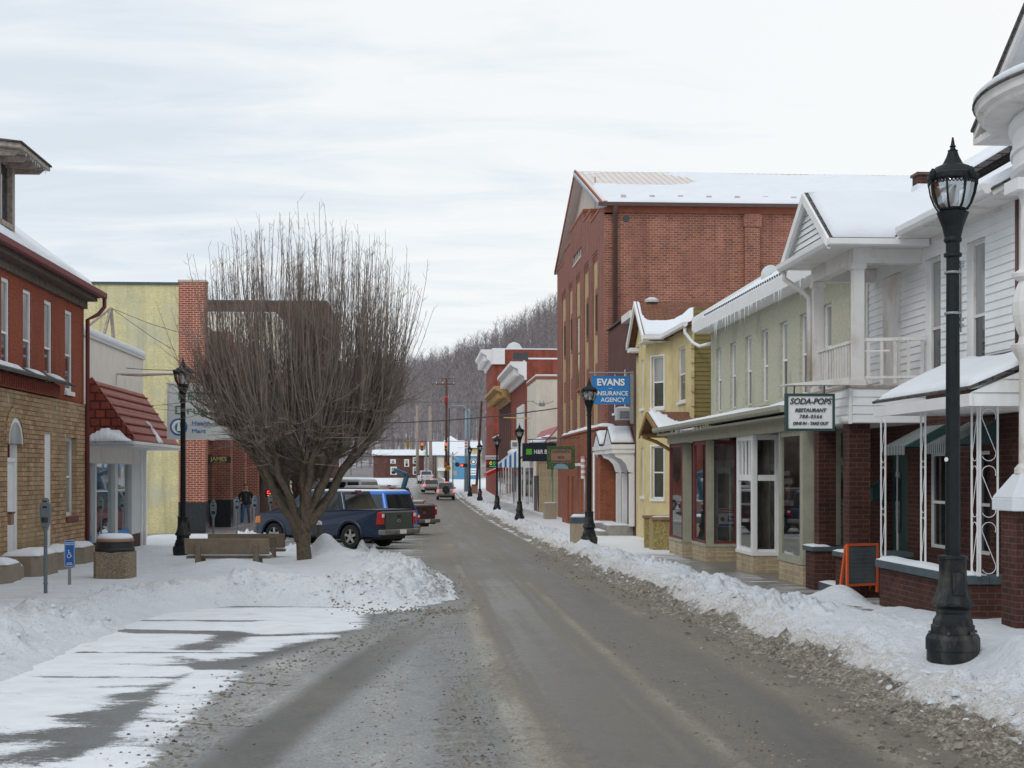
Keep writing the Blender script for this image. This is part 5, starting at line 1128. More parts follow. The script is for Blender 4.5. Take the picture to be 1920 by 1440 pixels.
F = Fr((8.0, TF), (8.0, TN)); L = F.L
def uT(px): return TF - onX(px, 8)
pan = [(1053.5, 1060.8), (1066.7, 1073), (1079.7, 1087.3), (1094.7, 1103.2), (1110.8, 1120.3)]
pan = [(uT(a), uT(b_)) for a, b_ in pan]
sgn = (uT(1074.5), uT(1090), 12.35, 13.45)
holes = [(a, b_, 3.4, 11.75) for a, b_ in pan] + [sgn]
b = MB(); b.wall(F, 0, L, -1.3, 12.9, holes, .07)
steps = [(0, uT(1057), 13.3), (uT(1057), uT(1068.6), 13.85), (uT(1068.6), uT(1094.2), 14.42), (uT(1094.2), uT(1107.7), 13.9), (uT(1107.7), L, 13.35)]
for a, c_, z in steps: b.fbox(F, a, c_, 12.9, z, -.35, 0)
b.build('front_wall', M['brick_thf'], th)
b = MB()
for a, c_, z in steps: b.fbox(F, a - .03, c_ + .03, z, z + .13, -.38, .03)
b.build('parapet_coping', M['stonered'], th)
b = MB()
for i, (a, c_) in enumerate(pan):
    b.poly([F.p(a, 3.4, -.066), F.p(c_, 3.4, -.066), F.p(c_, 11.75, -.066), F.p(a, 11.75, -.066)])
b.build('buff_panel', M['brick_buff'], th)
b = MB()
for i, (a, c_) in enumerate(pan):
    w_ = c_ - a
    for k in range(3): b.fbox(F, a, c_, 11.75 - .14 * (k + 1) + .0, 11.75 - .14 * k - .04, -.065, -.05 + .02 * (2 - k))
    if i != 2:
        b.fbox(F, a + .40 * w_, c_, 8.0, 10.1, -.065, -.04); b.fbox(F, a + .40 * w_, c_, 5.6, 6.7, -.065, -.04)
    b.fbox(F, a, c_, 3.4, 3.55, -.065, -.01)
b.build('brick_relief', M['brick_thf'], th)
a, c_ = pan[2]; M['wintan'] = mk('yellowish_blind', (0.46, 0.33, 0.10), .7, .15, 3)
window(th, F, a + .25 * (c_ - a), a + .85 * (c_ - a), 5.9, 9.6, rec=.062, fr=.08, rail=.5, m='brackets', sill='stonered', up='glass', dn='glass')
for i in (0, 1, 3, 4):
    a, c_ = pan[i]; window(th, F, a + .62 * (c_ - a), a + .9 * (c_ - a), 8.2, 9.8, rec=.036, fr=.05, rail=0, m='trimdk', up='glass', dn='glass')
q = sgn; b = MB(); b.fbox(F, q[0], q[1], q[2], q[2] + .12, -.06, .03); b.fbox(F, q[0], q[1], q[3] - .1, q[3], -.06, -.01)
for k in range(6): u = q[0] + (q[1] - q[0]) * k / 5; b.fbox(F, u - .05, u + .05, q[2] + .12, q[3] - .1, -.06, -.02)
gr_ = b.build('lattice_window', M['beige'], th); MB().poly([F.p(q[0], q[2], -.068), F.p(q[1], q[2], -.068), F.p(q[1], q[3], -.068), F.p(q[0], q[3], -.068)]).build('pane', M['glass'], gr_)
TM = (TN + TF) / 2; TZ = hz(322, 8, TM)
b = MB(); b.poly([(8.38, TF, 13.2), (8.38, TN, 13.2), (8.38, TM, TZ - .05)]); b.poly([(8.38, TF, 12.8), (8.38, TN, 12.8), (8.38, TN, 13.2), (8.38, TF, 13.2)]); b.build('gable', M['beige'], th)
MB().box(8.36, 8.39, 70.4, 70.47, 13, 15.8).build('panel_joint', M['trimdk'], th)
b = MB(); b.slab([(7.9, TN - .35, 13.32), (46, TN - .35, 13.32), (46, TM, TZ), (7.9, TM, TZ)], .12); b.slab([(7.9, TF + .35, 13.32), (46, TF + .35, 13.32), (46, TM, TZ), (7.9, TM, TZ)], .12)
rw = TM - TN + .35
for i in range(120): 
    x = 7.9 + i * .31; b.hexa([(x, TN - .35, 13.322), (x + .04, TN - .35, 13.322), (x + .04, TM, TZ + .002), (x, TM, TZ + .002), (x, TN - .35, 13.36), (x + .04, TN - .35, 13.36), (x + .04, TM, TZ + .04), (x, TM, TZ + .04)])
b.build('roof', M['metalroof'], th)
def bare_t(U, V):
    X_ = U * 38.2; y_ = V
    e_ = ((X_ - 2.6) / 3.2) ** 2 + ((y_ - .72) / .26) ** 2
    wob = .35 * (fbm(U * 30, V * 6, 12) - .5)
    strip = sst(.012, .004, U) + .75 * sst(.86, .97, V + .1 * (fbm(U * 14, V * 3, 13) - .5))
    return np.clip(sst(1.15, .9, e_ + wob) + strip, 0, 1)
snow_slab(th, [(7.8, TN - .3, 13.34), (46, TN - .3, 13.34), (46, TM, TZ + .02), (7.8, TM, TZ + .02)], .16, 150, 50, seed=51, bare=bare_t)
for i in range(30): x = 8.8 + i * 1.25; MB().box(x, x + .22, TN + .5, TN + .6, 13.5, 13.85).build('snow_guard', M['beige'], th)
b = MB(); b.box(7.7, 46, TN - .45, TN - .33, 13.2, 13.36); b.build('gutter', M['trimdk'], th)
for s_ in ((TN - .35, TM), (TF + .35, TM)):
    b = MB(); b.bar((7.88, s_[0], 13.28), (7.88, s_[1], TZ), .07, .18); b.build('barge_board', M['stonered'], th)
pipe(th, [(8.45, TN - .42, 13.2), (8.45, TN - .14, 12.9), (8.45, TN - .14, G(62))], .10, 'trimdk')
b = MB(); hx, hy_ = onY(1174, TN), hz(410, 8.5, TN); b.tube([(hx, TN - .012, hy_), (hx, TN + .05, hy_)], .15, 14); b.build('vent_hole', M['glass'], th)
# low annex in front
an = thing('brick_annex', 'low orange brick annex with snowy ledge at foot of theatre', 'building', (7.3, 72, G(72)))
AX = 7.30; AN, AF = onX(1125, AX), onX(1054, AX); AZt = 3.55; F = Fr((AX, AF), (AX, AN)); L = F.L
def uA(px): return AF - onX(px, AX)
dz0 = G(68) + .15
ho = [(uA(1089), uA(1097), dz0, 2.05), (uA(1098.5), uA(1102), -.2, 2.0), (uA(1106), uA(1110), .9, 2.55), (uA(1064), uA(1067), dz0, 1.6), (uA(1072), uA(1075), dz0, 1.6)]
b = MB(); b.wall(F, 0, L, -1.4, AZt, ho, .18); b.wall(Fr((AX, AN), (8, AN)), 0, 8 - AX, -1.4, AZt); b.build('wall', M['brick_an'], an)
MB().fbox(F, -.05, L + .05, AZt, AZt + .08, -.7, .06).build('ledge', M['stonered'], an)
snow_slab(an, [(AX - .05, AN, AZt + .08), (AX - .05, AF, AZt + .08), (7.98, AF, AZt + .08), (7.98, AN, AZt + .08)], .16, 60, 6, seed=55)
q = ho[0]; d = MB(); d.fbox(F, q[0], q[1], q[2], q[3], -.17, -.1); d_ = d.build('door', M['white'], an); MB().fbox(F, q[0] + .15, q[1] - .12, q[2] + .3, q[3] - .15, -.1, -.08).build('pane', M['glass_hi'], d_)
MB().fbox(F, q[0] - .1, q[1] + .1, q[3] + .02, q[3] + .14, 0, .25).build('door_canopy', M['snow'], an)
for q in ho[1:]:
    g = MB(); g.poly([F.p(q[0], q[2], -.15), F.p(q[1], q[2], -.15), F.p(q[1], q[3], -.15), F.p(q[0], q[3], -.15)]); g.build('window', M['glass'], an)
MB().box(7.3, 7.5, AN - .02, AN, 0, 0.01).build('threshold', M['concrete'], an)
bpz = thing('barber_pole', 'striped round sign on the brick annex just behind the second street lamp', 'sign', (AX - .2, onX(1101, AX), 1.9))
M['pent0'] = mk('faded_rose_stripe', (0.55, 0.33, 0.33), .7, .1, 2); yb_ = onX(1103, AX); g = MB(); zc_ = hz(880, AX, yb_)
for k in range(8): g.mi = k % 2; g.lathe([(.10, k * .12 - .5), (.10, k * .12 - .38)], (AX - .22, yb_, zc_ + .1), 14)
g.build('drum', [M['signwhite'], M['pent0']], bpz); MB().bar((AX - .2, yb_, zc_ + .45), (AX, yb_, zc_ + .45), .04, .04).build('bracket', M['iron'], bpz)
# ---- farther shops, right side -----------------------------------
def simple_building(name, label, x0, x1, y0, y1, zt, mat, front=-1, cornice=None, snow=True, wins=(), cat='building', z0=None, side_mat=None, holes_mat='glass'):
    t = thing(name, label, cat, (x0 if front < 0 else x1, (y0 + y1) / 2, G((y0 + y1) / 2)))
    z0 = G(y1) - .6 if z0 is None else z0
    fx = x0 if front < 0 else x1
    F_ = Fr((fx, y1), (fx, y0)) if front < 0 else Fr((fx, y0), (fx, y1))
    def uu(y): return y1 - y if front < 0 else y - y0
    hs = [(min(uu(a), uu(b_)), max(uu(a), uu(b_)), c_, d_) for a, b_, c_, d_ in wins]
    b = MB(); b.wall(F_, 0, F_.L, z0, zt, hs, .14); b.build('front_wall', M[mat], t)
    b = MB(); b.wall(Fr((x0, y0), (x1, y0)), 0, x1 - x0, z0, zt); b.wall(Fr((x1, y1), (x0, y1)), 0, x1 - x0, z0, zt); b.poly([(x0, y0, zt - .05), (x1, y0, zt - .05), (x1, y1, zt - .05), (x0, y1, zt - .05)])
    bx = x1 if front < 0 else x0; b.poly([(bx, y0, z0), (bx, y1, z0), (bx, y1, zt), (bx, y0, zt)]); b.build('side_wall', M[side_mat or mat], t)
    for q in hs: window(t, F_, *q, rec=.1, fr=.06, rail=.5, m='white', up='glass_hi', dn='glass')
    if snow: b = MB(); b.box(x0 - .06, x1 + .06, y0 - .06, y1 + .06, zt, zt + .13); b.build('snow_cover', M['snow'], t, bevel=.05)
    if cornice:
        z_, dep, hgt, m_ = cornice; c_ = MB()
        prof = [(0, z_), (0, z_ + hgt), (-dep, z_ + hgt), (-dep, z_ + hgt * .82), (-dep * .8, z_ + hgt * .7), (-dep * .55, z_ + hgt * .6), (-dep * .5, z_ + hgt * .35), (-dep * .18, z_ + hgt * .2), (-dep * .12, z_)]
        prof = [(fx + (p[0] if front < 0 else -p[0]), p[1]) for p in prof]; c_.prism(prof, y0 - .05, y1 + .05, 'y'); c_.build('cornice', M[m_], t)
        n_ = max(3, int((y1 - y0) / .9)); s_ = -1 if front < 0 else 1
        for i in range(n_): y = y0 + (y1 - y0) * (i + .5) / n_; MB().box(min(fx, fx + s_ * dep * .8), max(fx, fx + s_ * dep * .8), y - .1, y + .1, z_ + hgt * .25, z_ + hgt * .62).build('modillion', M[m_], t)
    return t, F_, uu
# stone-fronted low shop
s1, F, uu = simple_building('stone_shop', 'low tan stone shop with teal doorway beyond the theatre', 8.0, 18, 86.0, 100.8, 3.5, 'stone')
for px in (1042, 1036, 1028, 1021, 1014): y = onX(px, 7.9); MB().box(7.80, 8.0, y - .35, y + .35, G(90) - .3, 2.3).build('pilaster', M['brick_tan'], s1)
y0, y1 = onX(1044.5, 8), onX(1037.5, 8); d = MB(); d.box(7.86, 7.95, y0, y1, G(90), 2.3); d.build('door', M['teal'], s1)
b = MB(); b.slab([(7.4, 87.5, 3.55), (7.4, 100.5, 3.55), (8.3, 100.5, 4.55), (8.3, 87.5, 4.55)], .08); b.build('pent_roof', M['pinkcurt'], s1)
M['pent'] = mk('faded_pink_metal', (0.42, 0.30, 0.29), .7, .1, 2); s1.children[-1].data.materials[0] = M['pent']
snow_slab(s1, [(7.4, 87.6, 3.56), (7.4, 100.4, 3.56), (7.8, 100.4, 4.0), (7.8, 87.6, 4.0)], .12, 20, 5, seed=60)
# dark doorway with red drape
b = MB(); b.box(7.80, 7.99, onX(1011, 7.9), onX(1004, 7.9), G(100), 1.55); b.build('dark_recess', M['navy'], s1); b = MB(); y = onX(1008, 7.78); b.poly([(7.78, y - .6, G(100)), (7.78, y + .4, G(100)), (7.78, y + .6, 1.2)]); b.build('red_drape', M['lens'], s1)
# cream
yc0, yc1 = 101, 109.5; zc = hz(706, 8, 101.2)
w2 = [(y, y - .8, 4.2, 6.0) for y in (103.2, 105.4, 107.6)]
cb, F, uu = simple_building('cream_building', 'cream rendered two-storey building between two red brick ones', 8.0, 20, yc0, yc1, zc, 'cream', wins=[(a - 1.0, a, 3.9, 6.1) for a in (103.5, 105.6, 107.7)])
MB().box(7.93, 20, yc0 - .05, yc1, zc - .18, zc - .02).build('red_band', M['stonered'], cb)
b = MB(); b.box(7.86, 7.99, 101.4, 109.3, G(105), 2.6); sf = b.build('shopfront', M['white'], cb); MB().box(7.84, 7.859, 102, 105, G(105) + .6, 2.1).build('pane', M['glass'], sf); MB().box(7.84, 7.859, 106, 109, G(105) + .4, 2.1).build('pane', M['glass'], sf)
b = MB(); b.prism([(7.2, 2.65), (8, 2.65), (8, 3.45)], 101.5, 105, 'y'); b.build('hood', M['signwhite'], cb)
# red with white corbelled cornice
zr = hz(690, 8, 119); rd, F, uu = simple_building('red_shop', 'red brick shop with flared white corner cornice', 8.0, 22, 110, 128.5, zr, 'brick_red', cornice=(zr - 1.5, 1.2, 1.35, 'white'), wins=[(a - .9, a, 4.0, 6.4) for a in (113, 116, 119.5, 123, 126)])
b = MB(); b.box(7.85, 7.99, 112, 119, 3.0, 6.9); b.build('white_panel', M['white'], rd)
MB().box(7.0, 8.1, 109.9, 110.4, zr - .02, zr + .5).build('parapet', M['iron'], rd)
b = MB(); b.box(7.82, 7.99, 110.3, 128, G(118), 2.7); sf = b.build('shopfront', M['white'], rd)
for a in (111, 115, 119, 123, 126): MB().box(7.80, 7.819, a, a + 1.6, G(118) + .6, 2.2).build('pane', M['glass'], sf)
for a in (113.4, 121.2): MB().box(7.80, 7.819, a, a + 1.1, G(118) + .05, 2.2).build('door', M['trimdk'], sf)
ac2 = thing('air_conditioner', 'white window air conditioner on the red shop beside a lamp head', 'air conditioner', (7.6, 111.5, 4.2)); yy_ = onX(985, 7.8)
b = MB(); b.box(onY(958, 111), onY(972, 111), 110.6, 111.2, 3.55, 4.15); b.build('housing', M['signwhite'], ac2, bevel=.02); b = MB(); b.box(onY(960, 111), onY(969, 111), 110.57, 110.599, 3.7, 4.0); b.build('grille', M['steel'], ac2)
# tan-corniced
zb_ = hz(724, 8, 131); tb, F, uu = simple_building('tan_cornice_shop', 'dark brick shop with flared ochre cornice', 8.0, 22, 129, 148, zb_, 'brick_far', cornice=(zb_ - 1.5, 1.45, 1.4, 'gold'), wins=[(a - .9, a, 3.9, 6.2) for a in (132, 135, 138, 141, 145)])
M['tancorn'] = mk('ochre_cornice_paint', (0.50, 0.33, 0.15), .8, .15, 2)
for c_ in tb.children:
    if c_.name.startswith(('cornice', 'modillion')): c_.data.materials[0] = M['tancorn']
b = MB(); b.box(7.82, 7.99, 129.3, 147.5, G(138), 2.9); sf = b.build('shopfront', M['white_old'], tb)
for a in (130, 134, 138, 143): MB().box(7.80, 7.819, a, a + 2.2, G(138) + .6, 2.3).build('pane', M['glass'], sf)
# tallest, with white cornice
zA = hz(656, 8, 161); tA, F, uu = simple_building('tall_red_building', 'tallest red brick building at the street end with white bracketed cornice', 8.0, 34, 160.5, 176, zA, 'brick_red', cornice=(zA - 1.6, 1.25, 1.6, 'white'), wins=[(a - 1, a, 8.5, 11.5) for a in (163, 166, 169, 172)] + [(a - 1, a, 4.5, 7) for a in (163, 166, 169, 172)], z0=-1.5)
b = MB(); b.box(8, 9.3, 160.1, 160.499, zA - 1.6, zA); b.build('cornice_return', M['white'], tA)
b = MB(); b.lathe([(.9, 0), (.9, .5), (.6, 1.0), (.1, 1.2)], (onY(964, 165), 165, zA), 14); b.build('roof_tank', M['signgrey'], tA)
lb, F, uu = simple_building('low_red_shop', 'low red brick shop with small snowy roof beyond ochre cornice', 8.0, 20, 148.5, 160, 5.4, 'brick_red', wins=[(a - .9, a, 2.9, 4.6) for a in (151, 154, 157)], z0=-1.5)
lb2, F, uu = simple_building('end_brick_house', 'small red brick house past the tallest building', 8.6, 20, 177, 190, hz(768, 8.6, 180), 'brick_red', wins=[(a - .9, a, 4.2, 6.4) for a in (179, 182, 185)], z0=-1.5)

# ================================================================ LEFT SIDE
# ---- stone and red render house ---------------------------------
LX = -7.9; L1N, L1F = 15.0, 35.92
sh = thing('stone_house', 'two-storey house, tan ashlar below and rough red render above', 'house', (LX, 28, G(28)))
F = Fr((LX, L1N), (LX, L1F))
def u1(px): return onX(px, LX) - L1N
hu = [(u1(2.5), u1(17), 3.62, 5.52), (u1(43), u1(58), 3.62, 5.48), (u1(83), u1(97), 3.62, 5.46), (u1(122), u1(135), 3.62, 5.45)]
SB = 3.40
hl_ = [(u1(9), u1(37), G(29) + .35, 2.35), (u1(79), u1(92.5), G(31) + .2, 2.62), (u1(120), u1(140), .80, 2.58)]
b = MB(); b.wall(F, 0, F.L, SB, 5.85, hu, .13); b.build('render_wall', M['redwall'], sh)
b = MB(); b.wall(F, 0, F.L, -1.0, SB, hl_, .22, w=.05); b.fbox(F, 0, F.L, SB - .01, SB + .0, 0, .05); b.build('stone_wall', M['stone'], sh)
b = MB(); b.wall(Fr((-20, L1N), (LX, L1N)), 0, 12.1, -1, 5.85); b.build('end_wall', M['redwall'], sh); b = MB(); b.wall(Fr((LX, L1F), (-20, L1F)), 0, 12.1, -1, 5.85); b.build('end_wall', M['redwall'], sh)
b = MB(); b.fbox(F, 10.5, u1(104), SB + .02, SB + .30, -.0, .10)
for i in range(44): u = 10.6 + i * .17; b.fbox(F, u, u + .09, SB + .06, SB + .26, .10, .14)
b.build('brick_frieze', M['brick_red'], sh)
b = MB(); b.slab([F.p(10.5, SB + .30, .42), F.p(u1(106), SB + .30, .42), F.p(u1(106), SB + .50, 0.0), F.p(10.5, SB + .50, 0.0)], .05); b.build('ledge_roof', M['shingle_dk'], sh)
for i, (a, c_) in enumerate(((u1(0) - 1.4, u1(20)), (u1(42), u1(60)), (u1(82), u1(99)))):
    snow_slab(sh, [F.p(a, SB + .36, .28), F.p(c_, SB + .36, .28), F.p(c_, SB + .48, .03), F.p(a, SB + .48, .03)], .05, 12, 5, seed=70 + i)
for q in hu: window(sh, F, *q, rec=.07, fr=.075, rail=.45, m='white', sill='white')
# arched doorway (fan of facets)
q = hl_[0]; ua, ub = q[0], q[1]; um = (ua + ub) / 2; r = (ub - ua) / 2
b = MB(); b.fbox(F, ua, ua + .1, q[2], 2.35, -.17, -.05); b.fbox(F, ub - .1, ub, q[2], 2.35, -.17, -.05); b.fbox(F, ua + .1, ub - .1, 2.0, 2.08, -.17, -.06)
fr_ = b.build('door_frame', M['white'], sh)
MB().fbox(F, ua + .12, ub - .12, q[2], 2.0, -.14, -.1).build('door', M['white'], fr_)
A = frange(math.pi, 0, 13); pts = [F.p(um + r * math.cos(a), 2.352 + r * math.sin(a) * .95, .055) for a in A]
MB().poly([F.p(um + r * math.cos(a), 2.352 + r * math.sin(a) * .95, .058) for a in A]).build('fanlight', M['glass_hi'], fr_)
b = MB()
for a0, a1 in zip(A, A[1:]):
    b.poly([F.p(um + (r) * math.cos(a0), 2.35 + r * math.sin(a0) * .95, .064), F.p(um + r * math.cos(a1), 2.35 + r * math.sin(a1) * .95, .064), F.p(um + (r - .09) * math.cos(a1), 2.35 + (r - .09) * math.sin(a1) * .95, .064), F.p(um + (r - .09) * math.cos(a0), 2.35 + (r - .09) * math.sin(a0) * .95, .064)][::-1])
b.build('arch_trim', M['white'], fr_)
b = MB()
for i, (a0, a1) in enumerate(zip(A, A[1:])):
    ro = r + .26; P4 = [(r + .01, a0), (r + .01, a1), (ro, a1), (ro, a0)]
    Q = [F.p(um + k * math.cos(a), 2.35 + k * math.sin(a) * .95, .05) for k, a in P4]; Q2 = [F.p(um + k * math.cos(a), 2.35 + k * math.sin(a) * .95, .085) for k, a in P4]; b.hexa(Q + Q2)
b.build('arch_stones', M['stone'], sh)
q = hl_[1]; b = MB(); b.fbox(F, q[0], q[1], q[2], q[3], -.20, .02); b.build('white_shutter', M['white'], sh)
window(sh, F, *hl_[2], rec=.12, fr=.08, rail=.5, m='white', up='glass_hi', dn='glass_hi', sill=None); q = hl_[2]; MB().fbox(F, q[0] - .05, q[1] + .05, q[2] - .12, q[2] - .002, -.05, .09).build('window_sill', M['maroon'], sh)
lb_ = thing('wall_box', 'small rusty letterbox hanging beside the arched white door', 'letterbox', (LX, L1N + ua - .1, .9)); b = MB(); b.fbox(F, ua + .14, ua + .36, .78, 1.0, -.1, .08); b.build('box', M['tanboard'], lb_, bevel=.01); MB().fbox(F, ua + .12, ua + .38, 1.0, 1.03, -.1, .10).build('lid', M['trimdk'], lb_)
rl = .74
def rzl(x): return 6.02 + rl * (-7.55 - x)
b = MB(); b.slab([(-7.55, L1N, rzl(-7.55)), (-7.55, L1F + .35, rzl(-7.55)), (-12, L1F + .35, rzl(-12)), (-12, L1N, rzl(-12))], .1); b.slab([(-16.5, L1N, rzl(-7.55)), (-16.5, L1F + .35, rzl(-7.55)), (-12, L1F + .35, rzl(-12)), (-12, L1N, rzl(-12))], .1); b.build('roof', M['shingle_dk'], sh)
snow_slab(sh, [(-7.62, L1N, rzl(-7.62)), (-7.62, L1F + .3, rzl(-7.62)), (-12, L1F + .3, rzl(-12)), (-12, L1N, rzl(-12))], .12, 80, 20, seed=72)
MB().poly([(LX, L1F, 5.8), (-20, L1F, 5.8), (-12, L1F, rzl(-12) - .1)]).build('gable', M['redwall'], sh)
b = MB(); b.fbox(F, 0, F.L + .05, 5.66, 5.84, 0, .08); b.fbox(F, 0, F.L + .1, 5.84, 6.02, 0, .30); b.build('cornice', M['cornice_dk'], sh)
gutter(sh, (-7.50, L1N, 6.0), (-7.50, L1F + .38, 6.0), .07, 'maroon')
pipe(sh, [(-7.48, L1F + .30, 5.94), (-7.48, L1F + .30, 5.74), (-7.6, L1F + .18, 5.55), (-7.80, L1F - .05, 5.4), (-7.80, L1F - .05, G(36))], .05, 'maroon')
# dormer
b = MB(); dX = -8.15; dY0, dY1 = 29.35, onX(28, dX); FD = Fr((dX, dY0), (dX, dY1)); dz0, dz1 = rzl(dX) - .1, hz(306, dX, dY1)
b.wall(FD, 0, FD.L, dz0, dz1, [(FD.L - 1.15, FD.L - .35, dz0 + .38, dz1 - .15)], .08); b.wall(Fr((dX, dY1), (-11, dY1)), 0, 2.85, dz0, dz1); b.wall(Fr((-11, dY0), (dX, dY0)), 0, 2.85, dz0, dz1); dm = b.build('dormer', M['grey_board'], sh)
q = (FD.L - 1.15, FD.L - .35, dz0 + .38, dz1 - .15); window(dm, FD, *q, rec=.07, fr=.06, rail=.5, m='grey_board', up='glass', dn='glass') if False else None
b = MB(); b.fbox(FD, q[0], q[1], q[2], q[3], -.08, -.06); b.build('pane', M['glass'], dm)
b = MB(); b.fbox(FD, q[0] - .12, q[0], q[2] - .1, q[3] + .1, 0, .04); b.fbox(FD, q[1], q[1] + .12, q[2] - .1, q[3] + .1, 0, .04); b.fbox(FD, q[0], q[1], q[2] - .1, q[2], 0, .05); b.build('casing', M['grey_board'], dm)
zt_ = dz1; b = MB(); b.prism([(-7.52, zt_ - .02), (-11, zt_ + .36), (-11, zt_ + .26), (-7.52, zt_ - .10)][::-1], dY0 - .5, dY1 + .3, 'y'); b.build('dormer_roof', M['grey_board'], sh)
for k in range(4): y = dY0 - .3 + k * .62; MB().prism([(-7.6, zt_ - .115), (-8.2, zt_ - .05), (-8.2, zt_ - .2), (-7.7, zt_ - .2)], y, y + .06, 'y').build('rafter', M['grey_board'], sh)
MB().prism([(-7.49, zt_ - .015), (-7.49, zt_ + .02), (-11, zt_ + .40), (-11, zt_ + .365)], dY0 - .55, dY1 + .34, 'y').build('roof_felt', M['shingle_dk'], sh)
icicles(sh, (-7.55, dY0, zt_ - .08), (-7.55, dY1 + .4, zt_ - .08), 12, .16, 6)
# ---- white shop with red mansard --------------------------------
MX = -8.2; M0, M1 = 36.35, 45.25
ms_ = thing('mansard_shop', 'low cream shop with red tiled mansard canopy over its window', 'shop', (MX, 41, G(41)))
F = Fr((MX, M0), (MX, M1))
def um_(px): return onX(px, MX) - M0
gz0 = G(40) + .55
hs = [(.15, um_(178), gz0, 2.02), (um_(181.5), um_(216), gz0, 2.02), (um_(221), um_(247), gz0, 2.02)]
b = MB(); b.wall(F, 0, F.L, 2.05, 5.15, ()); b.wall(Fr((MX, M1), (-20, M1)), 0, 11.8, -1.2, 5.15); b.wall(Fr((-20, M0), (MX, M0)), 0, 11.8, -1.2, 5.15); b.build('wall', M['l2wall'], ms_)
b = MB(); b.wall(F, 0, F.L, gz0, 2.05, hs, .12); b.build('shopfront', M['signgrey'], ms_)
b = MB(); b.wall(F, 0, F.L, -1.2, gz0, ()); b.build('brick_base', M['brick_dk'], ms_)
gp = MB(); bs_ = MB()
for q in hs: gp.poly([F.p(q[0], q[2], -.1), F.p(q[1], q[2], -.1), F.p(q[1], q[3], -.1), F.p(q[0], q[3], -.1)]); bs_.fbox(F, q[0], q[1], q[2] + .05, q[2] + .17, -.095, -.085)
gp.build('shop_pane', M['glass_cl'], ms_); bs_.build('blue_stripe', M['evans'], ms_)
b = MB(); b.box(MX - 1.4, MX - 1.35, M0 + .1, M1 - .1, gz0 - .2, 2.1); b.box(MX - 1.35, MX - .14, M0 + .1, M1 - .1, gz0 - .1, gz0 - .05); b.box(MX - 1.35, MX - .14, M1 - .2, M1 - .15, gz0, 2.1); b.box(MX - 1.35, MX - .14, M0 + .1, M1 - .1, 2.07, 2.1)
b.build('interior', M['room'], ms_)
r_ = random.Random(9); b = MB()
for i in range(16): y = M0 + .5 + r_.random() * 7.5; x = MX - .4 - r_.random() * .8; s_ = .08 + .16 * r_.random(); b.mi = i % 3; b.lathe([(s_, 0), (s_ * 1.1, s_), (s_ * .5, s_ * 3), (s_ * .3, s_ * 4.5)], (x, y, gz0 - .05), 8)
b.build('window_display', [M['foliage'], M['tanboard'], M['signgrey']], ms_)
b = MB(); b.fbox(F, F.L - .14, F.L + .02, -1, 2.46, .0, .1); b.fbox(F, F.L - .5, F.L - .40, G(44), 2.46, .0, .05); b.build('corner_post', M['white'], ms_)
m0, m1 = 37.9, 45.3; mt, mb_, mx = 4.12, 2.58, -7.13
b = MB(); b.poly([(mx, m0, mb_), (mx, m1, mb_), (MX, m1, mt), (MX, m0, mt)]); b.build('mansard_tiles', M['redtile'], ms_)
b = MB(); b.poly([(MX - .6, m0 - .002, mb_), (mx, m0 - .002, mb_), (MX, m0 - .002, mt)]); b.build('scallop_tiles', M['fishscale'], ms_); b = MB(); b.poly([(mx, m1, mb_), (MX, m1, mb_), (MX, m1, mt)]); b.build('scallop_tiles', M['fishscale'], ms_)
nn = 9; b = MB()
for i in range(nn): t = i / nn; x = mx + (MX - mx) * t; z_ = mb_ + (mt - mb_) * t; t2 = (i + .93) / nn; b.bar((x, m0, z_ + .02), (mx + (MX - mx) * t2, m0, mb_ + (mt - mb_) * t2 + .02), .16, .06, up=(0, 1, 0))
b.build('edge_tiles', M['fishscale'], ms_)
b = MB(); 
for i in range(7): t = i / 6.5; x = mx + (MX - mx) * t; z_ = mb_ + (mt - mb_) * t; b.bar((x + .02, m0, z_), (x + .02, m1, z_), .05, .035)
b.build('tile_ridges', M['redtile'], ms_)
b = MB(); b.box(MX, mx + .04, m0 - .05, m1, 2.44, 2.58); b.build('soffit_box', M['signgrey'], ms_); MB().box(MX - .9, mx + .06, m0 - .10, m1 + .02, 2.50, 2.575).build('fascia', M['white'], ms_)
snow_slab(ms_, [(-7.75, m0 - .10, 2.60), (-7.2, m0 - .10, 2.60), (-7.45, m0 - .04, 2.85), (-7.7, m0 - .04, 2.85)], .06, 12, 6, seed=75)
g = MB()  # drift in the gable
for i in range(9):
    t = i / 8; g.lathe([(.24 - .10 * abs(t - .5), 0), (.20 - .1 * abs(t - .5), .06 + .12 * (1 - abs(2 * t - .9))), (.05, .12 + .24 * (1 - abs(2 * t - .9)))], (-8.15 + .85 * t, m0 - .14, 2.56), 8)
g.build('snow_drift', M['snow'], ms_, smooth=True)
y_a, y_b = onX(276, mx), onX(300, mx)
snow_slab(ms_, [(mx, onX(306, mx), mb_ + .0), (mx, onX(298, mx), mb_ + .0), (mx - .42, onX(276, mx - .42), mb_ + .62), (mx - .42, onX(272, mx - .42), mb_ + .62)], .05, 8, 12, seed=76)
b = MB(); b.box(-20, MX + .05, M0 - .05, M1 + .1, 5.15, 5.22); b.build('coping', M['signgrey'], ms_); b = MB(); b.box(-20, MX + .06, M0 - .04, M1 + .1, 5.22, 5.42); b.build('snow_cover', M['snow'], ms_, bevel=.07)
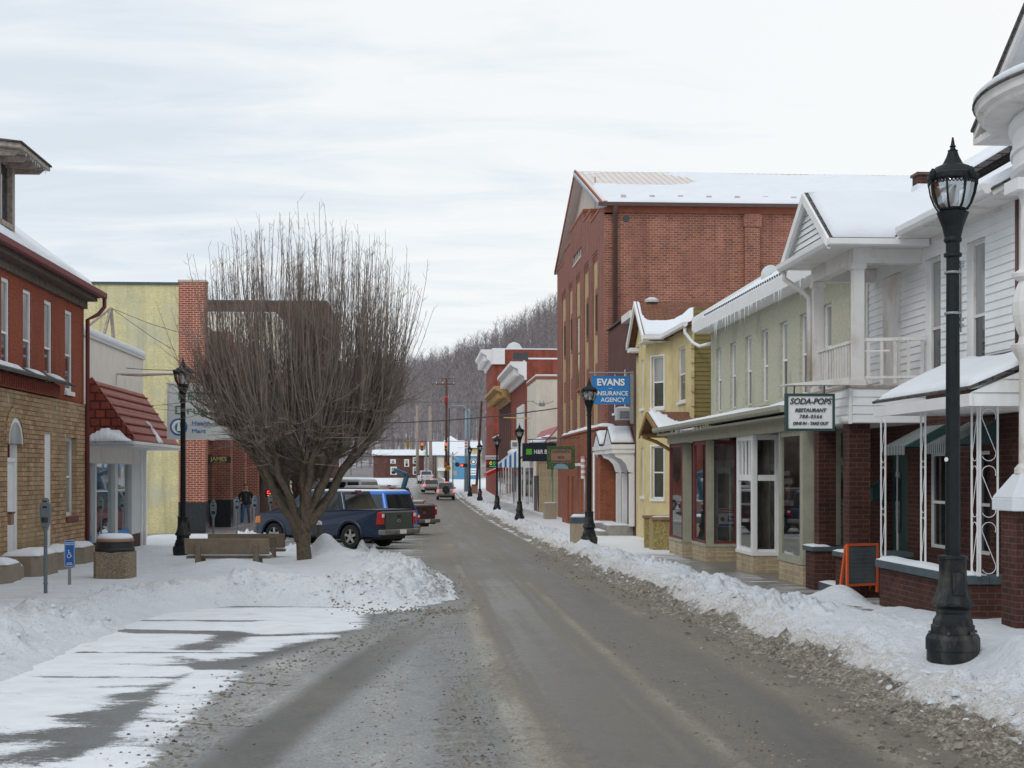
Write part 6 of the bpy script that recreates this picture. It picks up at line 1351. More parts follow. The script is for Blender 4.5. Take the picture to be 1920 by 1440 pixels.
# roof-top sign frame
rf = thing('roof_frame', 'rusty steel frame with stay wires on the cream shop roof', 'frame', (-10.2, 46, 5.3))
yf = 44.8; tp = (onY(208, yf), yf, hz(577, -10, yf)); b = MB()
b.bar(tp, (onY(214, yf), yf, hz(650, -10, yf)), .09, .09); b.bar(tp, (onY(198, yf), yf - .6, hz(650, -10, yf)), .07, .07); b.bar(tp, (onY(160, yf), yf - .8, hz(630, -10, yf)), .06, .06); b.build('struts', M['grey_board'], rf)
b = MB(); b.tube([tp, (onY(300, yf), yf - 1, hz(640, -9, yf)), (onY(345, yf), yf - 1.5, hz(665, -9, yf))], .010, 4); b.tube([tp, (onY(290, yf), yf - 1, hz(612, -9, yf)), (onY(380, yf), yf - 1.5, hz(640, -9, yf))], .010, 4); b.build('stay_wire', M['iron'], rf)
# ---- yellow block building with drug store -----------------------
yb = thing('block_building', 'big yellow painted block building with light jointed brick piers', 'building', (-8.4, 70, G(70)))
PY = 59.0; xA, xB = onY(335, PY), onY(385, PY); ZY = hz(534, -9.5, PY)
b = MB(); b.wall(Fr((-26, PY + .05), (xA, PY + .05)), 0, xA + 26, -1.5, ZY); b.build('block_wall', M['block'], yb)
MB().box(-26, xA, PY - .02, PY + .4, ZY, ZY + .1).build('coping', M['slate'], yb)
b = MB(); b.box(xA, xB, PY, PY + .7, .62, ZY + .12); b.build('brick_pier', M['brick_pier'], yb); MB().box(xA - .01, xB + .02, PY - .02, PY + .72, -1.4, .62).build('granite_base', M['gran'], yb)
MB().box(xA - .03, xB + .03, PY - .03, PY + .73, ZY + .12, ZY + .2).build('pier_cap', M['beige'], yb)
FX = -9.3
b = MB(); F = Fr((FX, PY + .7), (FX, 82)); b.wall(F, 0, F.L, 3.2, ZY - .9, ()); b.build('upper_wall', M['cream'], yb)
b = MB(); b.wall(F, 0, F.L, -1.4, 3.2, [(1.2, 3.4, -.4, 2.6), (5, 7.4, .1, 2.4), (11, 14.5, .1, 2.4)], .2); b.wall(Fr((FX, 82), (-26, 82)), 0, 16, -1.4, ZY - .9); b.build('lower_wall', M['brick_pier'], yb)
b = MB(); b.box(-26, FX, PY + .4, 82, ZY - .95, ZY - .9); b.build('roof', M['field'], yb)
b = MB(); b.box(FX, -9.0, PY + .9, 63.6, -1.4, 3.1); dd = b.build('door_surround', M['signgrey'], yb)
g = MB()
for k in range(6): g.box(-9.0, -8.97, PY + 1.0 + k * .65, PY + 1.12 + k * .65, -.9, 2.9)
g.build('mullion', M['steel'], dd)
g = MB(); g.box(-9.25, -9.22, PY + .72, 81.5, -.4, 2.6); g.build('shop_pane', M['glass'], yb)
for k, y in enumerate((67.6, 73.2, 79)):
    b = MB(); b.box(FX, -8.4, y, y + .9, .55, ZY - 1.0 - .6 * k * 0); b.build('brick_pier', M['brick_pier'] if k else M['brick_th'], yb); MB().box(FX, -8.38, y - .02, y + .92, -1.4, .55).build('granite_base', M['gran'] if k < 1 else M['steel'], yb)
MB().box(FX, -8.38, 68.6, 73.1, G(70), .5).build('stall_riser', M['steel'], yb)
b = MB(); b.box(FX, FX + .2, 62.5, 66.5, 5.2, 7.4); b.build('sign_arch', M['dkgreen'], yb)
MB().box(FX, FX + .22, PY + .75, 82, 3.2, 3.5).build('belt', M['white'], yb)
b = MB(); b.slab([(FX, 61, ZY - .9), (FX, 82, ZY - .9), (FX - 2.5, 82, ZY + .0), (FX - 2.5, 61, ZY + .0)], .1); b.build('snow_cover', M['snow'], yb)
dk, F, uu = simple_building('dark_brick_shop', 'dark brick shop with green sign panel behind the bare tree', -26, -8.8, 84, 100, 8.6, 'brick_far', front=1, wins=[(87, 88, 4, 6), (90.5, 91.5, 4, 6), (94, 95, 4, 6)])
b = MB(); b.box(-8.8, -8.4, 85, 92, 3.6, 6.4); b.build('green_panel', M['dkgreen'], dk); M['grn2'] = mk('bottle_green_panel', (0.03, 0.13, 0.07), .6, .1, 2); dk.children[-1].data.materials[0] = M['grn2']
cr_, F, uu = simple_building('cream_block', 'tall cream walled block rising behind the dark brick shop', -30, -9.6, 101, 116, 12.4, 'cream', front=1, wins=[(104, 105, 5, 7), (108, 109, 5, 7)])
bt, F, uu = simple_building('tall_dark_building', 'tall dark brown brick building seen through the tree crown', -30, -8.4, 138, 160, hz(568, -8.4, 138), 'brick_far', front=1, wins=[(142, 143, 4, 6.5), (146, 147, 4, 6.5), (150, 151, 4, 6.5)], snow=False, z0=-1.4)
MB().box(-30, -8.3, 137.9, 160, hz(568, -8.4, 138), hz(568, -8.4, 138) + .2).build('coping', M['iron'], bt)
br, F, uu = simple_building('brown_brick_shop', 'two-storey brown brick shop row beyond the parked cars on the left', -26, -8.6, 117, 137, 7.2, 'brick_red', front=1, wins=[(120, 121, 3.4, 5.4), (124, 125, 3.4, 5.4), (128, 129, 3.4, 5.4), (132, 133, 3.4, 5.4)])

# ================================================================ FAR END OF THE STREET
def far_house(name, label, px0, px1, py_eave, py_base, Y, mat, roof=None, wins=(), depth=9, cat='house', py_ridge=None):
    x0, x1 = onY(px0, Y), onY(px1, Y); z1 = hz(py_eave, x0, Y); z0 = hz(py_base, x0, Y) - .6
    t = thing(name, label, cat, ((x0 + x1) / 2, Y, z0)); F_ = Fr((x0, Y), (x1, Y))
    hs = [(onY(a, Y) - x0, onY(b_, Y) - x0, hz(d_, x0, Y), hz(c_, x0, Y)) for a, b_, c_, d_ in wins]
    b = MB(); b.wall(F_, 0, F_.L, z0, z1, hs, .12); b.build('front_wall', M[mat], t); b = MB(); b.wall(Fr((x1, Y), (x1, Y + depth)), 0, depth, z0, z1); b.wall(Fr((x0, Y + depth), (x0, Y)), 0, depth, z0, z1); b.wall(Fr((x1, Y + depth), (x0, Y + depth)), 0, x1 - x0, z0, z1); b.build('side_wall', M[mat], t)
    for q in hs: window(t, F_, *q, rec=.08, fr=.13, rail=.5, m='white', casing=.1)
    if py_ridge:
        zr_ = hz(py_ridge, x0, Y + depth / 2); b = MB(); e_ = .35
        b.slab([(x0 - e_, Y - e_, z1), (x1 + e_, Y - e_, z1), (x1 + e_, Y + depth / 2, zr_), (x0 - e_, Y + depth / 2, zr_)], .12); b.slab([(x0 - e_, Y + depth + e_, z1), (x1 + e_, Y + depth + e_, z1), (x1 + e_, Y + depth / 2, zr_), (x0 - e_, Y + depth / 2, zr_)], .12)
        b.build('roof', M[roof], t); b = MB(); b.poly([(x1, Y, z1), (x1, Y + depth, z1), (x1, Y + depth / 2, zr_ - .1)]); b.poly([(x0, Y, z1), (x0, Y + depth, z1), (x0, Y + depth / 2, zr_ - .1)]); b.build('gable', M[mat], t)
        snow_slab(t, [(x0 - e_, Y - e_ + .1, z1 + .02), (x1 + e_, Y - e_ + .1, z1 + .02), (x1 + e_, Y + depth / 2, zr_), (x0 - e_, Y + depth / 2, zr_)], .12, 24, 8, seed=int(px0))
    return t, F_, x0, x1, z0, z1
fa = far_house('red_apartment_house', 'two-storey red brick apartment house with white windows, far behind parked cars', 700, 795, 854, 904, 272, 'brick_far', 'shingle_dk', wins=[(733, 741, 862, 869), (759, 766, 862, 875), (775, 782, 858, 869), (733, 743, 876, 890), (775, 782, 876, 890)], py_ridge=843)
fc = far_house('cream_house', 'cream building with grey snowy hipped roof beyond the crossing', 806, 874, 854, 899, 262, 'cream', 'shingle_dk', wins=[(811, 816, 858, 872)], depth=16, py_ridge=828)
b = MB(); zq = fc[5]; xm = onY(845, 270); b.v += [(xm - 3.2, 266, zq + 1.3), (xm + 3.4, 266, zq + 1.3), (xm + 3.4, 274, zq + 1.3), (xm - 3.2, 274, zq + 1.3), (xm, 270, hz(817, xm, 270))]
for f_ in ((0, 1, 4), (1, 2, 4), (2, 3, 4), (3, 0, 4)): b.f.append(f_); b.m.append(0)
b.build('cupola_roof', M['snow'], fc[0])
b = MB(); x0 = onY(806, 261.9)
for px in (812, 817, 834): x = onY(px, 261.9); b.box(x - .12, x + .12, 261.6, 261.9, fc[4], fc[5])
b.build('post', M['trimdk'], fc[0]); b = MB(); b.slab([(onY(820, 260.5), 260.3, hz(882, 0, 260)), (onY(836, 260.5), 260.3, hz(882, 0, 260)), (onY(836, 262), 262, hz(876, 0, 260)), (onY(820, 262), 262, hz(876, 0, 260))], .1); b.build('porch_roof', M['snow'], fc[0])
fb = far_house('blue_building', 'sky blue building with painted round emblem and white sign panels', 850, 900, 855, 899, 244, 'mural', None, depth=10, cat='building')
MB().box(fb[2] - .2, fb[3] + .2, 243.8, 254, fb[5], fb[5] + .25).build('snow_cover', M['snow'], fb[0])
b = MB(); xc, zc = onY(887.5, 243.9), hz(866, 0, 244); 
b.tube([(xc, 243.95, zc), (xc, 243.80, zc)], .52, 24, 0); b.tube([(xc, 243.9, zc), (xc, 243.76, zc)], .42, 24, 1); b.tube([(xc, 243.9, zc), (xc, 243.72, zc)], .26, 24, 0); b.build('round_emblem', [M['signwhite'], M['trimdk']], fb[0])
b = MB()
for a_, c_ in ((878, 882), (883, 886.5), (888, 891)): b.box(onY(881, 244), onY(893, 244), 243.85, 243.98, hz(c_, 0, 244), hz(a_, 0, 244))
b.build('white_panel', M['signwhite'], fb[0])
fy = far_house('yellow_gabled_house', 'pale yellow gabled house half hidden behind the blue building', 862, 902, 840, 899, 266, 'yellow_wall', 'shingle_dk', depth=12, py_ridge=826)
# ================================================================ STREET LAMPS
LAMPG = 'black cast-iron lantern street lamps'
def make_lamp():
    t = thing('street_lamp', 'tall black street lamp nearest the camera, right pavement, with pale cable straps', 'street lamp', (0, 0, 0), group=LAMPG)
    base = [(.245, -.5), (.245, .13), (.255, .14), (.255, .25), (.235, .29), (.205, .30), (.205, .375), (.19, .385), (.185, .43), (.16, .47), (.155, .49), (.165, .51), (.165, .53), (.15, .545), (.195, .575), (.2, .60), (.17, .66), (.145, .74), (.132, .84), (.130, 1.02), (.142, 1.03), (.142, 1.055), (.10, 1.065)]
    b = MB(); b.lathe(base, (0, 0, 0), 24, flute=(.60, 1.0, .95)); bo_ = b.build('base', M['black_base'], t, local=True)
    b = MB(); b.box(-.06, .06, -.172, -.12, .68, .90); b.build('access_door', M['black_base'], bo_, local=True, bevel=.008)
    for k in range(6): a = k * math.pi / 3; MB().lathe([(.016, .30), (.016, .325)], (.225 * math.cos(a), .225 * math.sin(a), 0), 6).build('bolt', M['iron'], bo_, local=True)
    b = MB(); b.lathe([(.070, 1.05), (.067, 2.2), (.062, 3.98), (.085, 3.99), (.085, 4.02), (.066, 4.03), (.066, 4.12), (.085, 4.14), (.085, 4.16), (.078, 4.18), (.10, 4.28), (.145, 4.40), (.152, 4.42), (.13, 4.43)], (0, 0, 0), 20)
    b.build('pole', M['black'], t, smooth=False, local=True)
    g = MB(); g.lathe([(.125, 4.43), (.17, 4.50), (.205, 4.60), (.222, 4.70), (.222, 4.74)], (0, 0, 0), 20); g.build('glass_globe', M['lampglass'], t, smooth=True, local=True)
    c = MB(); c.lathe([(.235, 4.735), (.24, 4.745), (.24, 4.79), (.225, 4.80), (.20, 4.83), (.165, 4.865), (.12, 4.885), (.10, 4.89), (.085, 4.92), (.06, 4.97), (.045, 5.02), (.05, 5.03), (.03, 5.04), (.022, 5.06), (.032, 5.07), (.02, 5.085), (.008, 5.16)], (0, 0, 0), 24)
    for k in range(8):
        a = 2 * math.pi * k / 8 + .2; p = [(.132, 4.44), (.178, 4.51), (.212, 4.60), (.229, 4.70), (.236, 4.76)]
        c.tube([(r * math.cos(a), r * math.sin(a), z) for r, z in p], [.014, .011, .010, .010, .014], 5)
    for k in range(4): a = math.pi / 2 * k + .4; c.lathe([(.02, 4.74), (.03, 4.76), (.03, 4.80), (.01, 4.83)], (.25 * math.cos(a), .25 * math.sin(a), 0), 8)
    for k in range(40): a = 2 * math.pi * k / 40; a2 = a + 2 * math.pi / 40; c.tube([(.231 * math.cos(a), .231 * math.sin(a), 4.69), (.231 * math.cos(a2), .231 * math.sin(a2), 4.735)], .005, 3); c.tube([(.231 * math.cos(a2), .231 * math.sin(a2), 4.69), (.231 * math.cos(a), .231 * math.sin(a), 4.735)], .005, 3)
    c.build('lantern_cap', M['black'], t, local=True)
    l = MB(); l.lathe([(.03, 4.43), (.035, 4.47), (.028, 4.49)], (0, 0, 0), 10, mi=0); l.lathe([(.028, 4.49), (.05, 4.54), (.05, 4.62), (.03, 4.67)], (0, 0, 0), 12, mi=1); l.lathe([(.07, 4.66), (.08, 4.74)], (0, 0, 0), 10, mi=0); l.build('bulb', [M['black'], M['signwhite']], t, smooth=True, local=True)
    return t
lamp0 = make_lamp()
spots = [(5.14, 14.09, None), (5.13, 44.64, 'black street lamp on the right pavement in front of the blue insurance sign'), (5.21, 76.75, 'black street lamp standing just left of the navy shop sign'),
         (5.16, 97.77, 'black street lamp beside the blue and white striped awning'), (5.25, 127.2, 'black street lamp on the right pavement, second from the farthest'), (5.1, 147.3, 'farthest black street lamp, in front of the sky blue building'),
         (-5.93, 38.18, 'black street lamp behind the bench, in front of the yellow block wall')]
zs_ = [hz(1238, 5.14, 14.09), hz(1022, 5.13, 44.64), hz(977, 5.21, 76.75), hz(958, 5.16, 97.8), hz(939, 5.25, 127.2), hz(930, 5.1, 147.3), hz(1043, -5.93, 38.18)]
for i, (x, y, lb2_) in enumerate(spots):
    o = lamp0 if i == 0 else copy_tree(lamp0)
    o.location = (x, y, zs_[i] - .03)
    o.scale = (1, 1, .982)
    if i: o['label'] = lb2_
    o.rotation_euler.z = .3 * i
b = MB()
for z in (3.42, 3.80 + .02): b.lathe([(.078, z), (.082, z + .01), (.078, z + .025)], (0, 0, 0), 18)
for z in (3.30, 3.36, 3.88, 3.92): b.box(.07, .105, -.02, .02, z, z + .03)
b.box(.075, .085, -.012, .012, 3.25, 3.95); b.build('cable_strap', M['steel'], lamp0, local=True)
MB().tube([(-.070, -.03, 2.0), (-.080, -.034, 2.0)], .022, 10).build('sticker', M['signwhite'], lamp0, local=True)
# snow on lower rings of lamp two
# ================================================================ BINS, BENCHES, METERS, SIGNS
def octo(r, z0, z1, b, mi=0, r2=None):
    r2 = r2 or r; k = len(b.v); n = 8
    for q, z in ((r, z0), (r2, z1)):
        for j in range(n): a = 2 * math.pi * (j + .5) / n; b.v.append((q * math.cos(a), q * math.sin(a), z))
    for j in range(n): b.f.append((k + j, k + (j + 1) % n, k + n + (j + 1) % n, k + n + j)); b.m.append(mi)
    b.f.append(tuple(k + j for j in range(n))[::-1]); b.m.append(mi); b.f.append(tuple(k + n + j for j in range(n))); b.m.append(mi)
bx_, by_ = gnd(216, 1088, .19); by_ = 28.1; bx_ = onY(216, by_)
tb_ = thing('litter_bin', 'square aggregate litter bin with black dome lid under snow, left pavement', 'litter bin', (bx_, by_, hz(1090, bx_, by_)))
def sqr(hx, z0, z1, b, mi=0, h2=None, ch=.06):
    h2 = h2 or hx; k = len(b.v)
    for h, z in ((hx, z0), (h2, z1)):
        for p in ((-h, -h + ch), (-h + ch, -h), (h - ch, -h), (h, -h + ch), (h, h - ch), (h - ch, h), (-h + ch, h), (-h, h - ch)): b.v.append((p[0], p[1], z))
    for j in range(8): b.f.append((k + j, k + (j + 1) % 8, k + 8 + (j + 1) % 8, k + 8 + j)); b.m.append(mi)
    b.f.append(tuple(k + j for j in range(8))[::-1]); b.m.append(mi); b.f.append(tuple(k + 8 + j for j in range(8))); b.m.append(mi)
b = MB(); sqr(.33, -.1, .56, b); b.build('body', M['aggregate'], tb_, local=True)
b = MB(); b.lathe([(.33, .54), (.355, .57), (.36, .60), (.34, .63), (.335, .72), (.345, .74), (.33, .75)], (0, 0, 0), 24); b.build('lid_ring', M['plastic'], tb_, local=True)
b = MB(); b.lathe([(.34, .74), (.345, .78), (.30, .81), (.25, .82)], (0, 0, 0), 24); b.build('lid', M['tanboard'], tb_, local=True)
b = MB(); b.lathe([(.325, .795), (.32, .83), (.28, .87), (.22, .885), (.1, .89), (.01, .892)], (0, 0, 0), 24); b.build('snow_cap', M['snow'], tb_, smooth=True, local=True)
tb_.rotation_euler.z = -.05
bx_, by_ = onY(1086, 46.5), 46.5
t2_ = thing('litter_bin', 'tan litter bin with dark slanted lid behind the second street lamp', 'litter bin', (bx_, by_, hz(1014, bx_, by_)))
b = MB(); sqr(.27, -.1, .62, b); b.build('body', M['bin_plain'], t2_, local=True); b = MB(); sqr(.285, .56, .74, b); b.build('lid', M['slate'], t2_, local=True); b = MB(); sqr(.27, .74, .83, b, h2=.18); b.build('snow_cap', M['snow'], t2_, smooth=True, local=True)
bx_, by_ = onY(1031, 81), 81
t3_ = thing('planter_box', 'square tan stone planter box by the teal doorway', 'planter', (bx_, by_, hz(972, bx_, by_)))
b = MB(); b.box(-.33, .33, -.33, .33, -.1, .84); b.build('body', M['bin_plain'], t3_, local=True, bevel=.02); MB().box(-.28, .28, -.28, .28, .842, .88).build('snow_cap', M['snow'], t3_, local=True)
bx_, by_ = onY(890, 158), 158; t4_ = thing('litter_bin', 'small brown litter bin at the far corner by the blue building', 'litter bin', (bx_, by_, hz(922, bx_, by_)))
b = MB(); b.box(-.32, .32, -.3, .3, -.2, .68); b.build('body', M['tanboard'], t4_, local=True); MB().box(-.34, .34, -.32, .32, .68, .78).build('lid', M['plastic'], t4_, local=True)
def make_bench(label):
    """seen from behind: back planks on three sloping frames; local x along the bench, back towards -y"""
    t = thing('bench', label, 'bench', (0, 0, 0), group='wood plank park benches round the bare tree')
    W = 1.82; b = MB()
    b.hexa([(-W / 2, -.30, .50), (W / 2, -.30, .50), (W / 2, -.25, .50), (-W / 2, -.25, .50), (-W / 2, -.385, .84), (W / 2, -.385, .84), (W / 2, -.335, .84), (-W / 2, -.335, .84)])
    b.build('backrest', M['bench'], t, local=True, bevel=.018)
    b = MB(); b.box(-W / 2, W / 2, -.18, .02, .40, .45); b.box(-W / 2, W / 2, .05, .25, .40, .45); b.build('seat', M['bench'], t, local=True, bevel=.012)
    b = MB(); b.box(-W / 2 + .03, W / 2 - .03, -.17, .24, .452, .50); b.build('seat_snow', M['snow'], t, local=True, bevel=.03)
    for x in (-.62, .62):
        b = MB(); b.hexa([(x - .075, -.30, -.05), (x + .075, -.30, -.05), (x + .075, -.18, -.05), (x - .075, -.18, -.05), (x - .05, -.395, .72), (x + .05, -.395, .72), (x + .05, -.335, .72), (x - .05, -.335, .72)])
        b.box(x - .05, x + .05, -.2, .24, .30, .398); b.box(x - .06, x + .06, .12, .24, -.05, .30); b.build('leg', M['bench'], t, local=True, bevel=.015)
    b = MB()
    for x in (-.62, .62):
        for z in (.56, .66): b.tube([(x, -.40, z), (x, -.41, z)], .012, 6)
    b.build('bolt', M['iron'], t, local=True)
    return t
bn = make_bench('front bench seen from behind, seat under snow, left of the bare tree'); y = 32.6; x = onY(431, y); bn.location = (x, y, hz(1062, x, y) - .22); bn.rotation_euler.z = R(-4)
bn2 = copy_tree(bn); bn2['label'] = 'second bench standing beyond the first one, half hidden by its backrest'; y = 36.2; x = onY(464, y); bn2.location = (x, y, hz(1048, x, y) - .22); bn2.rotation_euler.z = R(3)
def make_meter(label, double=False):
    t = thing('parking_meter', label, 'parking meter', (0, 0, 0), group='grey single parking meters along the left kerb')
    b = MB(); b.lathe([(.03, -.3), (.03, 1.06), (.045, 1.07), (.045, 1.10), (.03, 1.12)], (0, 0, 0), 10); b.lathe([(.038, .60), (.038, .63)], (0, 0, 0), 10); b.lathe([(.038, .22), (.038, .24)], (0, 0, 0), 10); b.build('post', M['meter'], t, local=True, smooth=False)
    b = MB(); b.prism([(-.045, 1.10), (.045, 1.10), (.075, 1.22), (.085, 1.38), (.078, 1.46), (.05, 1.50), (-.05, 1.50), (-.078, 1.46), (-.085, 1.38), (-.075, 1.22)], -.05, .05, 'y'); b.build('head', M['meter'], t, local=True, bevel=.015)
    b = MB(); b.prism([(-.055, 1.46), (.055, 1.46), (.05, 1.53), (.025, 1.565), (-.025, 1.565), (-.05, 1.53)], -.04, .04, 'y'); b.build('dome', M['meter'], t, local=True, bevel=.015)
    b = MB(); b.poly([(-.035, -.053, 1.40), (.035, -.053, 1.40), (.03, -.043, 1.52), (-.03, -.043, 1.52)][::1]); b.box(-.05, .05, -.058, -.05, 1.18, 1.26); b.build('dial', M['glass'], t, local=True)
    return t
m0_ = make_meter('grey parking meter alone in the snow before the stone house'); y = 23.6; x = onY(85.5, y); m0_.location = (x, y, hz(1122, x, y))
for i, (px, pyb, Y_, lb3) in enumerate(((400, 1010, 41.5, 'parking meter to the right of the left street lamp, before the yellow block building'), (444, 1000, 50.5, 'parking meter just left of the standing man'), (477, 985, 54.8, 'parking meter just right of the standing man'), (507, 980, 60.0, 'pale parking meter by the tree limb, behind the blue pickup bonnet'))):
    o = copy_tree(m0_); x = onY(px, Y_); zt_ = {0: 938, 1: 932, 2: 930, 3: 926}[i]; o.location = (x, Y_, hz(zt_, x, Y_) - 1.56); o['label'] = lb3; o.rotation_euler.z = .15 * i
    for ch_ in o.children:
        if ch_.name.startswith('dial') and i: pass
# handicapped parking sign
y = 25.6; x = onY(130.5, y); z0 = hz(1108, x, y)
hs_ = thing('parking_sign', 'small blue disabled parking sign on a short grey post in the snow', 'sign', (x, y, z0))
b = MB(); b.box(x - .03, x + .02, y + .005, y + .03, z0 - .3, hz(1012, x, y)); b.build('post', M['steel'], hs_)
z1, z2 = hz(1063, x, y), hz(1012, x, y); W = .175; F = Fr((x - W / 2, y), (x + W / 2, y), z1); H = z2 - z1
b = MB(); b.fbox(F, 0, W, 0, H, -.004, .002); pn = b.build('plate', M['hcblue'], hs_, bevel=.004)
b = MB()
for (a0, a1, c0, c1) in ((.008, W - .008, .008, .014), (.008, W - .008, H - .014, H - .008), (.008, .013, .014, H - .014), (W - .013, W - .008, .014, H - .014)): b.fbox(F, a0, a1, c0, c1, .003, .005)
b.build('border', M['text_wh'], hs_)
text('HANDICAPPED', F, W / 2, H - .060, .004, .024, M['text_wh'], hs_, sx=.85, bold=.0006); text('PARKING ONLY', F, W / 2, H - .088, .004, .024, M['text_wh'], hs_, sx=.8, bold=.0006)
text('LICENSE', F, W / 2, .060, .004, .022, M['text_wh'], hs_, bold=.0005); text('REQUIRED', F, W / 2, .036, .004, .022, M['text_wh'], hs_, bold=.0005)
b = MB(); c = W / 2 - .004; hc = H * .47
b.tube([F.p(c + .030 * math.cos(a) - .006, hc - .03 + .033 * math.sin(a), .006) for a in frange(2.4, 6.6, 14)], .005, 5)
b.tube([F.p(c - .010, hc + .052, .006), F.p(c - .008, hc + .0, .006), F.p(c + .022, hc - .002, .006), F.p(c + .034, hc - .042, .006), F.p(c + .046, hc - .040, .006)], .006, 5)
b.tube([F.p(c - .009, hc + .026, .006), F.p(c + .02, hc + .022, .006)], .005, 5); b.tube([F.p(c - .012, hc + .066, .004), F.p(c - .012, hc + .066, .009)], .010, 10); b.build('wheelchair_symbol', M['text_wh'], hs_)
# concrete steps and wall blocks along the stone house
bk = [((30.0, 31.3), (-7.85, -6.75), 1072, 1042, 'low concrete wall block with snow, nearest the blue parking sign'), ]
def block(px0, px1, pyb, pyt, Y0, Y1, label, name='concrete_block'):
    xr = onY(px1, Y0); x0 = onY(px0, Y0); zb = hz(pyb, xr, Y0) - .15; zt = hz(pyt, xr, Y0); t = thing(name, label, 'concrete block', ((x0 + xr) / 2, (Y0 + Y1) / 2, zb), group='snow-capped concrete blocks beside the stone house')
    ch = min(.16, (xr - x0) / 3); P_ = [(x0, Y0), (xr - ch, Y0), (xr, Y0 + ch), (xr, Y1), (x0, Y1)]; b = MB(); b.prism(P_, zb, zt, 'z'); b.build('block', M['concrete_tan'], t, bevel=.015)
    snow_slab(t, [(x0 + .01, Y0 + .02, zt), (xr - .03, Y0 + .02, zt), (xr - .03, Y1 - .02, zt), (x0 + .01, Y1 - .02, zt)], .10, 16, 12, seed=int(px1))
block(0, 75, 1070, 1043, 28.2, 29.6, 'long low snow-topped concrete block by the arched door')
block(72, 115, 1060, 1036, 30.6, 31.8, 'middle snow-topped concrete block under the tall white shutter')
block(112, 156, 1050, 1027, 33.2, 34.4, 'snow-topped concrete block behind the blue parking sign')
block(-60, 17, 1082, 1060, 26.4, 27.2, 'concrete block cut off by the left edge of the view')
block(12, 32, 1072, 1064, 27.5, 28.0, 'smallest concrete block, nearly buried in snow, at the left')
# chalkboard A-frame by the restaurant
y = 22.75; xa_, xb_ = onY(1587, y), onY(1646, y + .25); za, zb2 = hz(1113, xa_, y), hz(1020, xa_, y)
cbz = thing('chalkboard', 'orange-framed grey chalkboard standing against the brick pillar base', 'chalkboard', ((xa_ + xb_) / 2, y, za))
F = Fr((xa_, y), (xb_, y + .25), za); W = F.L; H = zb2 - za
b = MB(); t_ = .035; b.fbox(F, 0, t_, 0, H, -.02, .02); b.fbox(F, W - t_, W, 0, H, -.02, .02); b.fbox(F, t_, W - t_, H - t_, H, -.02, .018); b.fbox(F, t_, W - t_, .11, .11 + t_, -.02, .018)
for u in (0, W - t_): b.hexa([F.p(u, 0, -.16), F.p(u + t_, 0, -.16), F.p(u + t_, 0, -.20), F.p(u, 0, -.20), F.p(u, H - .02, -.021), F.p(u + t_, H - .02, -.021), F.p(u + t_, H - .02, -.05), F.p(u, H - .02, -.05)])
b.build('frame', M['orange'], cbz); MB().fbox(F, t_, W - t_, .145, H - t_, -.012, .004).build('board', M['chalk'], cbz)
b = MB(); r_ = random.Random(2)
for k in range(9):
    v = H - .1 - k * .06; u = .08
    while u < W - .1 - .1 * r_.random(): l_ = .015 + .03 * r_.random(); b.fbox(F, u, u + l_, v, v + .008, .004, .006); u += l_ + .012
M['chalkline'] = mk('faint_chalk', (0.12, 0.13, 0.13), .9, .3, 20); b.build('chalk_writing', M['chalkline'], cbz)
# ================================================================ HANGING SIGNS
def plate_sign(name, label, px0, px1, py0, py1, Y, mat, frame=None, fw=.05, th=.06, yaw=0.0):
    x0, x1 = onY(px0, Y), onY(px1, Y); zt, zb = hz(py0, (x0 + x1) / 2, Y), hz(py1, (x0 + x1) / 2, Y)
    t = thing(name, label, 'sign', ((x0 + x1) / 2, Y, zb)); F_ = Fr((x0, Y), (x1, Y), zb); W, H = x1 - x0, zt - zb
    b = MB(); b.fbox(F_, fw * .5, W - fw * .5, fw * .5, H - fw * .5, -th * .5, 0); b.build('panel', M[mat], t)
    if frame: b = MB(); b.fbox(F_, 0, fw, 0, H, -th * .5 - .02, .02); b.fbox(F_, W - fw, W, 0, H, -th * .5 - .02, .02); b.fbox(F_, fw, W - fw, 0, fw, -th * .5 - .02, .018); b.fbox(F_, fw, W - fw, H - fw, H, -th * .5 - .02, .018); b.build('frame', M[frame], t)
    return t, F_, W, H
SY = BN - .14; s_, F, W, H = plate_sign('restaurant_sign', 'white restaurant sign in a dark green frame under the balcony', 1473, 1565, 738, 808, SY, 'signwhite', 'dkgreen', .038, .14)
k_ = W / .82
text('SODA-POPS', F, W / 2, H * .72, .012, .136 * k_, M['text_dk'], s_, shear=.25, bold=.0025, sx=.95)
text('RESTAURANT', F, W / 2, H * .51, .012, .082 * k_, M['text_dk'], s_, shear=.25, bold=.002, sx=1.02)
text('788-0566', F, W / 2, H * .34, .012, .085 * k_, M['text_dk'], s_, shear=.25, bold=.001, space=1.25, sx=.95)
text('DINE IN - TAKE OUT', F, W / 2, H * .165, .012, .070 * k_, M['text_dk'], s_, shear=.25, bold=.0015, sx=.90)
b = MB(); x0, x1 = onY(1472, SY), onY(1588, SY); za_, zb4 = hz(723, 6, SY), hz(712, 6, SY); b.hexa([(x0, SY - .1, za_), (x1, SY - .1, za_ + .01), (x1, SY + .3, za_ + .01), (x0, SY + .3, za_), (x0, SY - .1, za_ + .02), (x1, SY - .1, zb4 + .03), (x1, SY + .3, zb4 + .03), (x0, SY + .3, za_ + .02)]); b.build('mounting_board', M['white_old'], s_)
for u in (.15, W - .15): MB().tube([F.p(u, H, -.06), (F.p(u, H, -.06).x, SY + .05, za_ + .01)], .012, 5).build('hanger', M['iron'], s_)
s_, F, W, H = plate_sign('insurance_sign', 'azure blue insurance agency sign hanging from a steel arm', 1110, 1180, 705, 758, 54.2, 'evans', 'evans', .03, .12)
text('EVANS', F, W / 2, H * .67, .012, .34, M['text_wh'], s_, bold=.010, sx=1.0)
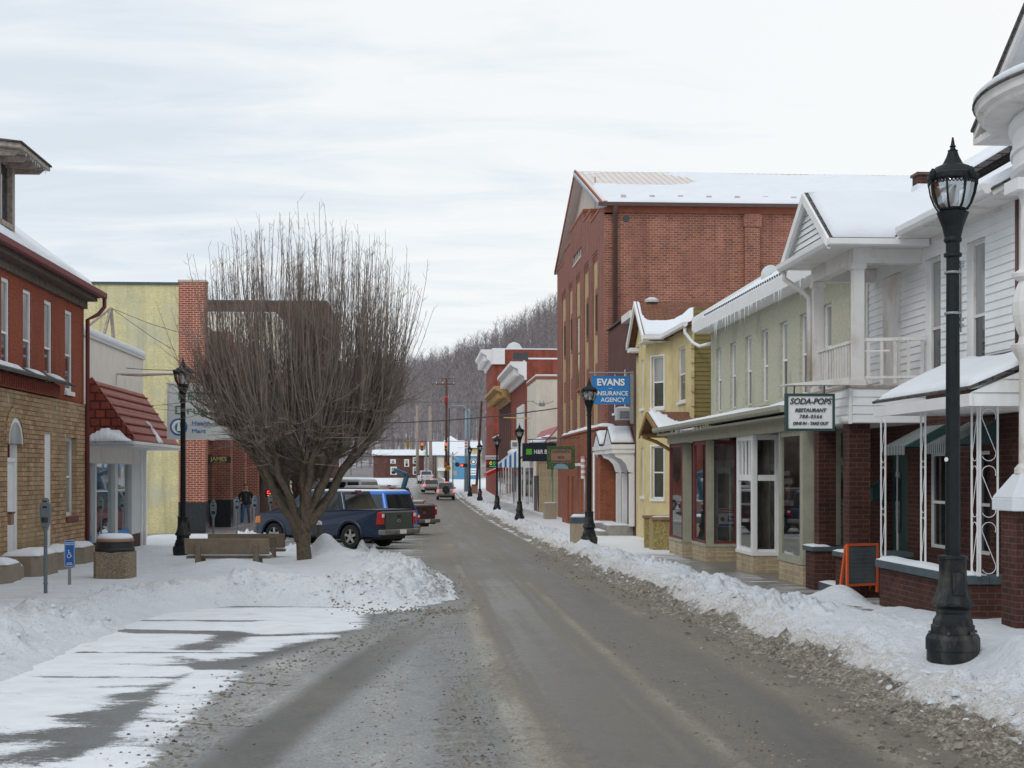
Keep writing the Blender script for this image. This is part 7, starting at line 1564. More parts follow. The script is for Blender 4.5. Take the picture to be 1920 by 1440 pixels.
text('\u2014', F, W / 2, H * .53, .012, .12, M['text_wh'], s_, bold=.004)
text('INSURANCE', F, W / 2 + .05, H * .315, .012, .222, M['text_wh'], s_, sx=.97, bold=.003); text('AGENCY', F, W / 2 + .08, H * .085, .012, .222, M['text_wh'], s_, sx=1.0, bold=.003)
b = MB(); zt_ = F.o.z + H + .12; b.tube([(onY(1105, 54.2), 54.2, zt_), (onY(1188, 54.2), 54.2, zt_)], .025); b.box(onY(1182, 54.2), onY(1188, 54.2), 54.2, 54.3, F.o.z - .7, zt_ + .05)
for u in (.15, W - .1): b.tube([F.p(u, H, -.02), F.p(u, H + .12, -.02)], .015, 6)
b.build('arm', M['steel'], s_)
s_, F, W, H = plate_sign('tax_office_sign', 'navy tax office sign with a lime green square', 979.5, 1050, 831, 865, 86.2, 'navy', 'navy', .04, .2)
MB().fbox(F, W * .10, W * .10 + .33, H * .37, H * .37 + .33, .0, .03).build('green_square', M['lime'], s_)
text('H&R BLOCK', F, W * .305, H * .42, .012, .34, M['text_wh'], s_, align='LEFT', bold=.006, sx=.80)
b = MB(); b.tube([(onY(989, 86.2), 86.2, F.o.z + H + .22), (8.0, 86.2, F.o.z + H + .25)], .03); b.tube([(onY(1015, 86.2), 86.2, F.o.z + H + .32), (8.0, 86.2, F.o.z + H + .34)], .03)
for u in (.6, 1.6): b.tube([F.p(u, H, -.05), F.p(u, H + .25, -.05)], .015, 6)
b.fbox(F, .4, W - .3, H, H + .05, -.1, 0, ); b.build('arm', M['iron'], s_)
s_, F, W, H = plate_sign('pet_shop_sign', 'leafy green pet shop sign with brown board on an iron arm', 1025, 1078.5, 836, 880, 67.2, 'foliage', None, .02, .08)
b = MB(); b.prism([(W * .16, H * .30), (W * .86, H * .30), (W * .88, H * .80), (W * .5, H * .92), (W * .14, H * .80)], 0, 1, 'z') if False else None
b.hexa([F.p(W * .16, H * .28, 0), F.p(W * .86, H * .28, 0), F.p(W * .86, H * .28, -.01), F.p(W * .16, H * .28, -.01), F.p(W * .20, H * .84, .02), F.p(W * .84, H * .84, .02), F.p(W * .84, H * .84, -.01), F.p(W * .20, H * .84, -.01)]) if False else b.fbox(F, W * .16, W * .86, H * .28, H * .84, .0, .02); b.build('board', M['tanboard'], s_)
text("DARRINO'S", F, W * .5, H * .70, .022, .16, M['text_dk'], s_, bold=.006, sx=.95); text('PETS', F, W * .5, H * .45, .022, .15, M['text_dk'], s_, bold=.006, sx=1.0); text('BOARDING & MORE', F, W * .5, H * .31, .022, .11, M['text_dk'], s_, bold=.003, sx=.85)
b = MB(); P_ = [F.p(W * .50 + .34 * math.cos(a), H * .02 + .24 * math.sin(a), .015) for a in frange(0, math.pi, 12)]; b.poly(P_); M['glaze'] = mk('sign_pale_blue', (0.20, 0.33, 0.40), .6, .15, 6); b.build('painted_bowl', M['glaze'], s_)
b = MB(); r_ = random.Random(8); 
for i in range(90):
    u = W * r_.random(); v = H * r_.random()
    if W * .15 < u < W * .87 and v > H * .26 and v < H * .85: continue
    a = r_.random() * 3; b.mi = i % 2; b.poly([F.p(u, v, .004), F.p(min(W - .01, u + .09 * math.cos(a)), min(H - .01, v + .09 * math.sin(a)), .004), F.p(min(W - .01, u + .05 * math.cos(a + .6)), min(H - .01, v + .05 * math.sin(a + .6)), .004)])
M['leafy'] = mk('sign_yellow_leaves', (0.26, 0.27, 0.05), .7, .3, 6); b.build('painted_leaves', [M['leafy'], M['teal']], s_)
b = MB(); b.tube([F.p(-.15, H + .32, -.04), (7.3, 67.2, F.o.z + H + .36)], .02, 6); b.tube([F.p(W * .5, H, -.04), F.p(W * .5, H + .34, -.04)], .012, 6); b.build('arm', M['iron'], s_)
# other shop signs and awnings, right
s_, F, W, H = plate_sign('neon_sign', 'dark sign with red yellow and green neon above a red awning', 912, 940, 862.5, 877, 136, 'plastic', None, .02, .1)
b = MB()
for k, (m_, u) in enumerate(((0, .12), (1, .30), (2, .52), (1, .72), (0, .86))): b.tube([F.p(W * u + .10 * math.cos(a), H * .6 + .12 * math.sin(a), .02) for a in frange(0.5, 5.8, 9)], .02, 5, mi=m_)
b.tube([F.p(W * .2, H * .2, .02), F.p(W * .8, H * .2, .02)], .018, 4, mi=2)
M['neony'] = emis('yellow_neon', (1, .7, .05), 1.1); M['neong'] = emis('green_neon', (.05, .7, .3), .7); b.build('neon_tube', [M['redlamp'], M['neony'], M['neong']], s_)
s_, F, W, H = plate_sign('fascia_sign', 'white fascia sign with red border above the neon sign', 909, 935, 853, 862, 137, 'signwhite', 'lens', .03, .1); text('LAUNDROMAT', F, W / 2, H * .25, .012, .22, M['text_dk'], s_, sx=.7)
aw = thing('awning', 'dark red awning beneath the neon sign on the right', 'awning', (7.2, 140, 2)); b = MB(); b.poly([(6.3, 144, 1.7), (6.3, 138, 1.7), (7.82, 138, 2.4), (7.82, 144, 2.4)]); b.poly([(6.3, 138, 1.7), (6.3, 138, 1.4), (7.82, 138, 2.0), (7.82, 138, 2.4)]); b.poly([(6.3, 144, 1.7), (6.3, 144, 1.4), (6.3, 138, 1.4), (6.3, 138, 1.7)]); b.build('canvas', M['lens'], aw)
aw = thing('awning', 'blue and white striped awning sagging with snow', 'awning', (7.2, 119, 2)); b = MB(); Y0_, Y1_ = 116.5, 121.5; n_ = 12
for i in range(n_):
    a0 = Y0_ + (Y1_ - Y0_) * i / n_; a1 = Y0_ + (Y1_ - Y0_) * (i + 1) / n_; b.mi = i % 2; x0, z0, z1 = 6.35, 2.45, 3.6
    b.poly([(x0, a1, z0), (x0, a0, z0), (7.85, a0, z1), (7.85, a1, z1)]); b.poly([(x0, a1, z0), (x0, a1, z0 - .3), (x0, a0, z0 - .3), (x0, a0, z0)])
for i in range(8):
    t0, t1 = i / 8, (i + 1) / 8; b.mi = i % 2; b.poly([(6.35 + 1.5 * t0, Y0_, 2.15), (6.35 + 1.5 * t1, Y0_, 2.15), (6.35 + 1.5 * t1, Y0_, 2.45 + 1.15 * t1), (6.35 + 1.5 * t0, Y0_, 2.45 + 1.15 * t0)])
M['awblue'] = mk('awning_blue', (0.03, 0.17, 0.48), .8, .1, 3); b.build('canvas', [M['awblue'], M['signwhite']], aw)
snow_slab(aw, [(7.3, 116.6, 3.18), (7.3, 121.4, 3.18), (7.84, 121.4, 3.6), (7.84, 116.6, 3.6)], .18, 16, 6, seed=80)
# left signs
s_, F, W, H = plate_sign('drug_store_sign', 'big pale grey drug store sign hanging from a long white pipe', 313, 505, 718, 824, 41.2, 'signgrey', 'signgrey', .05, .22)
text('REEVES', F, W * .10, H * .70, .012, .31, M['teal'], s_, align='LEFT', sx=1.35); text('Drug Store', F, W * .07, H * .45, .012, .33, M['teal'], s_, align='LEFT', sx=1.30)
text('Health', F, W * .24, H * .26, .012, .15, M['evans'], s_, align='LEFT', sx=1.3); text('Mart', F, W * .24, H * .12, .012, .15, M['evans'], s_, align='LEFT', sx=1.3)
b = MB(); c0 = F.p(W * .115, H * .22, .0); b.tube([c0, F.p(W * .115, H * .22, .012)], .235, 32, 0); b.tube([c0, F.p(W * .115, H * .22, .018)], .185, 32, 1); b.tube([F.p(W * .130, H * .21, 0), F.p(W * .130, H * .21, .024)], .145, 32, 2); b.build('round_logo', [M['hcblue'], M['signwhite'], M['teal']], s_)
b = MB(); b.hexa([F.p(W * .115 - .05, H * .15, .025), F.p(W * .115 + .05, H * .15, .025), F.p(W * .115 + .05, H * .15, .02), F.p(W * .115 - .05, H * .15, .02), F.p(W * .115 - .02, H * .30, .025), F.p(W * .115 + .03, H * .30, .025), F.p(W * .115 + .03, H * .30, .02), F.p(W * .115 - .02, H * .30, .02)]); b.build('logo_mortar', M['text_wh'], s_)
zp_ = hz(702, -6.5, 41.2); b = MB(); b.tube([(MX, 41.2, zp_ + .01), (onY(545, 41.2), 41.2, zp_ + .08)], .035, 8); b.tube([(MX, 41.2, zp_ + .01), (MX, 41.2, zp_ - .3)], .03)
for u in (.2, W * .5, W - .2): b.tube([F.p(u, H, -.05), (F.p(u, H, -.05).x, 41.2, zp_ + .02)], .012, 5)
b.build('pipe_arm', M['signgrey'], s_)
b = MB(); b.tube([(onY(228, 41.2), 41.1, zp_ - .02), (onY(262, 41.2), 41.1, zp_ - .05), (onY(335, 41.2), 41.15, zp_ + .01)], .02, 6); b.build('brace', M['tanboard'], s_)
s_, F, W, H = plate_sign('law_office_sign', 'small black and gold hanging sign beside the light jointed brick pier', 389, 433, 855.5, 868.5, 63.5, 'plastic', None, .01, .05)
text('JAMES', F, W * .48, H * .36, .012, .23, M['gold'], s_, bold=.004, sx=1.1); text('LAW OFFICE', F, W * .5, H * .07, .012, .075, M['gold'], s_, sx=1.3); b = MB(); b.tube([F.p(0, H + .05, 0), (-8.9, 63.5, F.o.z + H + .05)], .015, 5); b.build('arm', M['iron'], s_)
s_ = thing('neon_sign', 'small glowing red shop neon above the pale parking meter', 'sign', (onY(503, 82), 82, 1)); b = MB(); x, z_ = onY(504, 82.3), hz(925, -8, 82.3)
b.tube([(x + .1, 82.3, z_ + .12), (x - .08, 82.3, z_ + .12), (x - .08, 82.3, z_), (x + .1, 82.3, z_), (x + .1, 82.3, z_ - .12), (x - .08, 82.3, z_ - .12)], .022, 5); b.build('neon_tube', M['sigred'], s_); MB().box(x - .2, x + .2, 82.33, 82.38, z_ - .2, z_ + .2).build('backing', M['plastic'], s_)
# poster in the green shop window and notices
p_ = thing('window_poster', 'election poster with flag stripes standing in the green house shop window', 'poster', (7.3, 35.1, .9))
yP = bounds['b1'] + .10; x0, x1 = onY(1347, yP), onY(1382, yP); z0, z1 = hz(988, x0, yP), hz(953, x0, yP); F = Fr((x0, yP), (x1, yP), z0); W, H = x1 - x0, z1 - z0
b = MB(); b.fbox(F, 0, W, 0, H, -.01, 0, 0); b.fbox(F, .01, W - .01, .01, H * .16, 0, .002, 1)
for k in range(3): b.hexa([F.p(.01, H * (.93 - .09 * k) - .01, .002), F.p(W - .01, H * (.97 - .09 * k) - .01, .002), F.p(W - .01, H * (.97 - .09 * k) - .01, 0), F.p(.01, H * (.93 - .09 * k) - .01, 0), F.p(.01, H * (.93 - .09 * k) + .012, .002), F.p(W - .01, H * (.97 - .09 * k) + .012, .002), F.p(W - .01, H * (.97 - .09 * k) + .012, 0), F.p(.01, H * (.93 - .09 * k) + .012, 0)], 2)
b.build('sheet', [M['signwhite'], M['hcblue'], M['lens']], p_); text('Jenny', F, W * .70, H * .48, .003, .10, M['hcblue'], p_, bold=.003, sx=.8); text('Burns', F, W * .70, H * .28, .003, .10, M['hcblue'], p_, bold=.003, sx=.8)
b = MB(); b.tube([F.p(W * .22, H * .42, .0), F.p(W * .22, H * .42, .004)], .055, 12); b.build('portrait', M['tanboard'], p_)
n_ = thing('window_notices', 'cluster of paper notices stuck inside the last sage shop window', 'notices', (6.9, 27, 1)); b = MB()
for (a0, a1, c0, c1, m_) in ((1470, 1481, 883, 892, 0), (1470, 1486, 897, 908, 0), (1473, 1481, 912, 921, 0), (1465, 1476, 920, 926, 1), (1466, 1470, 880, 920, 2), (1468, 1488, 938, 948, 0), (1465, 1474, 949, 956, 3), (1467, 1475, 957, 966, 2)):
    xx_ = 6.905; ya_, yb2 = onX(a0, xx_), onX(a1, xx_); b.poly([(xx_, ya_, hz(c1, xx_, ya_)), (xx_, yb2, hz(c1, xx_, yb2)), (xx_, yb2, hz(c0, xx_, yb2)), (xx_, ya_, hz(c0, xx_, ya_))], m_)
b.build('paper', [M['signwhite'], M['orange'], M['evans'], M['lens']], n_)
# ================================================================ POLES, WIRES, SIGNALS AT THE CROSSING
def pole(name, label, px0, py0, px1, py1, Y, r, mat, group=None):
    xa, xb = onY(px0, Y), onY(px1, Y); za, zb = hz(py0, xa, Y) - .4, hz(py1, xb, Y); t = thing(name, label, 'pole', (xa, Y, za), group=group)
    b = MB(); b.tube([(xa, Y, za), (xb, Y, zb)], [r, r * .75], 8); b.build('shaft', M[mat], t, smooth=True); return t, xa, xb, za, zb
up, xa, xb, za, zb = pole('utility_pole', 'dark reddish utility pole with crossarms in the street centre behind the car', 837, 903, 837, 710, 165, .16, 'wood_pole')
b = MB(); b.bar((xb - 1.2, 165, zb - .6), (xb + .9, 165, zb - .6), .09, .11); b.bar((xb - .6, 165, zb - .0), (xb + 1.0, 165, zb - .0), .06, .06); b.build('crossarm', M['wood_pole'], up)
for dx2 in (-1.1, -.4, .8): b = MB(); b.lathe([(.03, 0), (.06, .06), (.04, .16)], (xb + dx2, 165, zb - .54), 8); b.build('insulator', M['signwhite'], up)
b = MB(); b.lathe([(.16, 0), (.20, .05), (.20, .6), (.1, .7)], (xb - .05, 164.75, hz(756, xb, 165)), 10); b.build('transformer', M['lens'], up)
ud, xa2, xb2, *_ = pole('utility_pole', 'slim dark pole tight beside the reddish utility pole', 841, 903, 842, 765, 167, .10, 'iron')
for q in (('grey_steel_pole', 872.5, 915, 874, 768, 160, .14, 'pole_blue', 'left one of the pair of pale blue steel poles'), ('grey_steel_pole', 877.5, 915, 880, 767, 160.5, .16, 'pole_blue', 'right one of the pair of pale blue steel poles'), ('utility_pole', 893, 915, 903, 752, 172, .16, 'wood_pole', 'leaning brown utility pole before the red buildings'), ('utility_pole', 808, 896, 806, 762, 230, .30, 'wood_pale', 'pale pole rising in front of the cream building'), ('utility_pole', 783, 893, 782, 760, 250, .28, 'wood_pale', 'pale pole in front of the red apartment house')):
    pole(q[0].replace('grey_steel', 'steel'), q[8], *q[1:8])
ss = thing('warning_board', 'orange and white striped board on the pale steel poles', 'sign', (0, 159.7, 5)); b = MB(); x0, x1 = onY(871.5, 159.7), onY(876, 159.7)
for k in range(6): b.mi = k % 2; zt_ = hz(824 + k * 2.8, x0, 159.7); zb3 = hz(826.8 + k * 2.8, x0, 159.7); b.box(x0, x1, 159.6, 159.65, zb3, zt_)
b.build('striped_plate', [M['orange'], M['signwhite']], ss)
arm = thing('mast_arm', 'pale mast arm reaching left from the steel poles', 'mast arm', (0, 160, 10)); b = MB(); b.tube([(onY(877, 160), 160, hz(770, 0, 160)), (onY(868, 160), 160, hz(761, 0, 160)), (onY(841, 160), 160, hz(761.5, 0, 160))], [.10, .08, .05], 8); b.build('arm', M['pole_blue'], arm, smooth=True)
def signal(px, py0, py1, Y, label, lit=True, horizontal=False):
    x = onY(px, Y); zt_, zb3 = hz(py0, x, Y), hz(py1, x, Y); H = zt_ - zb3; t = thing('traffic_light', label, 'traffic light', (x, Y, zb3), group='traffic lights hung over the crossing'); w_ = H / 3 * .5
    b = MB(); b.box(x - w_, x + w_, Y - .14, Y + .14, zb3, zt_); b.build('housing', M['sigyel'], t, bevel=.03)
    for k in range(3):
        z_ = zb3 + H * (k + .5) / 3; b = MB(); b.tube([(x, Y - .145, z_), (x, Y - .16, z_)], w_ * .8, 12); b.build('lens', M['sigred'] if (k == 2 and lit) else M['sigyel' if not lit else 'plastic'], t)
        h2 = MB(); h2.tube([(x + w_ * .85 * math.cos(a), Y - .3, z_ + w_ * .85 * math.sin(a)) for a in frange(0, math.pi, 8)], .03, 4); h2.build('visor', M['sigyel'], t)
    b = MB(); b.tube([(x, Y, zt_), (x, Y, hz(827, x, Y) + .1 if py0 > 828 else zt_ + .3)], .03, 5); b.build('hanger', M['iron'], t)
signal(765, 826, 840.5, 150, 'yellow traffic light seen from the side, leftmost over the street', lit=False)
signal(791.5, 830, 845, 150, 'traffic light showing red, middle one over the street'); signal(836, 830, 846, 150, 'traffic light showing red, in front of the reddish utility pole')
hs2 = thing('pedestrian_signal', 'dark horizontal signal with glowing red hand beside the steel poles', 'pedestrian signal', (onY(870, 158), 158, 1.4)); b = MB(); x0, x1 = onY(863, 158), onY(876, 158); zt_, zb3 = hz(869, 0, 158), hz(876, 0, 158); b.box(x0, x1, 157.8, 158, zb3, zt_); b.build('housing', M['plastic'], hs2, bevel=.04); b = MB(); xc = onY(866, 158); b.tube([(xc, 157.79, (zt_ + zb3) / 2), (xc, 157.76, (zt_ + zb3) / 2)], .13, 10); b.build('lens', M['sigred'], hs2)
# railroad crossing signal
rc = thing('railway_signal', 'white crossbuck railway signal with two dark round lamps', 'railway signal', (onY(849, 170), 170, 0)); x = onY(849, 170); zc = hz(854, x, 170)
b = MB(); b.tube([(x, 170, hz(912, x, 170)), (x, 170, zc + .4)], .07, 8); b.build('mast', M['pole_blue'], rc)
b = MB(); s2 = .62; b.bar((x - s2, 169.9, zc - .45 + .35), (x + s2, 169.9, zc + .45 + .35), .04, .16, up=(0, 1, 0)) if False else None
for sgn_ in (-1, 1): b.hexa([(x - s2 * sgn_ - .08, 169.86 - .02 * sgn_, zc - .42), (x - s2 * sgn_ + .08, 169.86 - .02 * sgn_, zc - .42), (x - s2 * sgn_ + .08, 169.9 - .02 * sgn_, zc - .42), (x - s2 * sgn_ - .08, 169.9 - .02 * sgn_, zc - .42), (x + s2 * sgn_ - .08, 169.86 - .02 * sgn_, zc + .42), (x + s2 * sgn_ + .08, 169.86 - .02 * sgn_, zc + .42), (x + s2 * sgn_ + .08, 169.9 - .02 * sgn_, zc + .42), (x + s2 * sgn_ - .08, 169.9 - .02 * sgn_, zc + .42)])
b.box(x - .25, x + .25, 169.86, 169.9, zc - .78, zc - .55); b.build('crossbuck', M['signwhite'], rc)
for dx2, nm in ((-.55, 0), (.55, 1)): b = MB(); z_ = hz(871, x, 170); b.tube([(x + dx2 - .05, 169.8, z_), (x + dx2 - .05, 169.75, z_)], .27, 16); b.tube([(x + dx2 - .05, 169.75, z_), (x + dx2 - .05, 169.6, z_)], .14, 12); b.build('signal_lamp', M['trimdk'], rc)
b = MB(); b.box(x + .05, x + .45, 169.8, 170.2, hz(891, x, 170), hz(883, x, 170)); b.build('relay_box', M['signwhite'], rc)
rs2 = thing('railway_warning_sign', 'round yellow railway warning sign with black X on the utility pole', 'sign', (onY(840, 158), 158, 1)); x, z_ = onY(840, 158), hz(878, 0, 158); b = MB(); b.tube([(x, 158, z_), (x, 157.96, z_)], .30, 20); b.build('disc', M['sigyel'], rs2); b = MB()
for sgn_ in (-1, 1): b.bar((x - .2 * sgn_, 157.94, z_ - .2), (x + .2 * sgn_, 157.94, z_ + .2), .03, .05, up=(0, 1, 0))
b.build('cross_mark', M['plastic'], rs2); MB().tube([(x, 158.02, z_ - .3), (x, 158.02, z_ - 3.6)], .04, 6).build('post', M['steel'], rs2)
MB().box(x - .35, x - .1, 157.96, 158.0, z_ + .36, z_ + .62).build('small_plate', M['orange'], rs2)
# overhead wires
def wire(name, label, pts, r=.02, group='overhead wires across the street'):
    o = MB().tube(pts, r, 4).build(name, M['iron'], None, uv=False); tag(o, label, 'wire', group); return o
def sagw(a, b_, sag, n=14): a = Vector(a); b_ = Vector(b_); return [a.lerp(b_, t) - Vector((0, 0, sag * 4 * t * (1 - t))) for t in frange(0, 1, n)]
def PW(px, py, Y): x = onY(px, Y); return (x, Y, hz(py, x, Y))
wire('overhead_wire', 'thick cable swagged over the street to the theatre corner', sagw(PW(600, 792, 100), PW(1048, 765, 92), .35), .035)
wire('overhead_wire', 'thin upper wire crossing before the red and cream buildings', sagw(PW(700, 752, 120), PW(1047, 751, 101), .1), .016)
wire('overhead_wire', 'signal span wire that carries the traffic lights', sagw(PW(690, 826, 150), PW(900, 827, 150), .05), .025)
wire('overhead_wire', 'wire from the utility pole crossarm to the leaning pole', sagw(PW(845, 762, 165), PW(902, 765, 172), .25), .015)
wire('overhead_wire', 'thin wire from the cream shop towards the tree', sagw(PW(181, 684, 42), PW(350, 694, 44), .05), .010)
ij = thing('junction_box', 'small grey splice box hanging on the wires before the cream wall', 'junction box', PW(1016, 758, 99)); b = MB(); x, y, z_ = PW(1016, 758, 99); b.box(x - .2, x + .2, y - .1, y + .1, z_ - .14, z_ + .1); b.build('box', M['steel'], ij, bevel=.02); b = MB(); b.tube([PW(998, 753, 99), PW(1008, 758, 99), PW(1016, 758, 99), PW(1026, 757, 99), PW(1038, 752, 99)], .015, 4); b.tube([(x - .12, y, z_ + .1), (x - .12, y, z_ + .25)], .015, 4); b.tube([(x + .12, y, z_ + .1), (x + .12, y, z_ + .25)], .015, 4); b.build('cable', M['iron'], ij)
ob_ = thing('sign_arm', 'long ochre pipe arm across the red shop front', 'sign arm', PW(960, 783, 108)); MB().tube([PW(945, 783, 112), PW(998, 784.5, 106)], .04, 6).build('pipe', M['gold'], ob_)
# ================================================================ VEHICLES  (local x forward, y left)
def wheel(t, x, y, r, w=.24, rimr=.62, side=1):
    b = MB(); pr = [(r * .62, -w / 2), (r * .93, -w / 2), (r, -w / 2 + .04), (r, w / 2 - .04), (r * .93, w / 2), (r * .62, w / 2)]
    n = 24; k0 = len(b.v)
    for q, yy in pr:
        for j in range(n): a = 2 * math.pi * j / n; b.v.append((x + q * math.cos(a), y + yy, r + q * math.sin(a)))
    m = len(pr)
    for i in range(m - 1):
        for j in range(n): b.f.append((k0 + i * n + j, k0 + (i + 1) * n + j, k0 + (i + 1) * n + (j + 1) % n, k0 + i * n + (j + 1) % n)); b.m.append(0)
    o = b.build('wheel', M['rubber'], t, local=True)
    d = MB(); yo = y + side * (w / 2 - .035); q = r * .63
    d.tube([(x, yo - side * .12, r), (x, yo - side * .10, r)], q, 24, mi=1)
    for j in range(5):
        a = 2 * math.pi * j / 5 + .3; c, s_ = math.cos(a), math.sin(a); d.hexa([(x + c * .03 - s_ * .045, yo - .02, r + s_ * .03 + c * .045), (x + c * .03 + s_ * .045, yo - .02, r + s_ * .03 - c * .045), (x + c * q * .93 + s_ * .035, yo - .02, r + s_ * q * .93 - c * .035), (x + c * q * .93 - s_ * .035, yo - .02, r + s_ * q * .93 + c * .035),
                                                                                (x + c * .03 - s_ * .045, yo + .02, r + s_ * .03 + c * .045), (x + c * .03 + s_ * .045, yo + .02, r + s_ * .03 - c * .045), (x + c * q * .93 + s_ * .035, yo + .02, r + s_ * q * .93 - c * .035), (x + c * q * .93 - s_ * .035, yo + .02, r + s_ * q * .93 + c * .035)])
    d.tube([(x, yo - .02, r), (x, yo + side * .03, r)], .05, 10)
    k = len(d.v); rr_ = [(q, -.03), (q, .01), (q * .9, .012), (q * .9, -.03)]
    for a_, yy in rr_:
        for j in range(n): an = 2 * math.pi * j / n; d.v.append((x + a_ * math.cos(an), yo + side * yy, r + a_ * math.sin(an)))
    for i in range(3):
        for j in range(n): d.f.append((k + i * n + j, k + i * n + (j + 1) % n, k + (i + 1) * n + (j + 1) % n, k + (i + 1) * n + j)); d.m.append(0)
    d.build('rim', [M['chrome'], M['plastic']], o, local=True)
def arch_profile(pts_top, xr, xf, zb, ra, x0, x1, wr):
    """closed side outline: top points front->rear given, then bottom rear->front with wheel arches"""
    out = list(pts_top); out.append((x0, zb))
    for xc in (xr, xf):
        a0 = math.asin(min(1, (zb - wr) / ra)) if abs(zb - wr) < ra else 0
        for a in frange(math.pi - a0, a0, 9): out.append((xc + ra * math.cos(a), wr + ra * math.sin(a)))
    out.append((x1, zb)); return out
def body_mesh(outline, W, tum=.07, zt=.75, nose=None):
    """side outline swept across the width; the flanks lean in above zt and the ends are rounded in plan"""
    b = MB(); k = len(outline); xs_ = [p[0] for p in outline]; xm, xM = min(xs_), max(xs_)
    def yw(x, z, f):
        w = W / 2 * f - max(0, z - zt) * tum
        e = min(x - xm, xM - x); w -= .09 * max(0, 1 - e / .35) ** 2 * (W / 2)
        return w
    fs = (-1, -.90, .90, 1)
    for f in fs:
        sg = 1 if f > 0 else -1
        for x, z in outline:
            w_ = yw(x, z, 1) * sg * (1 if abs(f) == 1 else .93); xx = x
            if abs(f) == 1:
                c = (xm + xM) / 2; xx = x + (.05 if x < xm + .12 else (-.07 if x > xM - .12 else 0)); 
            b.v.append((xx, w_, z))
    for i in range(3):
        for j in range(k): j2 = (j + 1) % k; b.f.append((i * k + j, i * k + j2, (i + 1) * k + j2, (i + 1) * k + j)); b.m.append(0)
    b.f.append(tuple(range(k))[::-1] if False else tuple(range(k))); b.m.append(0); b.f.append(tuple(3 * k + j for j in range(k))[::-1]); b.m.append(0)
    return b
def cabin(t, P, zb, zt, Wb, Wt, mat, glass='glass', pillars=(), rear_mat=None, name='cab', dcol=None, bev=.03):
    """P = (x_front_base, x_front_top, x_rear_top, x_rear_base). returns cab object; windows as children"""
    xf, xft, xrt, xr = P; b = MB()
    b.hexa([(xr, -Wb / 2, zb), (xf, -Wb / 2, zb), (xf, Wb / 2, zb), (xr, Wb / 2, zb), (xrt, -Wt / 2, zt), (xft, -Wt / 2, zt), (xft, Wt / 2, zt), (xrt, Wt / 2, zt)])
    o = b.build(name, mat, t, local=True, bevel=bev)
    def pt(s, h, side):   # s 0..1 rear->front on the flank, h 0..1 up
        x0 = xr + (xrt - xr) * h; x1 = xf + (xft - xf) * h; w = (Wb + (Wt - Wb) * h) / 2 + .012
        return (x0 + (x1 - x0) * s, side * w, zb + (zt - zb) * h)
    for side in (-1, 1):
        for (a, c) in pillars:
            g = MB(); q = [pt(a, .08, side), pt(c, .08, side), pt(c, .84, side), pt(a, .84, side)]; g.poly(q if side < 0 else q[::-1]); g.build('side_window', M[glass], o, local=True)
    for fr_ in (0, 1):
        X = lambda h: (xr + (xrt - xr) * h - .014) if fr_ == 0 else (xf + (xft - xf) * h + .014)
        w = lambda h: (Wb + (Wt - Wb) * h) / 2 - .10
        q = [(X(.10), w(.1), zb + (zt - zb) * .10), (X(.10), -w(.1), zb + (zt - zb) * .10), (X(.84), -w(.84), zb + (zt - zb) * .84), (X(.84), w(.84), zb + (zt - zb) * .84)]
        MB().poly(q if fr_ == 0 else q[::-1]).build('rear_window' if fr_ == 0 else 'windscreen', M[glass], o, local=True)
    return o
def snow_on(t, x0, x1, w, z, th=.05, name='snow_cover'):
    b = MB(); b.hexa([(x0, -w / 2, z), (x1, -w / 2, z), (x1, w / 2, z), (x0, w / 2, z), (x0 + .08, -w / 2 + .08, z + th), (x1 - .08, -w / 2 + .08, z + th), (x1 - .08, w / 2 - .08, z + th), (x0 + .08, w / 2 - .08, z + th)]); return b.build(name, M['snow'], t, local=True, bevel=.02)
def details(t, L0, W, zl, lit=False, h=.34, wd=.16, plate=True, ambers=None, zp=.62, tall=True):
    """rear lamps at the tail x=L0, plate, mirrors"""
    for s_ in (-1, 1):
        b = MB(); y0 = s_ * (W / 2 - .03); y1 = s_ * (W / 2 - .03 - wd)
        b.hexa([(L0 - .02, min(y0, y1), zl - h / 2), (L0 + .20, min(y0, y1), zl - h / 2), (L0 + .20, max(y0, y1), zl - h / 2), (L0 - .02, max(y0, y1), zl - h / 2), (L0 - .02, min(y0, y1), zl + h / 2), (L0 + .14, min(y0, y1), zl + h / 2), (L0 + .14, max(y0, y1), zl + h / 2), (L0 - .02, max(y0, y1), zl + h / 2)])
        o = b.build('tail_lamp', M['brake'] if lit else M['lens'], t, local=True, bevel=.02)
        MB().hexa([(L0 - .03, min(y0, y1) + .03, zl + h * .08), (L0 - .01, min(y0, y1) + .03, zl + h * .08), (L0 - .01, max(y0, y1) - .03, zl + h * .08), (L0 - .03, max(y0, y1) - .03, zl + h * .08), (L0 - .03, min(y0, y1) + .03, zl + h * .36), (L0 - .01, min(y0, y1) + .03, zl + h * .36), (L0 - .01, max(y0, y1) - .03, zl + h * .36), (L0 - .03, max(y0, y1) - .03, zl + h * .36)]).build('reversing_lens', M['signwhite'] if not lit else M['brake'], o, local=True)
    if plate: MB().box(L0 - .06, L0 - .04, -.15, .15, zp, zp + .15).build('number_plate', M['signwhite'], t, local=True)
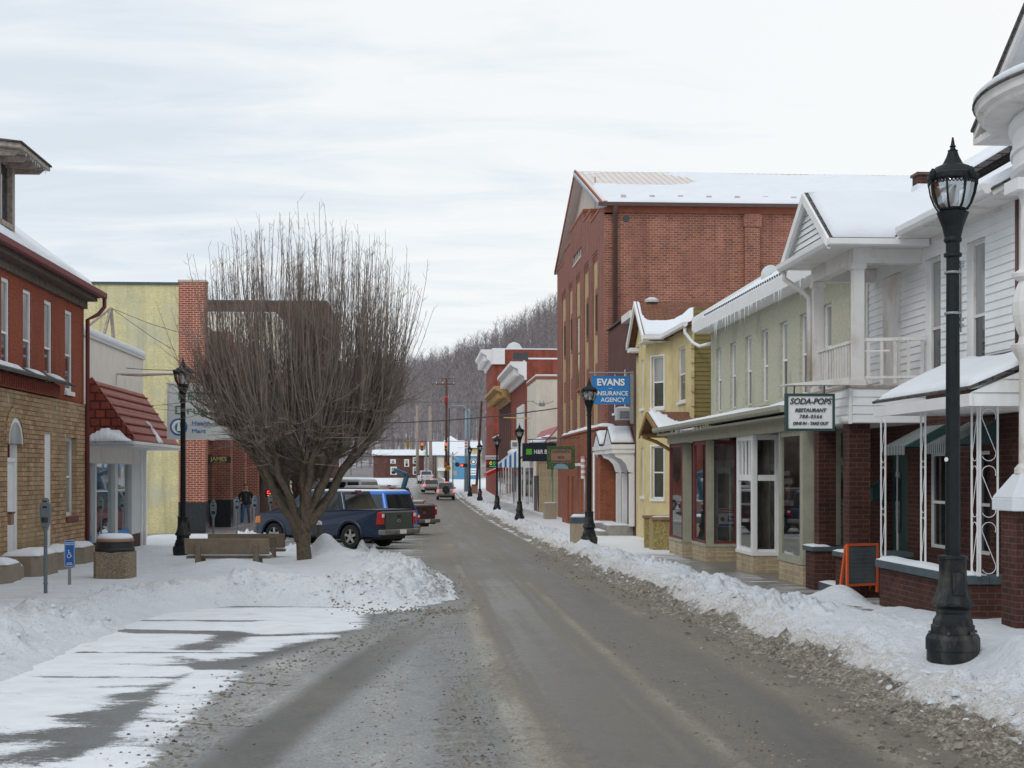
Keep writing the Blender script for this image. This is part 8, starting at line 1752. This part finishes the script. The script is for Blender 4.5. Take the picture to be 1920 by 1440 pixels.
def pickup(label, col, L=5.3, W=1.84, H=1.80, wr=.38, tonneau=True, tail='own', dirty=.5, bed_col=None, crane=False, flat=False, snow=False, loc=(0, 0, 0), rz=0):
    t = thing('pickup_truck', label, 'pickup truck', loc, rz); pm = col; x0 = -1.22; xf = x0 + L; xr, xfw = 0.0, L * .605; xfw = 3.2 if L < 5.5 else 3.5
    zb = .42; top = [(xf, .50), (xf + .0, .84), (xf - .12, 1.02), (xf - .55, 1.10), (xf - 1.25, 1.16), (x0 + 1.65, 1.18), (x0 + 1.6, 1.22), (x0 + .06, 1.20), (x0, 1.15)]
    b = body_mesh(arch_profile(top, xr, xfw, zb, wr + .10, x0, xf, wr)[::1], W); b.build('body', pm, t, local=True, bevel=.035)
    cabin(t, (xf - 1.25, xf - 1.95, x0 + 1.72, x0 + 1.45), 1.14, H, W - .12, W - .42, pm, pillars=((.08, .44), (.48, .86)), name='cab')
    if tonneau: MB().box(x0 + .06, x0 + 1.5, -W / 2 + .1, W / 2 - .1, 1.20, 1.235).build('tonneau_cover', M['plastic'], t, local=True, bevel=.02)
    tg = MB(); tg.box(x0 - .035, x0 + .02, -W / 2 + .24, W / 2 - .24, .60, 1.16); tgo = tg.build('tailgate', tail if tail != 'own' else pm, t, local=True, bevel=.02)
    b = MB(); b.box(x0 - .055, x0 - .034, -.10, .10, 1.0, 1.06); b.build('handle', M['plastic'], tgo, local=True)
    b = MB(); b.tube([(x0 - .036, .09 * math.cos(a), .88 + .035 * math.sin(a)) for a in frange(0, 6.28, 10)], .008, 4); b.build('emblem', M['chrome'], tgo, local=True)
    b = MB(); b.box(x0 - .20, x0 + .1, -W / 2 + .02, W / 2 - .02, .46, .62); b.build('bumper', M['bumper'], t, local=True, bevel=.04)
    MB().box(x0 - .21, x0 - .195, -.16, .16, .48, .61).build('number_plate', M['signwhite'], t, local=True)
    MB().box(xf - .1, xf + .08, -W / 2 + .04, W / 2 - .04, .42, .66).build('bumper', M['bumper'], t, local=True, bevel=.05)
    details(t, x0 - .01, W, .97, h=.40, wd=.17, plate=False)
    for s_ in (-1, 1):
        b = MB(); b.hexa([(xf - .28, s_ * (W / 2 - .02) - .05, .74), (xf - .0, s_ * (W / 2 - .10) - .1, .74), (xf - .0, s_ * (W / 2 - .10) + .06, .74), (xf - .28, s_ * (W / 2 - .02) + .0, .74), (xf - .28, s_ * (W / 2 - .02) - .05, .98), (xf - .06, s_ * (W / 2 - .10) - .1, .96), (xf - .06, s_ * (W / 2 - .10) + .06, .96), (xf - .28, s_ * (W / 2 - .02) + .0, .98)]); b.build('headlamp', M['amber'], t, local=True, bevel=.02)
        MB().box(xf - 1.75, xf - 1.60, s_ * (W / 2 - .06) - (.0 if s_ > 0 else .18), s_ * (W / 2 - .06) + (.18 if s_ > 0 else 0), 1.16, 1.34).build('mirror', M['plastic'], t, local=True, bevel=.03)
        for xc in (xr, xfw): # wheel-arch flares
            b = MB(); ra = wr + .10; pts = [(xc + (ra + .03) * math.cos(a), s_ * (W / 2 - .01), wr + (ra + .03) * math.sin(a)) for a in frange(math.pi * 1.02, -.02 * math.pi, 14)]; b.tube(pts, .045, 6); b.build('wheel_arch', pm, t, local=True, smooth=True)
        MB().box(xr + .6, xfw - .6, s_ * (W / 2 - .02) - .06, s_ * (W / 2 - .02) + .06, .36, .43).build('side_step', M['plastic'], t, local=True, bevel=.02)
    for x, s_ in ((xr, 1), (xr, -1), (xfw, 1), (xfw, -1)): wheel(t, x, s_ * (W / 2 - .13), wr, side=s_)
    MB().box(x0 + .2, xf - .3, -W / 2 + .3, W / 2 - .3, .30, .55).build('underbody', M['plastic'], t, local=True)
    b = MB(); b.box(x0 + 1.60, x0 + 1.66, -.13, .13, H - .02, H + .03); b.build('high_brake_lamp', M['lens'], t, local=True)
    if snow: snow_on(t, x0 + 1.8, xf - 2.0, W - .5, H, .04)
    return t
def suv(label, col, L=4.6, W=1.80, H=1.75, wr=.36, cat='car', name='parked_car', rails=False, lit=False, spare=False, low=False, snow=0, tint='glass', loc=(0, 0, 0), rz=0, roofcol=None, hood_z=1.02, dglass=None):
    t = thing(name, label, cat, loc, rz); x0 = -.95; xf = x0 + L; xr, xfw = 0, L * .58; zb = .36; belt = H * .58
    if low: top = [(xf, .45), (xf, .66), (xf - .15, .80), (xf - 1.05, .90), (x0 + .75, .96), (x0 + .1, .94), (x0, .80)]; cp = (xf - 1.0, xf - 1.75, x0 + 1.25, x0 + .5); zc = .90
    else: top = [(xf, .45), (xf, .78), (xf - .12, .92), (xf - .5, hood_z), (xf - 1.1, belt + .04), (x0 + .05, belt + .04), (x0, belt - .1)]; cp = (xf - 1.1, xf - 1.65, x0 + .32, x0 + .05); zc = belt
    b = body_mesh(arch_profile(top, xr, xfw, zb, wr + .08, x0, xf, wr), W); b.build('body', col, t, local=True, bevel=.05)
    c_ = cabin(t, cp, zc, H, W - .08, W - .36, roofcol or col, glass=tint, pillars=((.04, .26), (.30, .56), (.60, .88)), name='cabin', bev=.07)
    b = MB(); b.box(x0 - .10, x0 + .1, -W / 2 + .06, W / 2 - .06, .42, .60); b.build('bumper', M['bumper'] if not low else col, t, local=True, bevel=.05)
    MB().box(xf - .1, xf + .08, -W / 2 + .06, W / 2 - .06, .38, .60).build('bumper', M['bumper'] if not low else col, t, local=True, bevel=.05)
    details(t, x0 - .005, W, .84 if not low else .78, lit, h=.24 if not low else .16, wd=.16 if not low else .3, zp=.66)
    for s_ in (-1, 1):
        MB().box(xf - .22, xf - .02, s_ * (W / 2 - .24) - .12, s_ * (W / 2 - .24) + .12, .66, .80).build('headlamp', M['signwhite'], t, local=True, bevel=.03)
        MB().box(xf - 1.45, xf - 1.32, s_ * (W / 2 - .03) - (.0 if s_ > 0 else .16), s_ * (W / 2 - .03) + (.16 if s_ > 0 else 0), zc + .04, zc + .18).build('mirror', col if not lit else M['plastic'], t, local=True, bevel=.03)
        if rails: b = MB(); b.tube([(x0 + .5, s_ * (W / 2 - .25), H), (x0 + .6, s_ * (W / 2 - .25), H + .06), (xf - 2.0, s_ * (W / 2 - .25), H + .06), (xf - 1.85, s_ * (W / 2 - .25), H)], .022, 6); b.build('roof_rail', M['plastic'], t, local=True)
    for x, s_ in ((xr, 1), (xr, -1), (xfw, 1), (xfw, -1)): wheel(t, x, s_ * (W / 2 - .12), wr, w=.21, side=s_)
    MB().box(x0 + .2, xf - .3, -W / 2 + .3, W / 2 - .3, .22, .50).build('underbody', M['plastic'], t, local=True)
    if spare: b = MB(); b.tube([(x0 - .02, 0, .98), (x0 - .24, 0, .98)], .34, 24); b.build('spare_wheel', M['rubber'], t, local=True, bevel=.04); MB().tube([(x0 - .241, 0, .98), (x0 - .25, 0, .98)], .22, 20).build('wheel_cover', M['plastic'], t, local=True)
    if lit: MB().box(cp[2] - .12, cp[2] - .02, -.12, .12, H - .09, H - .04).build('high_brake_lamp', M['brake'], t, local=True)
    if snow: snow_on(t, cp[2] + .05, cp[1] - .05, W - .5, H, snow); snow_on(t, xf - .95, xf - .1, W - .4, (hood_z if not low else .86) - .02, snow * .6) if snow > .06 else None
    return t
PG = 'cars parked nose-in along the left kerb'
PA = R(143)
def park(px_tail, Y):  # tail right-hand corner seen at px -> rear axle position
    hx_, hy_ = math.cos(PA), math.sin(PA); X = onY(px_tail, Y)
    ax = X - hy_ * 0 + hx_ * 1.22 - hy_ * .85 * 1; ay = Y + hy_ * 1.22 + hx_ * .85
    return ax, ay
hx_, hy_ = math.cos(PA), math.sin(PA)
def place(X_, Y_): return (X_, Y_, G(Y_) + .02)
blue = paint('dark_blue_paint', (0.006, 0.018, 0.052), .28, (0.04, 0.048, 0.065)); tailm = paint('salt_dulled_tailgate', (0.045, 0.06, 0.065), .6, (0.12, 0.12, 0.11))
p1 = pickup('dark blue pickup with dull tailgate, parked nearest, behind the bare tree', blue, L=5.3, H=1.80, tail=tailm, loc=place(-1.60, 47.9), rz=PA); p1['group'] = PG
bbl = paint('bright_blue_paint', (0.025, 0.19, 0.72), .3, (0.07, 0.12, 0.2))
q = suv('bright blue wagon with dusted roof just behind the dark blue pickup', bbl, L=4.8, H=1.80, W=1.85, loc=place(-1.25, 52.6), rz=PA, hood_z=1.05, snow=.035); q['group'] = PG
q = suv('maroon roofed car with roof rails, third from the camera', paint('maroon_paint_car', (0.10, 0.012, 0.015), .35), L=4.7, H=1.80, rails=True, loc=place(-2.2, 56.4), rz=PA, snow=.02); q['group'] = PG
q = suv('navy car with roof rails just before the brown pickup', paint('navy_paint', (0.015, 0.03, 0.07), .35), L=4.6, H=1.74, rails=True, loc=place(-2.6, 60.2), rz=PA, snow=.02); q['group'] = PG
bro = paint('brown_paint', (0.05, 0.022, 0.022), .5, (0.085, 0.06, 0.052))
q = pickup('muddy dark brown pickup whose tail juts out behind the blue wagon', bro, L=5.7, H=1.85, wr=.40, tail=bro, tonneau=False, loc=place(-.75, 61.4), rz=PA); q['group'] = PG
q = suv('silver hatchback with dark rear window between brown pickup and white utility truck', paint('silver_paint', (0.42, 0.43, 0.43), .4), L=4.4, H=1.80, loc=place(-2.1, 68.6), rz=PA); q['group'] = PG
# utility truck with crane
wp = paint('dirty_white_paint', (0.48, 0.47, 0.45), .5, (0.22, 0.17, 0.15))
q = pickup('white utility truck with blue folded crane on its bed', wp, L=5.9, H=1.95, wr=.41, tonneau=False, tail=paint('rusty_white_tailgate', (0.40, 0.38, 0.37), .6, (0.19, 0.13, 0.12)), loc=place(-1.15, 76.5), rz=PA); q['group'] = PG
M['cranebl'] = mk('crane_blue', (0.05, 0.13, 0.20), .6, .2, 3)
b = MB(); b.box(-.5, -.2, -.15, .15, 1.2, 1.5); b.bar((-.35, 0, 1.4), (-.75, 0, 2.55), .16, .20); b.bar((-.75, 0, 2.5), (.05, .0, 2.75), .16, .2); b.tube([(-.45, .1, 1.5), (-.65, .1, 2.2)], .04, 6); b.build('crane', M['cranebl'], q, local=True)
wh2 = paint('white_paint_van', (0.55, 0.56, 0.58), .4)
van = suv('tall pale van parked past the white utility truck', wh2, L=5.4, H=2.25, W=1.95, name='parked_van', cat='van', loc=place(-3.4, 88), rz=PA, snow=.05); van['group'] = PG
for i, (x, y, lab, c_, kw) in enumerate(((-3.3, 72.2, 'snow-roofed black car low between the tree limb and silver hatchback', (0.015, 0.015, 0.018), dict(low=True, H=1.45, snow=.10)), (-3.6, 80.5, 'snow-topped dark car left of the pale van', (0.02, 0.03, 0.05), dict(H=1.6, snow=.10)), (-4.2, 84.4, 'snow-topped grey car farthest left in the parked row', (0.10, 0.10, 0.11), dict(low=True, H=1.45, snow=.12)),
                                        (-1.6, 104, 'white car with dark windows past the pale van', (0.55, 0.56, 0.58), dict(H=1.7, snow=.03)), (-2.0, 112, 'dark green car low behind the white one', (0.02, 0.05, 0.03), dict(low=True, H=1.45, snow=.08)), (-2.0, 121, 'pale grey car near the far end of the parked row', (0.35, 0.36, 0.37), dict(H=1.6, snow=.05)))):
    q = suv(lab, paint('car_paint_%d' % i, c_, .4), loc=place(x, y), rz=PA, **kw); q['group'] = PG
SA = R(90)
q = suv('silver off-roader with spare wheel on its tail, brake lights glowing', paint('silver_grey_paint', (0.40, 0.40, 0.39), .4), L=4.1, H=1.72, W=1.74, wr=.37, lit=True, spare=True, name='moving_car', loc=place(onY(836, 142), 142.9), rz=SA)
q = suv('white car with red brake lights left of the silver off-roader', paint('white_car_paint', (0.62, 0.63, 0.65), .35), L=4.4, H=1.50, W=1.78, wr=.33, lit=True, name='moving_car', loc=(onY(808, 166), 167, hz(923.5, onY(808, 166), 166)), rz=SA + .08)
q = pickup('distant white pickup crossing ahead of the white car', paint('far_white_paint', (0.62, 0.63, 0.65), .4), L=5.3, loc=(onY(800, 205), 206, hz(907, onY(800, 205), 205)), rz=SA + .1, tonneau=False)
# ================================================================ BARE TREE
def grow_tree(name, label, seed, scale=1.0, shoots=1.0):
    rn = random.Random(seed); t = thing(name, label, 'tree', (0, 0, 0)); tr = MB(); cr_ = MB()
    def env(r):  # crown top height over radius
        return np.interp(r, [0, .9, 1.6, 2.2, 2.6, 2.95, 3.3, 3.6], [8.2, 8.1, 7.8, 7.4, 6.8, 5.9, 4.6, 3.4])
    def path(p, d, L, n, up, wob, rn=rn):
        P = [Vector(p)]; d = Vector(d).normalized()
        for i in range(n):
            d = (d + Vector((rn.gauss(0, wob), rn.gauss(0, wob), rn.gauss(0, wob * .4))) + Vector((0, 0, up))).normalized(); P.append(P[-1] + d * (L / n))
        return P
    # trunk splitting low into heavy limbs
    tr.tube([(0, 0, -.5), (0.0, 0, 0), (-.03, 0, .35), (-.03, 0, .75), (-.05, 0, 1.0)], [.25, .20, .185, .21, .17], 12)
    limbs = [(-158, .95, 1.0, 2.2, 3.5), (180, .72, 1.15, 2.45, 4.1), (-60, .55, 1.1, 1.1, 3.3), (18, .78, .95, 1.9, 3.3), (-8, .95, 1.0, 2.25, 3.8), (95, .6, 1.0, 1.5, 3.3), (55, .62, 1.0, 1.9, 3.3), (130, .62, 1.0, 1.9, 3.2), (-95, .35, 1.1, .6, 3.2), (-125, .6, 1.0, 1.5, 3.0), (-30, .5, 1.0, 1.6, 3.4)]
    tips = []
    for az, lean, z0, rad, zt_ in limbs:
        a = R(az + rn.uniform(-6, 6)); d = Vector((math.cos(a), math.sin(a), 0)); n = 9; P = []
        for i in range(n + 1):
            s_ = i / n; r_ = rad * (s_ ** .92); z = .55 + (zt_ - .55) * (s_ ** .88) ; P.append(d * r_ + Vector((-.03 + rn.gauss(0, .05 + .03 * s_), rn.gauss(0, .05 + .03 * s_), z + rn.gauss(0, .05))))
        ra = [.125 * (1 - .68 * i / n) + .012 for i in range(n + 1)]; tr.tube(P, [q_ * .92 for q_ in ra], 8)
        for k in range(13):   # secondary limbs
            s_ = .52 + .48 * (k + rn.random()) / 13.01; i = min(n - 1, int(s_ * n)); p = P[i].lerp(P[i + 1], s_ * n - i)
            th_ = a + rn.gauss(0, 1.15); dd = Vector((math.cos(th_), math.sin(th_), rn.uniform(-.1, 1.1))); L = rn.uniform(.35, 1.0) * (.7 + .5 * s_)
            Q = path(p, dd, L, 5, .10, .16); tr.tube(Q, [.042 * (1 - .65 * j / 5) for j in range(6)], 5); tips.append((Q, a))
        tips.append((P[5:], a)); tips.append((P[6:], a))
    # long upright shoots
    nsh = 0
    for Q, a in tips:
        m = int((8 if rn.random() < .7 else 13) * shoots)
        for k in range(m):
            s_ = rn.uniform(.25, 1); j = min(len(Q) - 2, int(s_ * (len(Q) - 1))); p = Q[j].lerp(Q[j + 1], s_ * (len(Q) - 1) - j)
            r0 = math.hypot(p.x, p.y); az = math.atan2(p.y, p.x) + rn.gauss(0, .55)
            out = rn.random(); d = Vector((math.cos(az), math.sin(az), 0)) * (.15 + .85 * out) + Vector((0, 0, rn.uniform(.45, 1.5)))
            top = float(env(min(3.5, r0 + .35 + .5 * out))) * rn.uniform(.62, 1.03); L = max(.5, (top - p.z) * rn.uniform(.85, 1.06)); L = min(L, 5.2)
            n = max(5, int(L / .45)); S = path(p, d, L, n, (.38 if out < .85 else .16), .065)
            w0 = .0050 + .0020 * L; cr_.tube(S, [w0 * (1 - .78 * i / n) + .0018 for i in range(n + 1)], 3, cap=False); nsh += 1
            for i in range(1, n):      # side twigs and spurs
                for _ in range(2 if rn.random() < .75 else 1):
                    q = S[i] + (S[i + 1] - S[i]) * rn.random(); aa = rn.uniform(0, 6.28); l = rn.uniform(.08, .34) * (1.4 if rn.random() < .2 else 1); dd = Vector((math.cos(aa), math.sin(aa), rn.uniform(.5, 1.8))).normalized()
                    e_ = q + dd * l; sd_ = dd.cross(Vector((0, 0, 1))).normalized() * .0042; mid = q + dd * l * .5 + Vector((0, 0, -.01)); cr_.poly([q - sd_, q + sd_, mid + sd_ * .8, e_, mid - sd_ * .8])
    # low sideways sprays
    for Q, a in tips:
        for k in range(int(3 * shoots)):
            p = Q[rn.randrange(1, len(Q))]; az = math.atan2(p.y, p.x) + rn.gauss(0, .7); d = Vector((math.cos(az), math.sin(az), rn.uniform(-.15, .8))); L = rn.uniform(.4, 1.4)
            S = path(p, d, L, 6, .02, .10); cr_.tube(S, [.009 * (1 - .8 * i / 6) + .0018 for i in range(7)], 3, cap=False)
            for i in range(1, 6):
                for _ in range(2): q = S[i]; aa = rn.uniform(0, 6.28); l = rn.uniform(.1, .45); dd = Vector((math.cos(aa), math.sin(aa), rn.uniform(-.4, .9))).normalized(); e_ = q + dd * l; sd_ = dd.orthogonal().normalized() * .0038; cr_.poly([q - sd_, q + sd_, e_])
    tr.build('trunk', M['bark'], t, smooth=True, local=True, uv=False); cr_.build('crown', M['twig'], t, local=True, uv=False)
    return t
tree = grow_tree('bare_tree', 'big bare tree with upright shoots rising from the snow mound by the benches', 11)
ty = 34.2; tx = onY(571, ty); tree.location = (tx, ty, hz(1052, tx, ty)); tree.scale = (.87, .87, .98)
t2 = copy_tree(tree); t2['label'] = 'second bare tree farther down the left kerb, behind the parked cars'; t2.location = (-7.0, 84, G(84) + .1); t2.rotation_euler.z = 2.1; t2.scale = (.95, .95, .85)
t3 = copy_tree(tree); t3['label'] = 'third bare tree far off near the crossing, left of the traffic lights'; t3.location = (-9.5, 128, G(128)); t3.rotation_euler.z = 4.0; t3.scale = (.95, .95, .9)
for k in (tree, t2, t3): k['group'] = 'bare pollarded trees along the left kerb'
# stake behind the tree
sk = thing('wooden_stake', 'short brown stake with snow right behind the tree trunk', 'stake', (onY(598, 36.5), 36.5, 0)); x = onY(598, 36.5); MB().tube([(x, 36.5, hz(1030, x, 36.5) - .3), (x, 36.5, hz(984, x, 36.5))], [.07, .06], 8).build('post', M['bark'], sk); MB().lathe([(.07, 0), (.08, .05), (.03, .1)], (x, 36.5, hz(984, x, 36.5)), 8).build('snow_cap', M['snow'], sk, smooth=True)
# ================================================================ WOODED HILL
fm = MB(); rn = random.Random(3); tv, tf = [], []
def ftri(a, b_, c): k = len(tv); tv.extend((a, b_, c)); tf.append((k, k + 1, k + 2))
def ftree(x, y, z, h, nb, thick):
    tw = rn.gauss(0, .03) * h; q0 = (x, y, z - 1); top = (x + tw, y, z + h)
    w = thick; k = len(tv); tv.extend(((x - w, y, z - 1), (x + w, y, z - 1), (x + tw * .6 + w * .5, y, z + h * .6), (x + tw * .6 - w * .5, y, z + h * .6))); tf.append((k, k + 1, k + 2, k + 3)); ftri((x + tw * .6 - w * .5, y, z + h * .6), (x + tw * .6 + w * .5, y, z + h * .6), top)
    for i in range(nb):
        s_ = rn.uniform(.28, 1) ** .8; px_, pz_ = x + tw * s_, z + h * s_; a = rn.uniform(0, 6.28); l = h * rn.uniform(.12, .34) * (1.25 - .7 * s_); el = rn.uniform(.35, 1.25)
        ex, ey, ez = px_ + l * math.cos(a) * math.cos(el), y + l * math.sin(a) * math.cos(el), pz_ + l * math.sin(el); ww = thick * .34
        ftri((px_ - ww, y, pz_), (px_ + ww, y, pz_), (ex, ey, ez))
        for _ in range(3):
            u = rn.uniform(.3, 1); qx, qy, qz = px_ + (ex - px_) * u, y + (ey - y) * u, pz_ + (ez - pz_) * u; a2 = rn.uniform(0, 6.28); l2 = l * rn.uniform(.25, .6); e2 = rn.uniform(.2, 1.3)
            ftri((qx - ww * .6, qy, qz), (qx + ww * .6, qy, qz), (qx + l2 * math.cos(a2) * math.cos(e2), qy + l2 * math.sin(a2) * math.cos(e2), qz + l2 * math.sin(e2)))
def scatter(n, y0, y1, p0, p1, h0, h1, nb, th_):
    for i in range(n):
        y = y0 + (y1 - y0) * rn.random(); px = rn.uniform(p0, p1); x = onY(px, y); z = float(hillz(np.array(x), np.array(y))); ftree(x, y, z, rn.uniform(h0, h1), nb, th_ * rn.uniform(.7, 1.4))
scatter(420, 290, 380, 560, 1075, 11, 17, 16, .16)
scatter(900, 380, 520, 540, 1100, 11, 17, 18, .17)
scatter(1100, 520, 640, 520, 1120, 10, 16, 18, .17)
scatter(260, 600, 625, 520, 1120, 10, 17, 24, .14)
scatter(500, 300, 640, -200, 520, 11, 16, 10, .2); scatter(350, 300, 640, 1120, 2000, 11, 16, 10, .2)
me = bpy.data.meshes.new('hill_woods'); me.from_pydata(tv, [], tf); me.materials.append(M['hilltwig']); fo = bpy.data.objects.new('hill_woods', me); C.objects.link(fo)
tag(fo, 'bare grey-brown winter woods covering the hill behind the town', 'woods', kind='stuff')
# ================================================================ PERSON
def person(loc, rz, label):
    t = bpy.data.meshes.new('p'); V = [(0, 0, .98), (0, .01, 1.15), (0, .02, 1.33), (0, .01, 1.47), (0, -.005, 1.55), (0, -.015, 1.66), (0, -.01, 1.76)]; E_ = [(i, i + 1) for i in range(6)]; Rr = [(.17, .125), (.18, .135), (.185, .12), (.095, .075), (.064, .066), (.090, .112), (.076, .095)]
    def add(p, r, par): V.append(p); Rr.append((r, r)); E_.append((par, len(V) - 1)); return len(V) - 1
    for s_ in (-1, 1):
        h = add((s_ * .10, 0, .90), .115, 0); k = add((s_ * .13, -.03, .50), .084, h); a = add((s_ * .15, .02, .10), .060, k); f = add((s_ * .14, -.04, .045), .045, a); add((s_ * .155, -.15, .035), .036, f)
        sh_ = add((s_ * .20, .01, 1.41), .068, 2 if False else 3); el = add((s_ * .27, .05, 1.13), .048, sh_); wr_ = add((s_ * .20, -.12 if s_ < 0 else -.02, .93 if s_ > 0 else 1.02), .032, el)
        pm = add((s_ * .19, -.17 if s_ < 0 else -.04, .86 if s_ > 0 else 1.0), .034, wr_)
        bx2, by2, bz2 = V[pm]; down = Vector((0, -.02, -1)) if s_ > 0 else Vector((0, -.9, -.3)).normalized()
        for q in range(4):
            o_ = (q - 1.5) * .02; L_ = (.070, .082, .078, .062)[q]; b0 = add((bx2 + (0 if s_ > 0 else o_), by2 + (o_ if s_ > 0 else 0) + down.y * .035, bz2 + down.z * .035), .0095, pm); b1 = add((V[b0][0] + s_ * -.004, V[b0][1] + down.y * L_ * .5, V[b0][2] + down.z * L_ * .5), .0088, b0); add((V[b1][0] - s_ * .014, V[b1][1] + down.y * L_ * .4, V[b1][2] + down.z * L_ * .4), .0078, b1)
        th_ = add((bx2 - s_ * .028, by2 - .028, bz2 + .012), .011, pm); add((V[th_][0] - s_ * .012, V[th_][1] - .012 + down.y * .02, V[th_][2] + down.z * .035), .0095, th_)
    t.from_pydata(V, E_, []); o = bpy.data.objects.new('person', t); C.objects.link(o)
    sk_ = o.modifiers.new('s', 'SKIN'); 
    for i, v in enumerate(t.skin_vertices[0].data): v.radius = Rr[i]; v.use_root = (i == 0)
    ss_ = o.modifiers.new('u', 'SUBSURF'); ss_.levels = 2; ss_.render_levels = 2
    me2 = bpy.data.meshes.new_from_object(o.evaluated_get(bpy.context.evaluated_depsgraph_get())); bpy.data.objects.remove(o)
    for m_ in ('jacket', 'jeans', 'skin', 'shoe'): me2.materials.append(M[m_])
    for p in me2.polygons:
        c = p.center; arm = abs(c.x) > .16 and c.z < 1.3
        if c.z > 1.50: mi = 2
        elif arm and ((c.x > 0 and c.z < .925) or (c.x < 0 and c.y < -.135)): mi = 2
        elif c.z > .90 or (arm and c.z > .7): mi = 0
        elif c.z < .085: mi = 3
        else: mi = 1
        p.material_index = mi; p.use_smooth = True
    o = bpy.data.objects.new('person', me2); C.objects.link(o); o.location = loc; o.rotation_euler.z = rz; o.scale = (1.14, 1.12, 1.0); tag(o, label, 'person')
    def kid(b, n_, m_): x_ = b.build(n_, m_, None, smooth=True, uv=False); x_.parent = o; return x_
    h = MB(); h.lathe([(.07, 1.80), (.095, 1.765), (.103, 1.72), (.100, 1.69)][::-1], (0, .018, 0), 16); h.lathe([(.001, 1.845), (.05, 1.83), (.085, 1.79), (.098, 1.75)][::-1], (0, .012, 0), 16); kid(h, 'hair', M['hair'])
    f = MB()
    for s_ in (-1, 1): f.lathe([(.002, -.008), (.009, 0), (.002, .008)], (s_ * .030, -.105, 1.70), 8, mi=0); f.lathe([(.002, -.03), (.014, -.01), (.016, .01), (.004, .03)], (s_ * .086, -.005, 1.69), 8, mi=1)
    f.tube([(0, -.10, 1.71), (0, -.122, 1.675), (0, -.105, 1.665)], [.008, .014, .010], 6, mi=1); f.tube([(-.025, -.104, 1.635), (0, -.109, 1.632), (.025, -.104, 1.635)], .006, 5, mi=2)
    x_ = f.build('face', [M['glass'], M['skin'], M['lens']], None, smooth=True, uv=False); x_.parent = o
    c = MB(); c.lathe([(.085, 1.44), (.092, 1.49), (.078, 1.52), (.070, 1.50)], (0, 0, 0), 16); kid(c, 'collar', M['jacket'])
    z = MB(); z.box(-.004, .004, -.150, -.128, 1.0, 1.42); kid(z, 'zip', M['steel'])
    return o
MB().box(-9.29, -9.18, onX(449, -9.2), onX(473, -9.2), G(72), 2.3).build('doorway_surround', M['cream'], yb)
pY = 66.0; px_ = onY(461, pY)
person((px_, pY, hz(985, px_, pY)), R(12), 'man in black jacket and blue jeans standing by the granite shopfront')
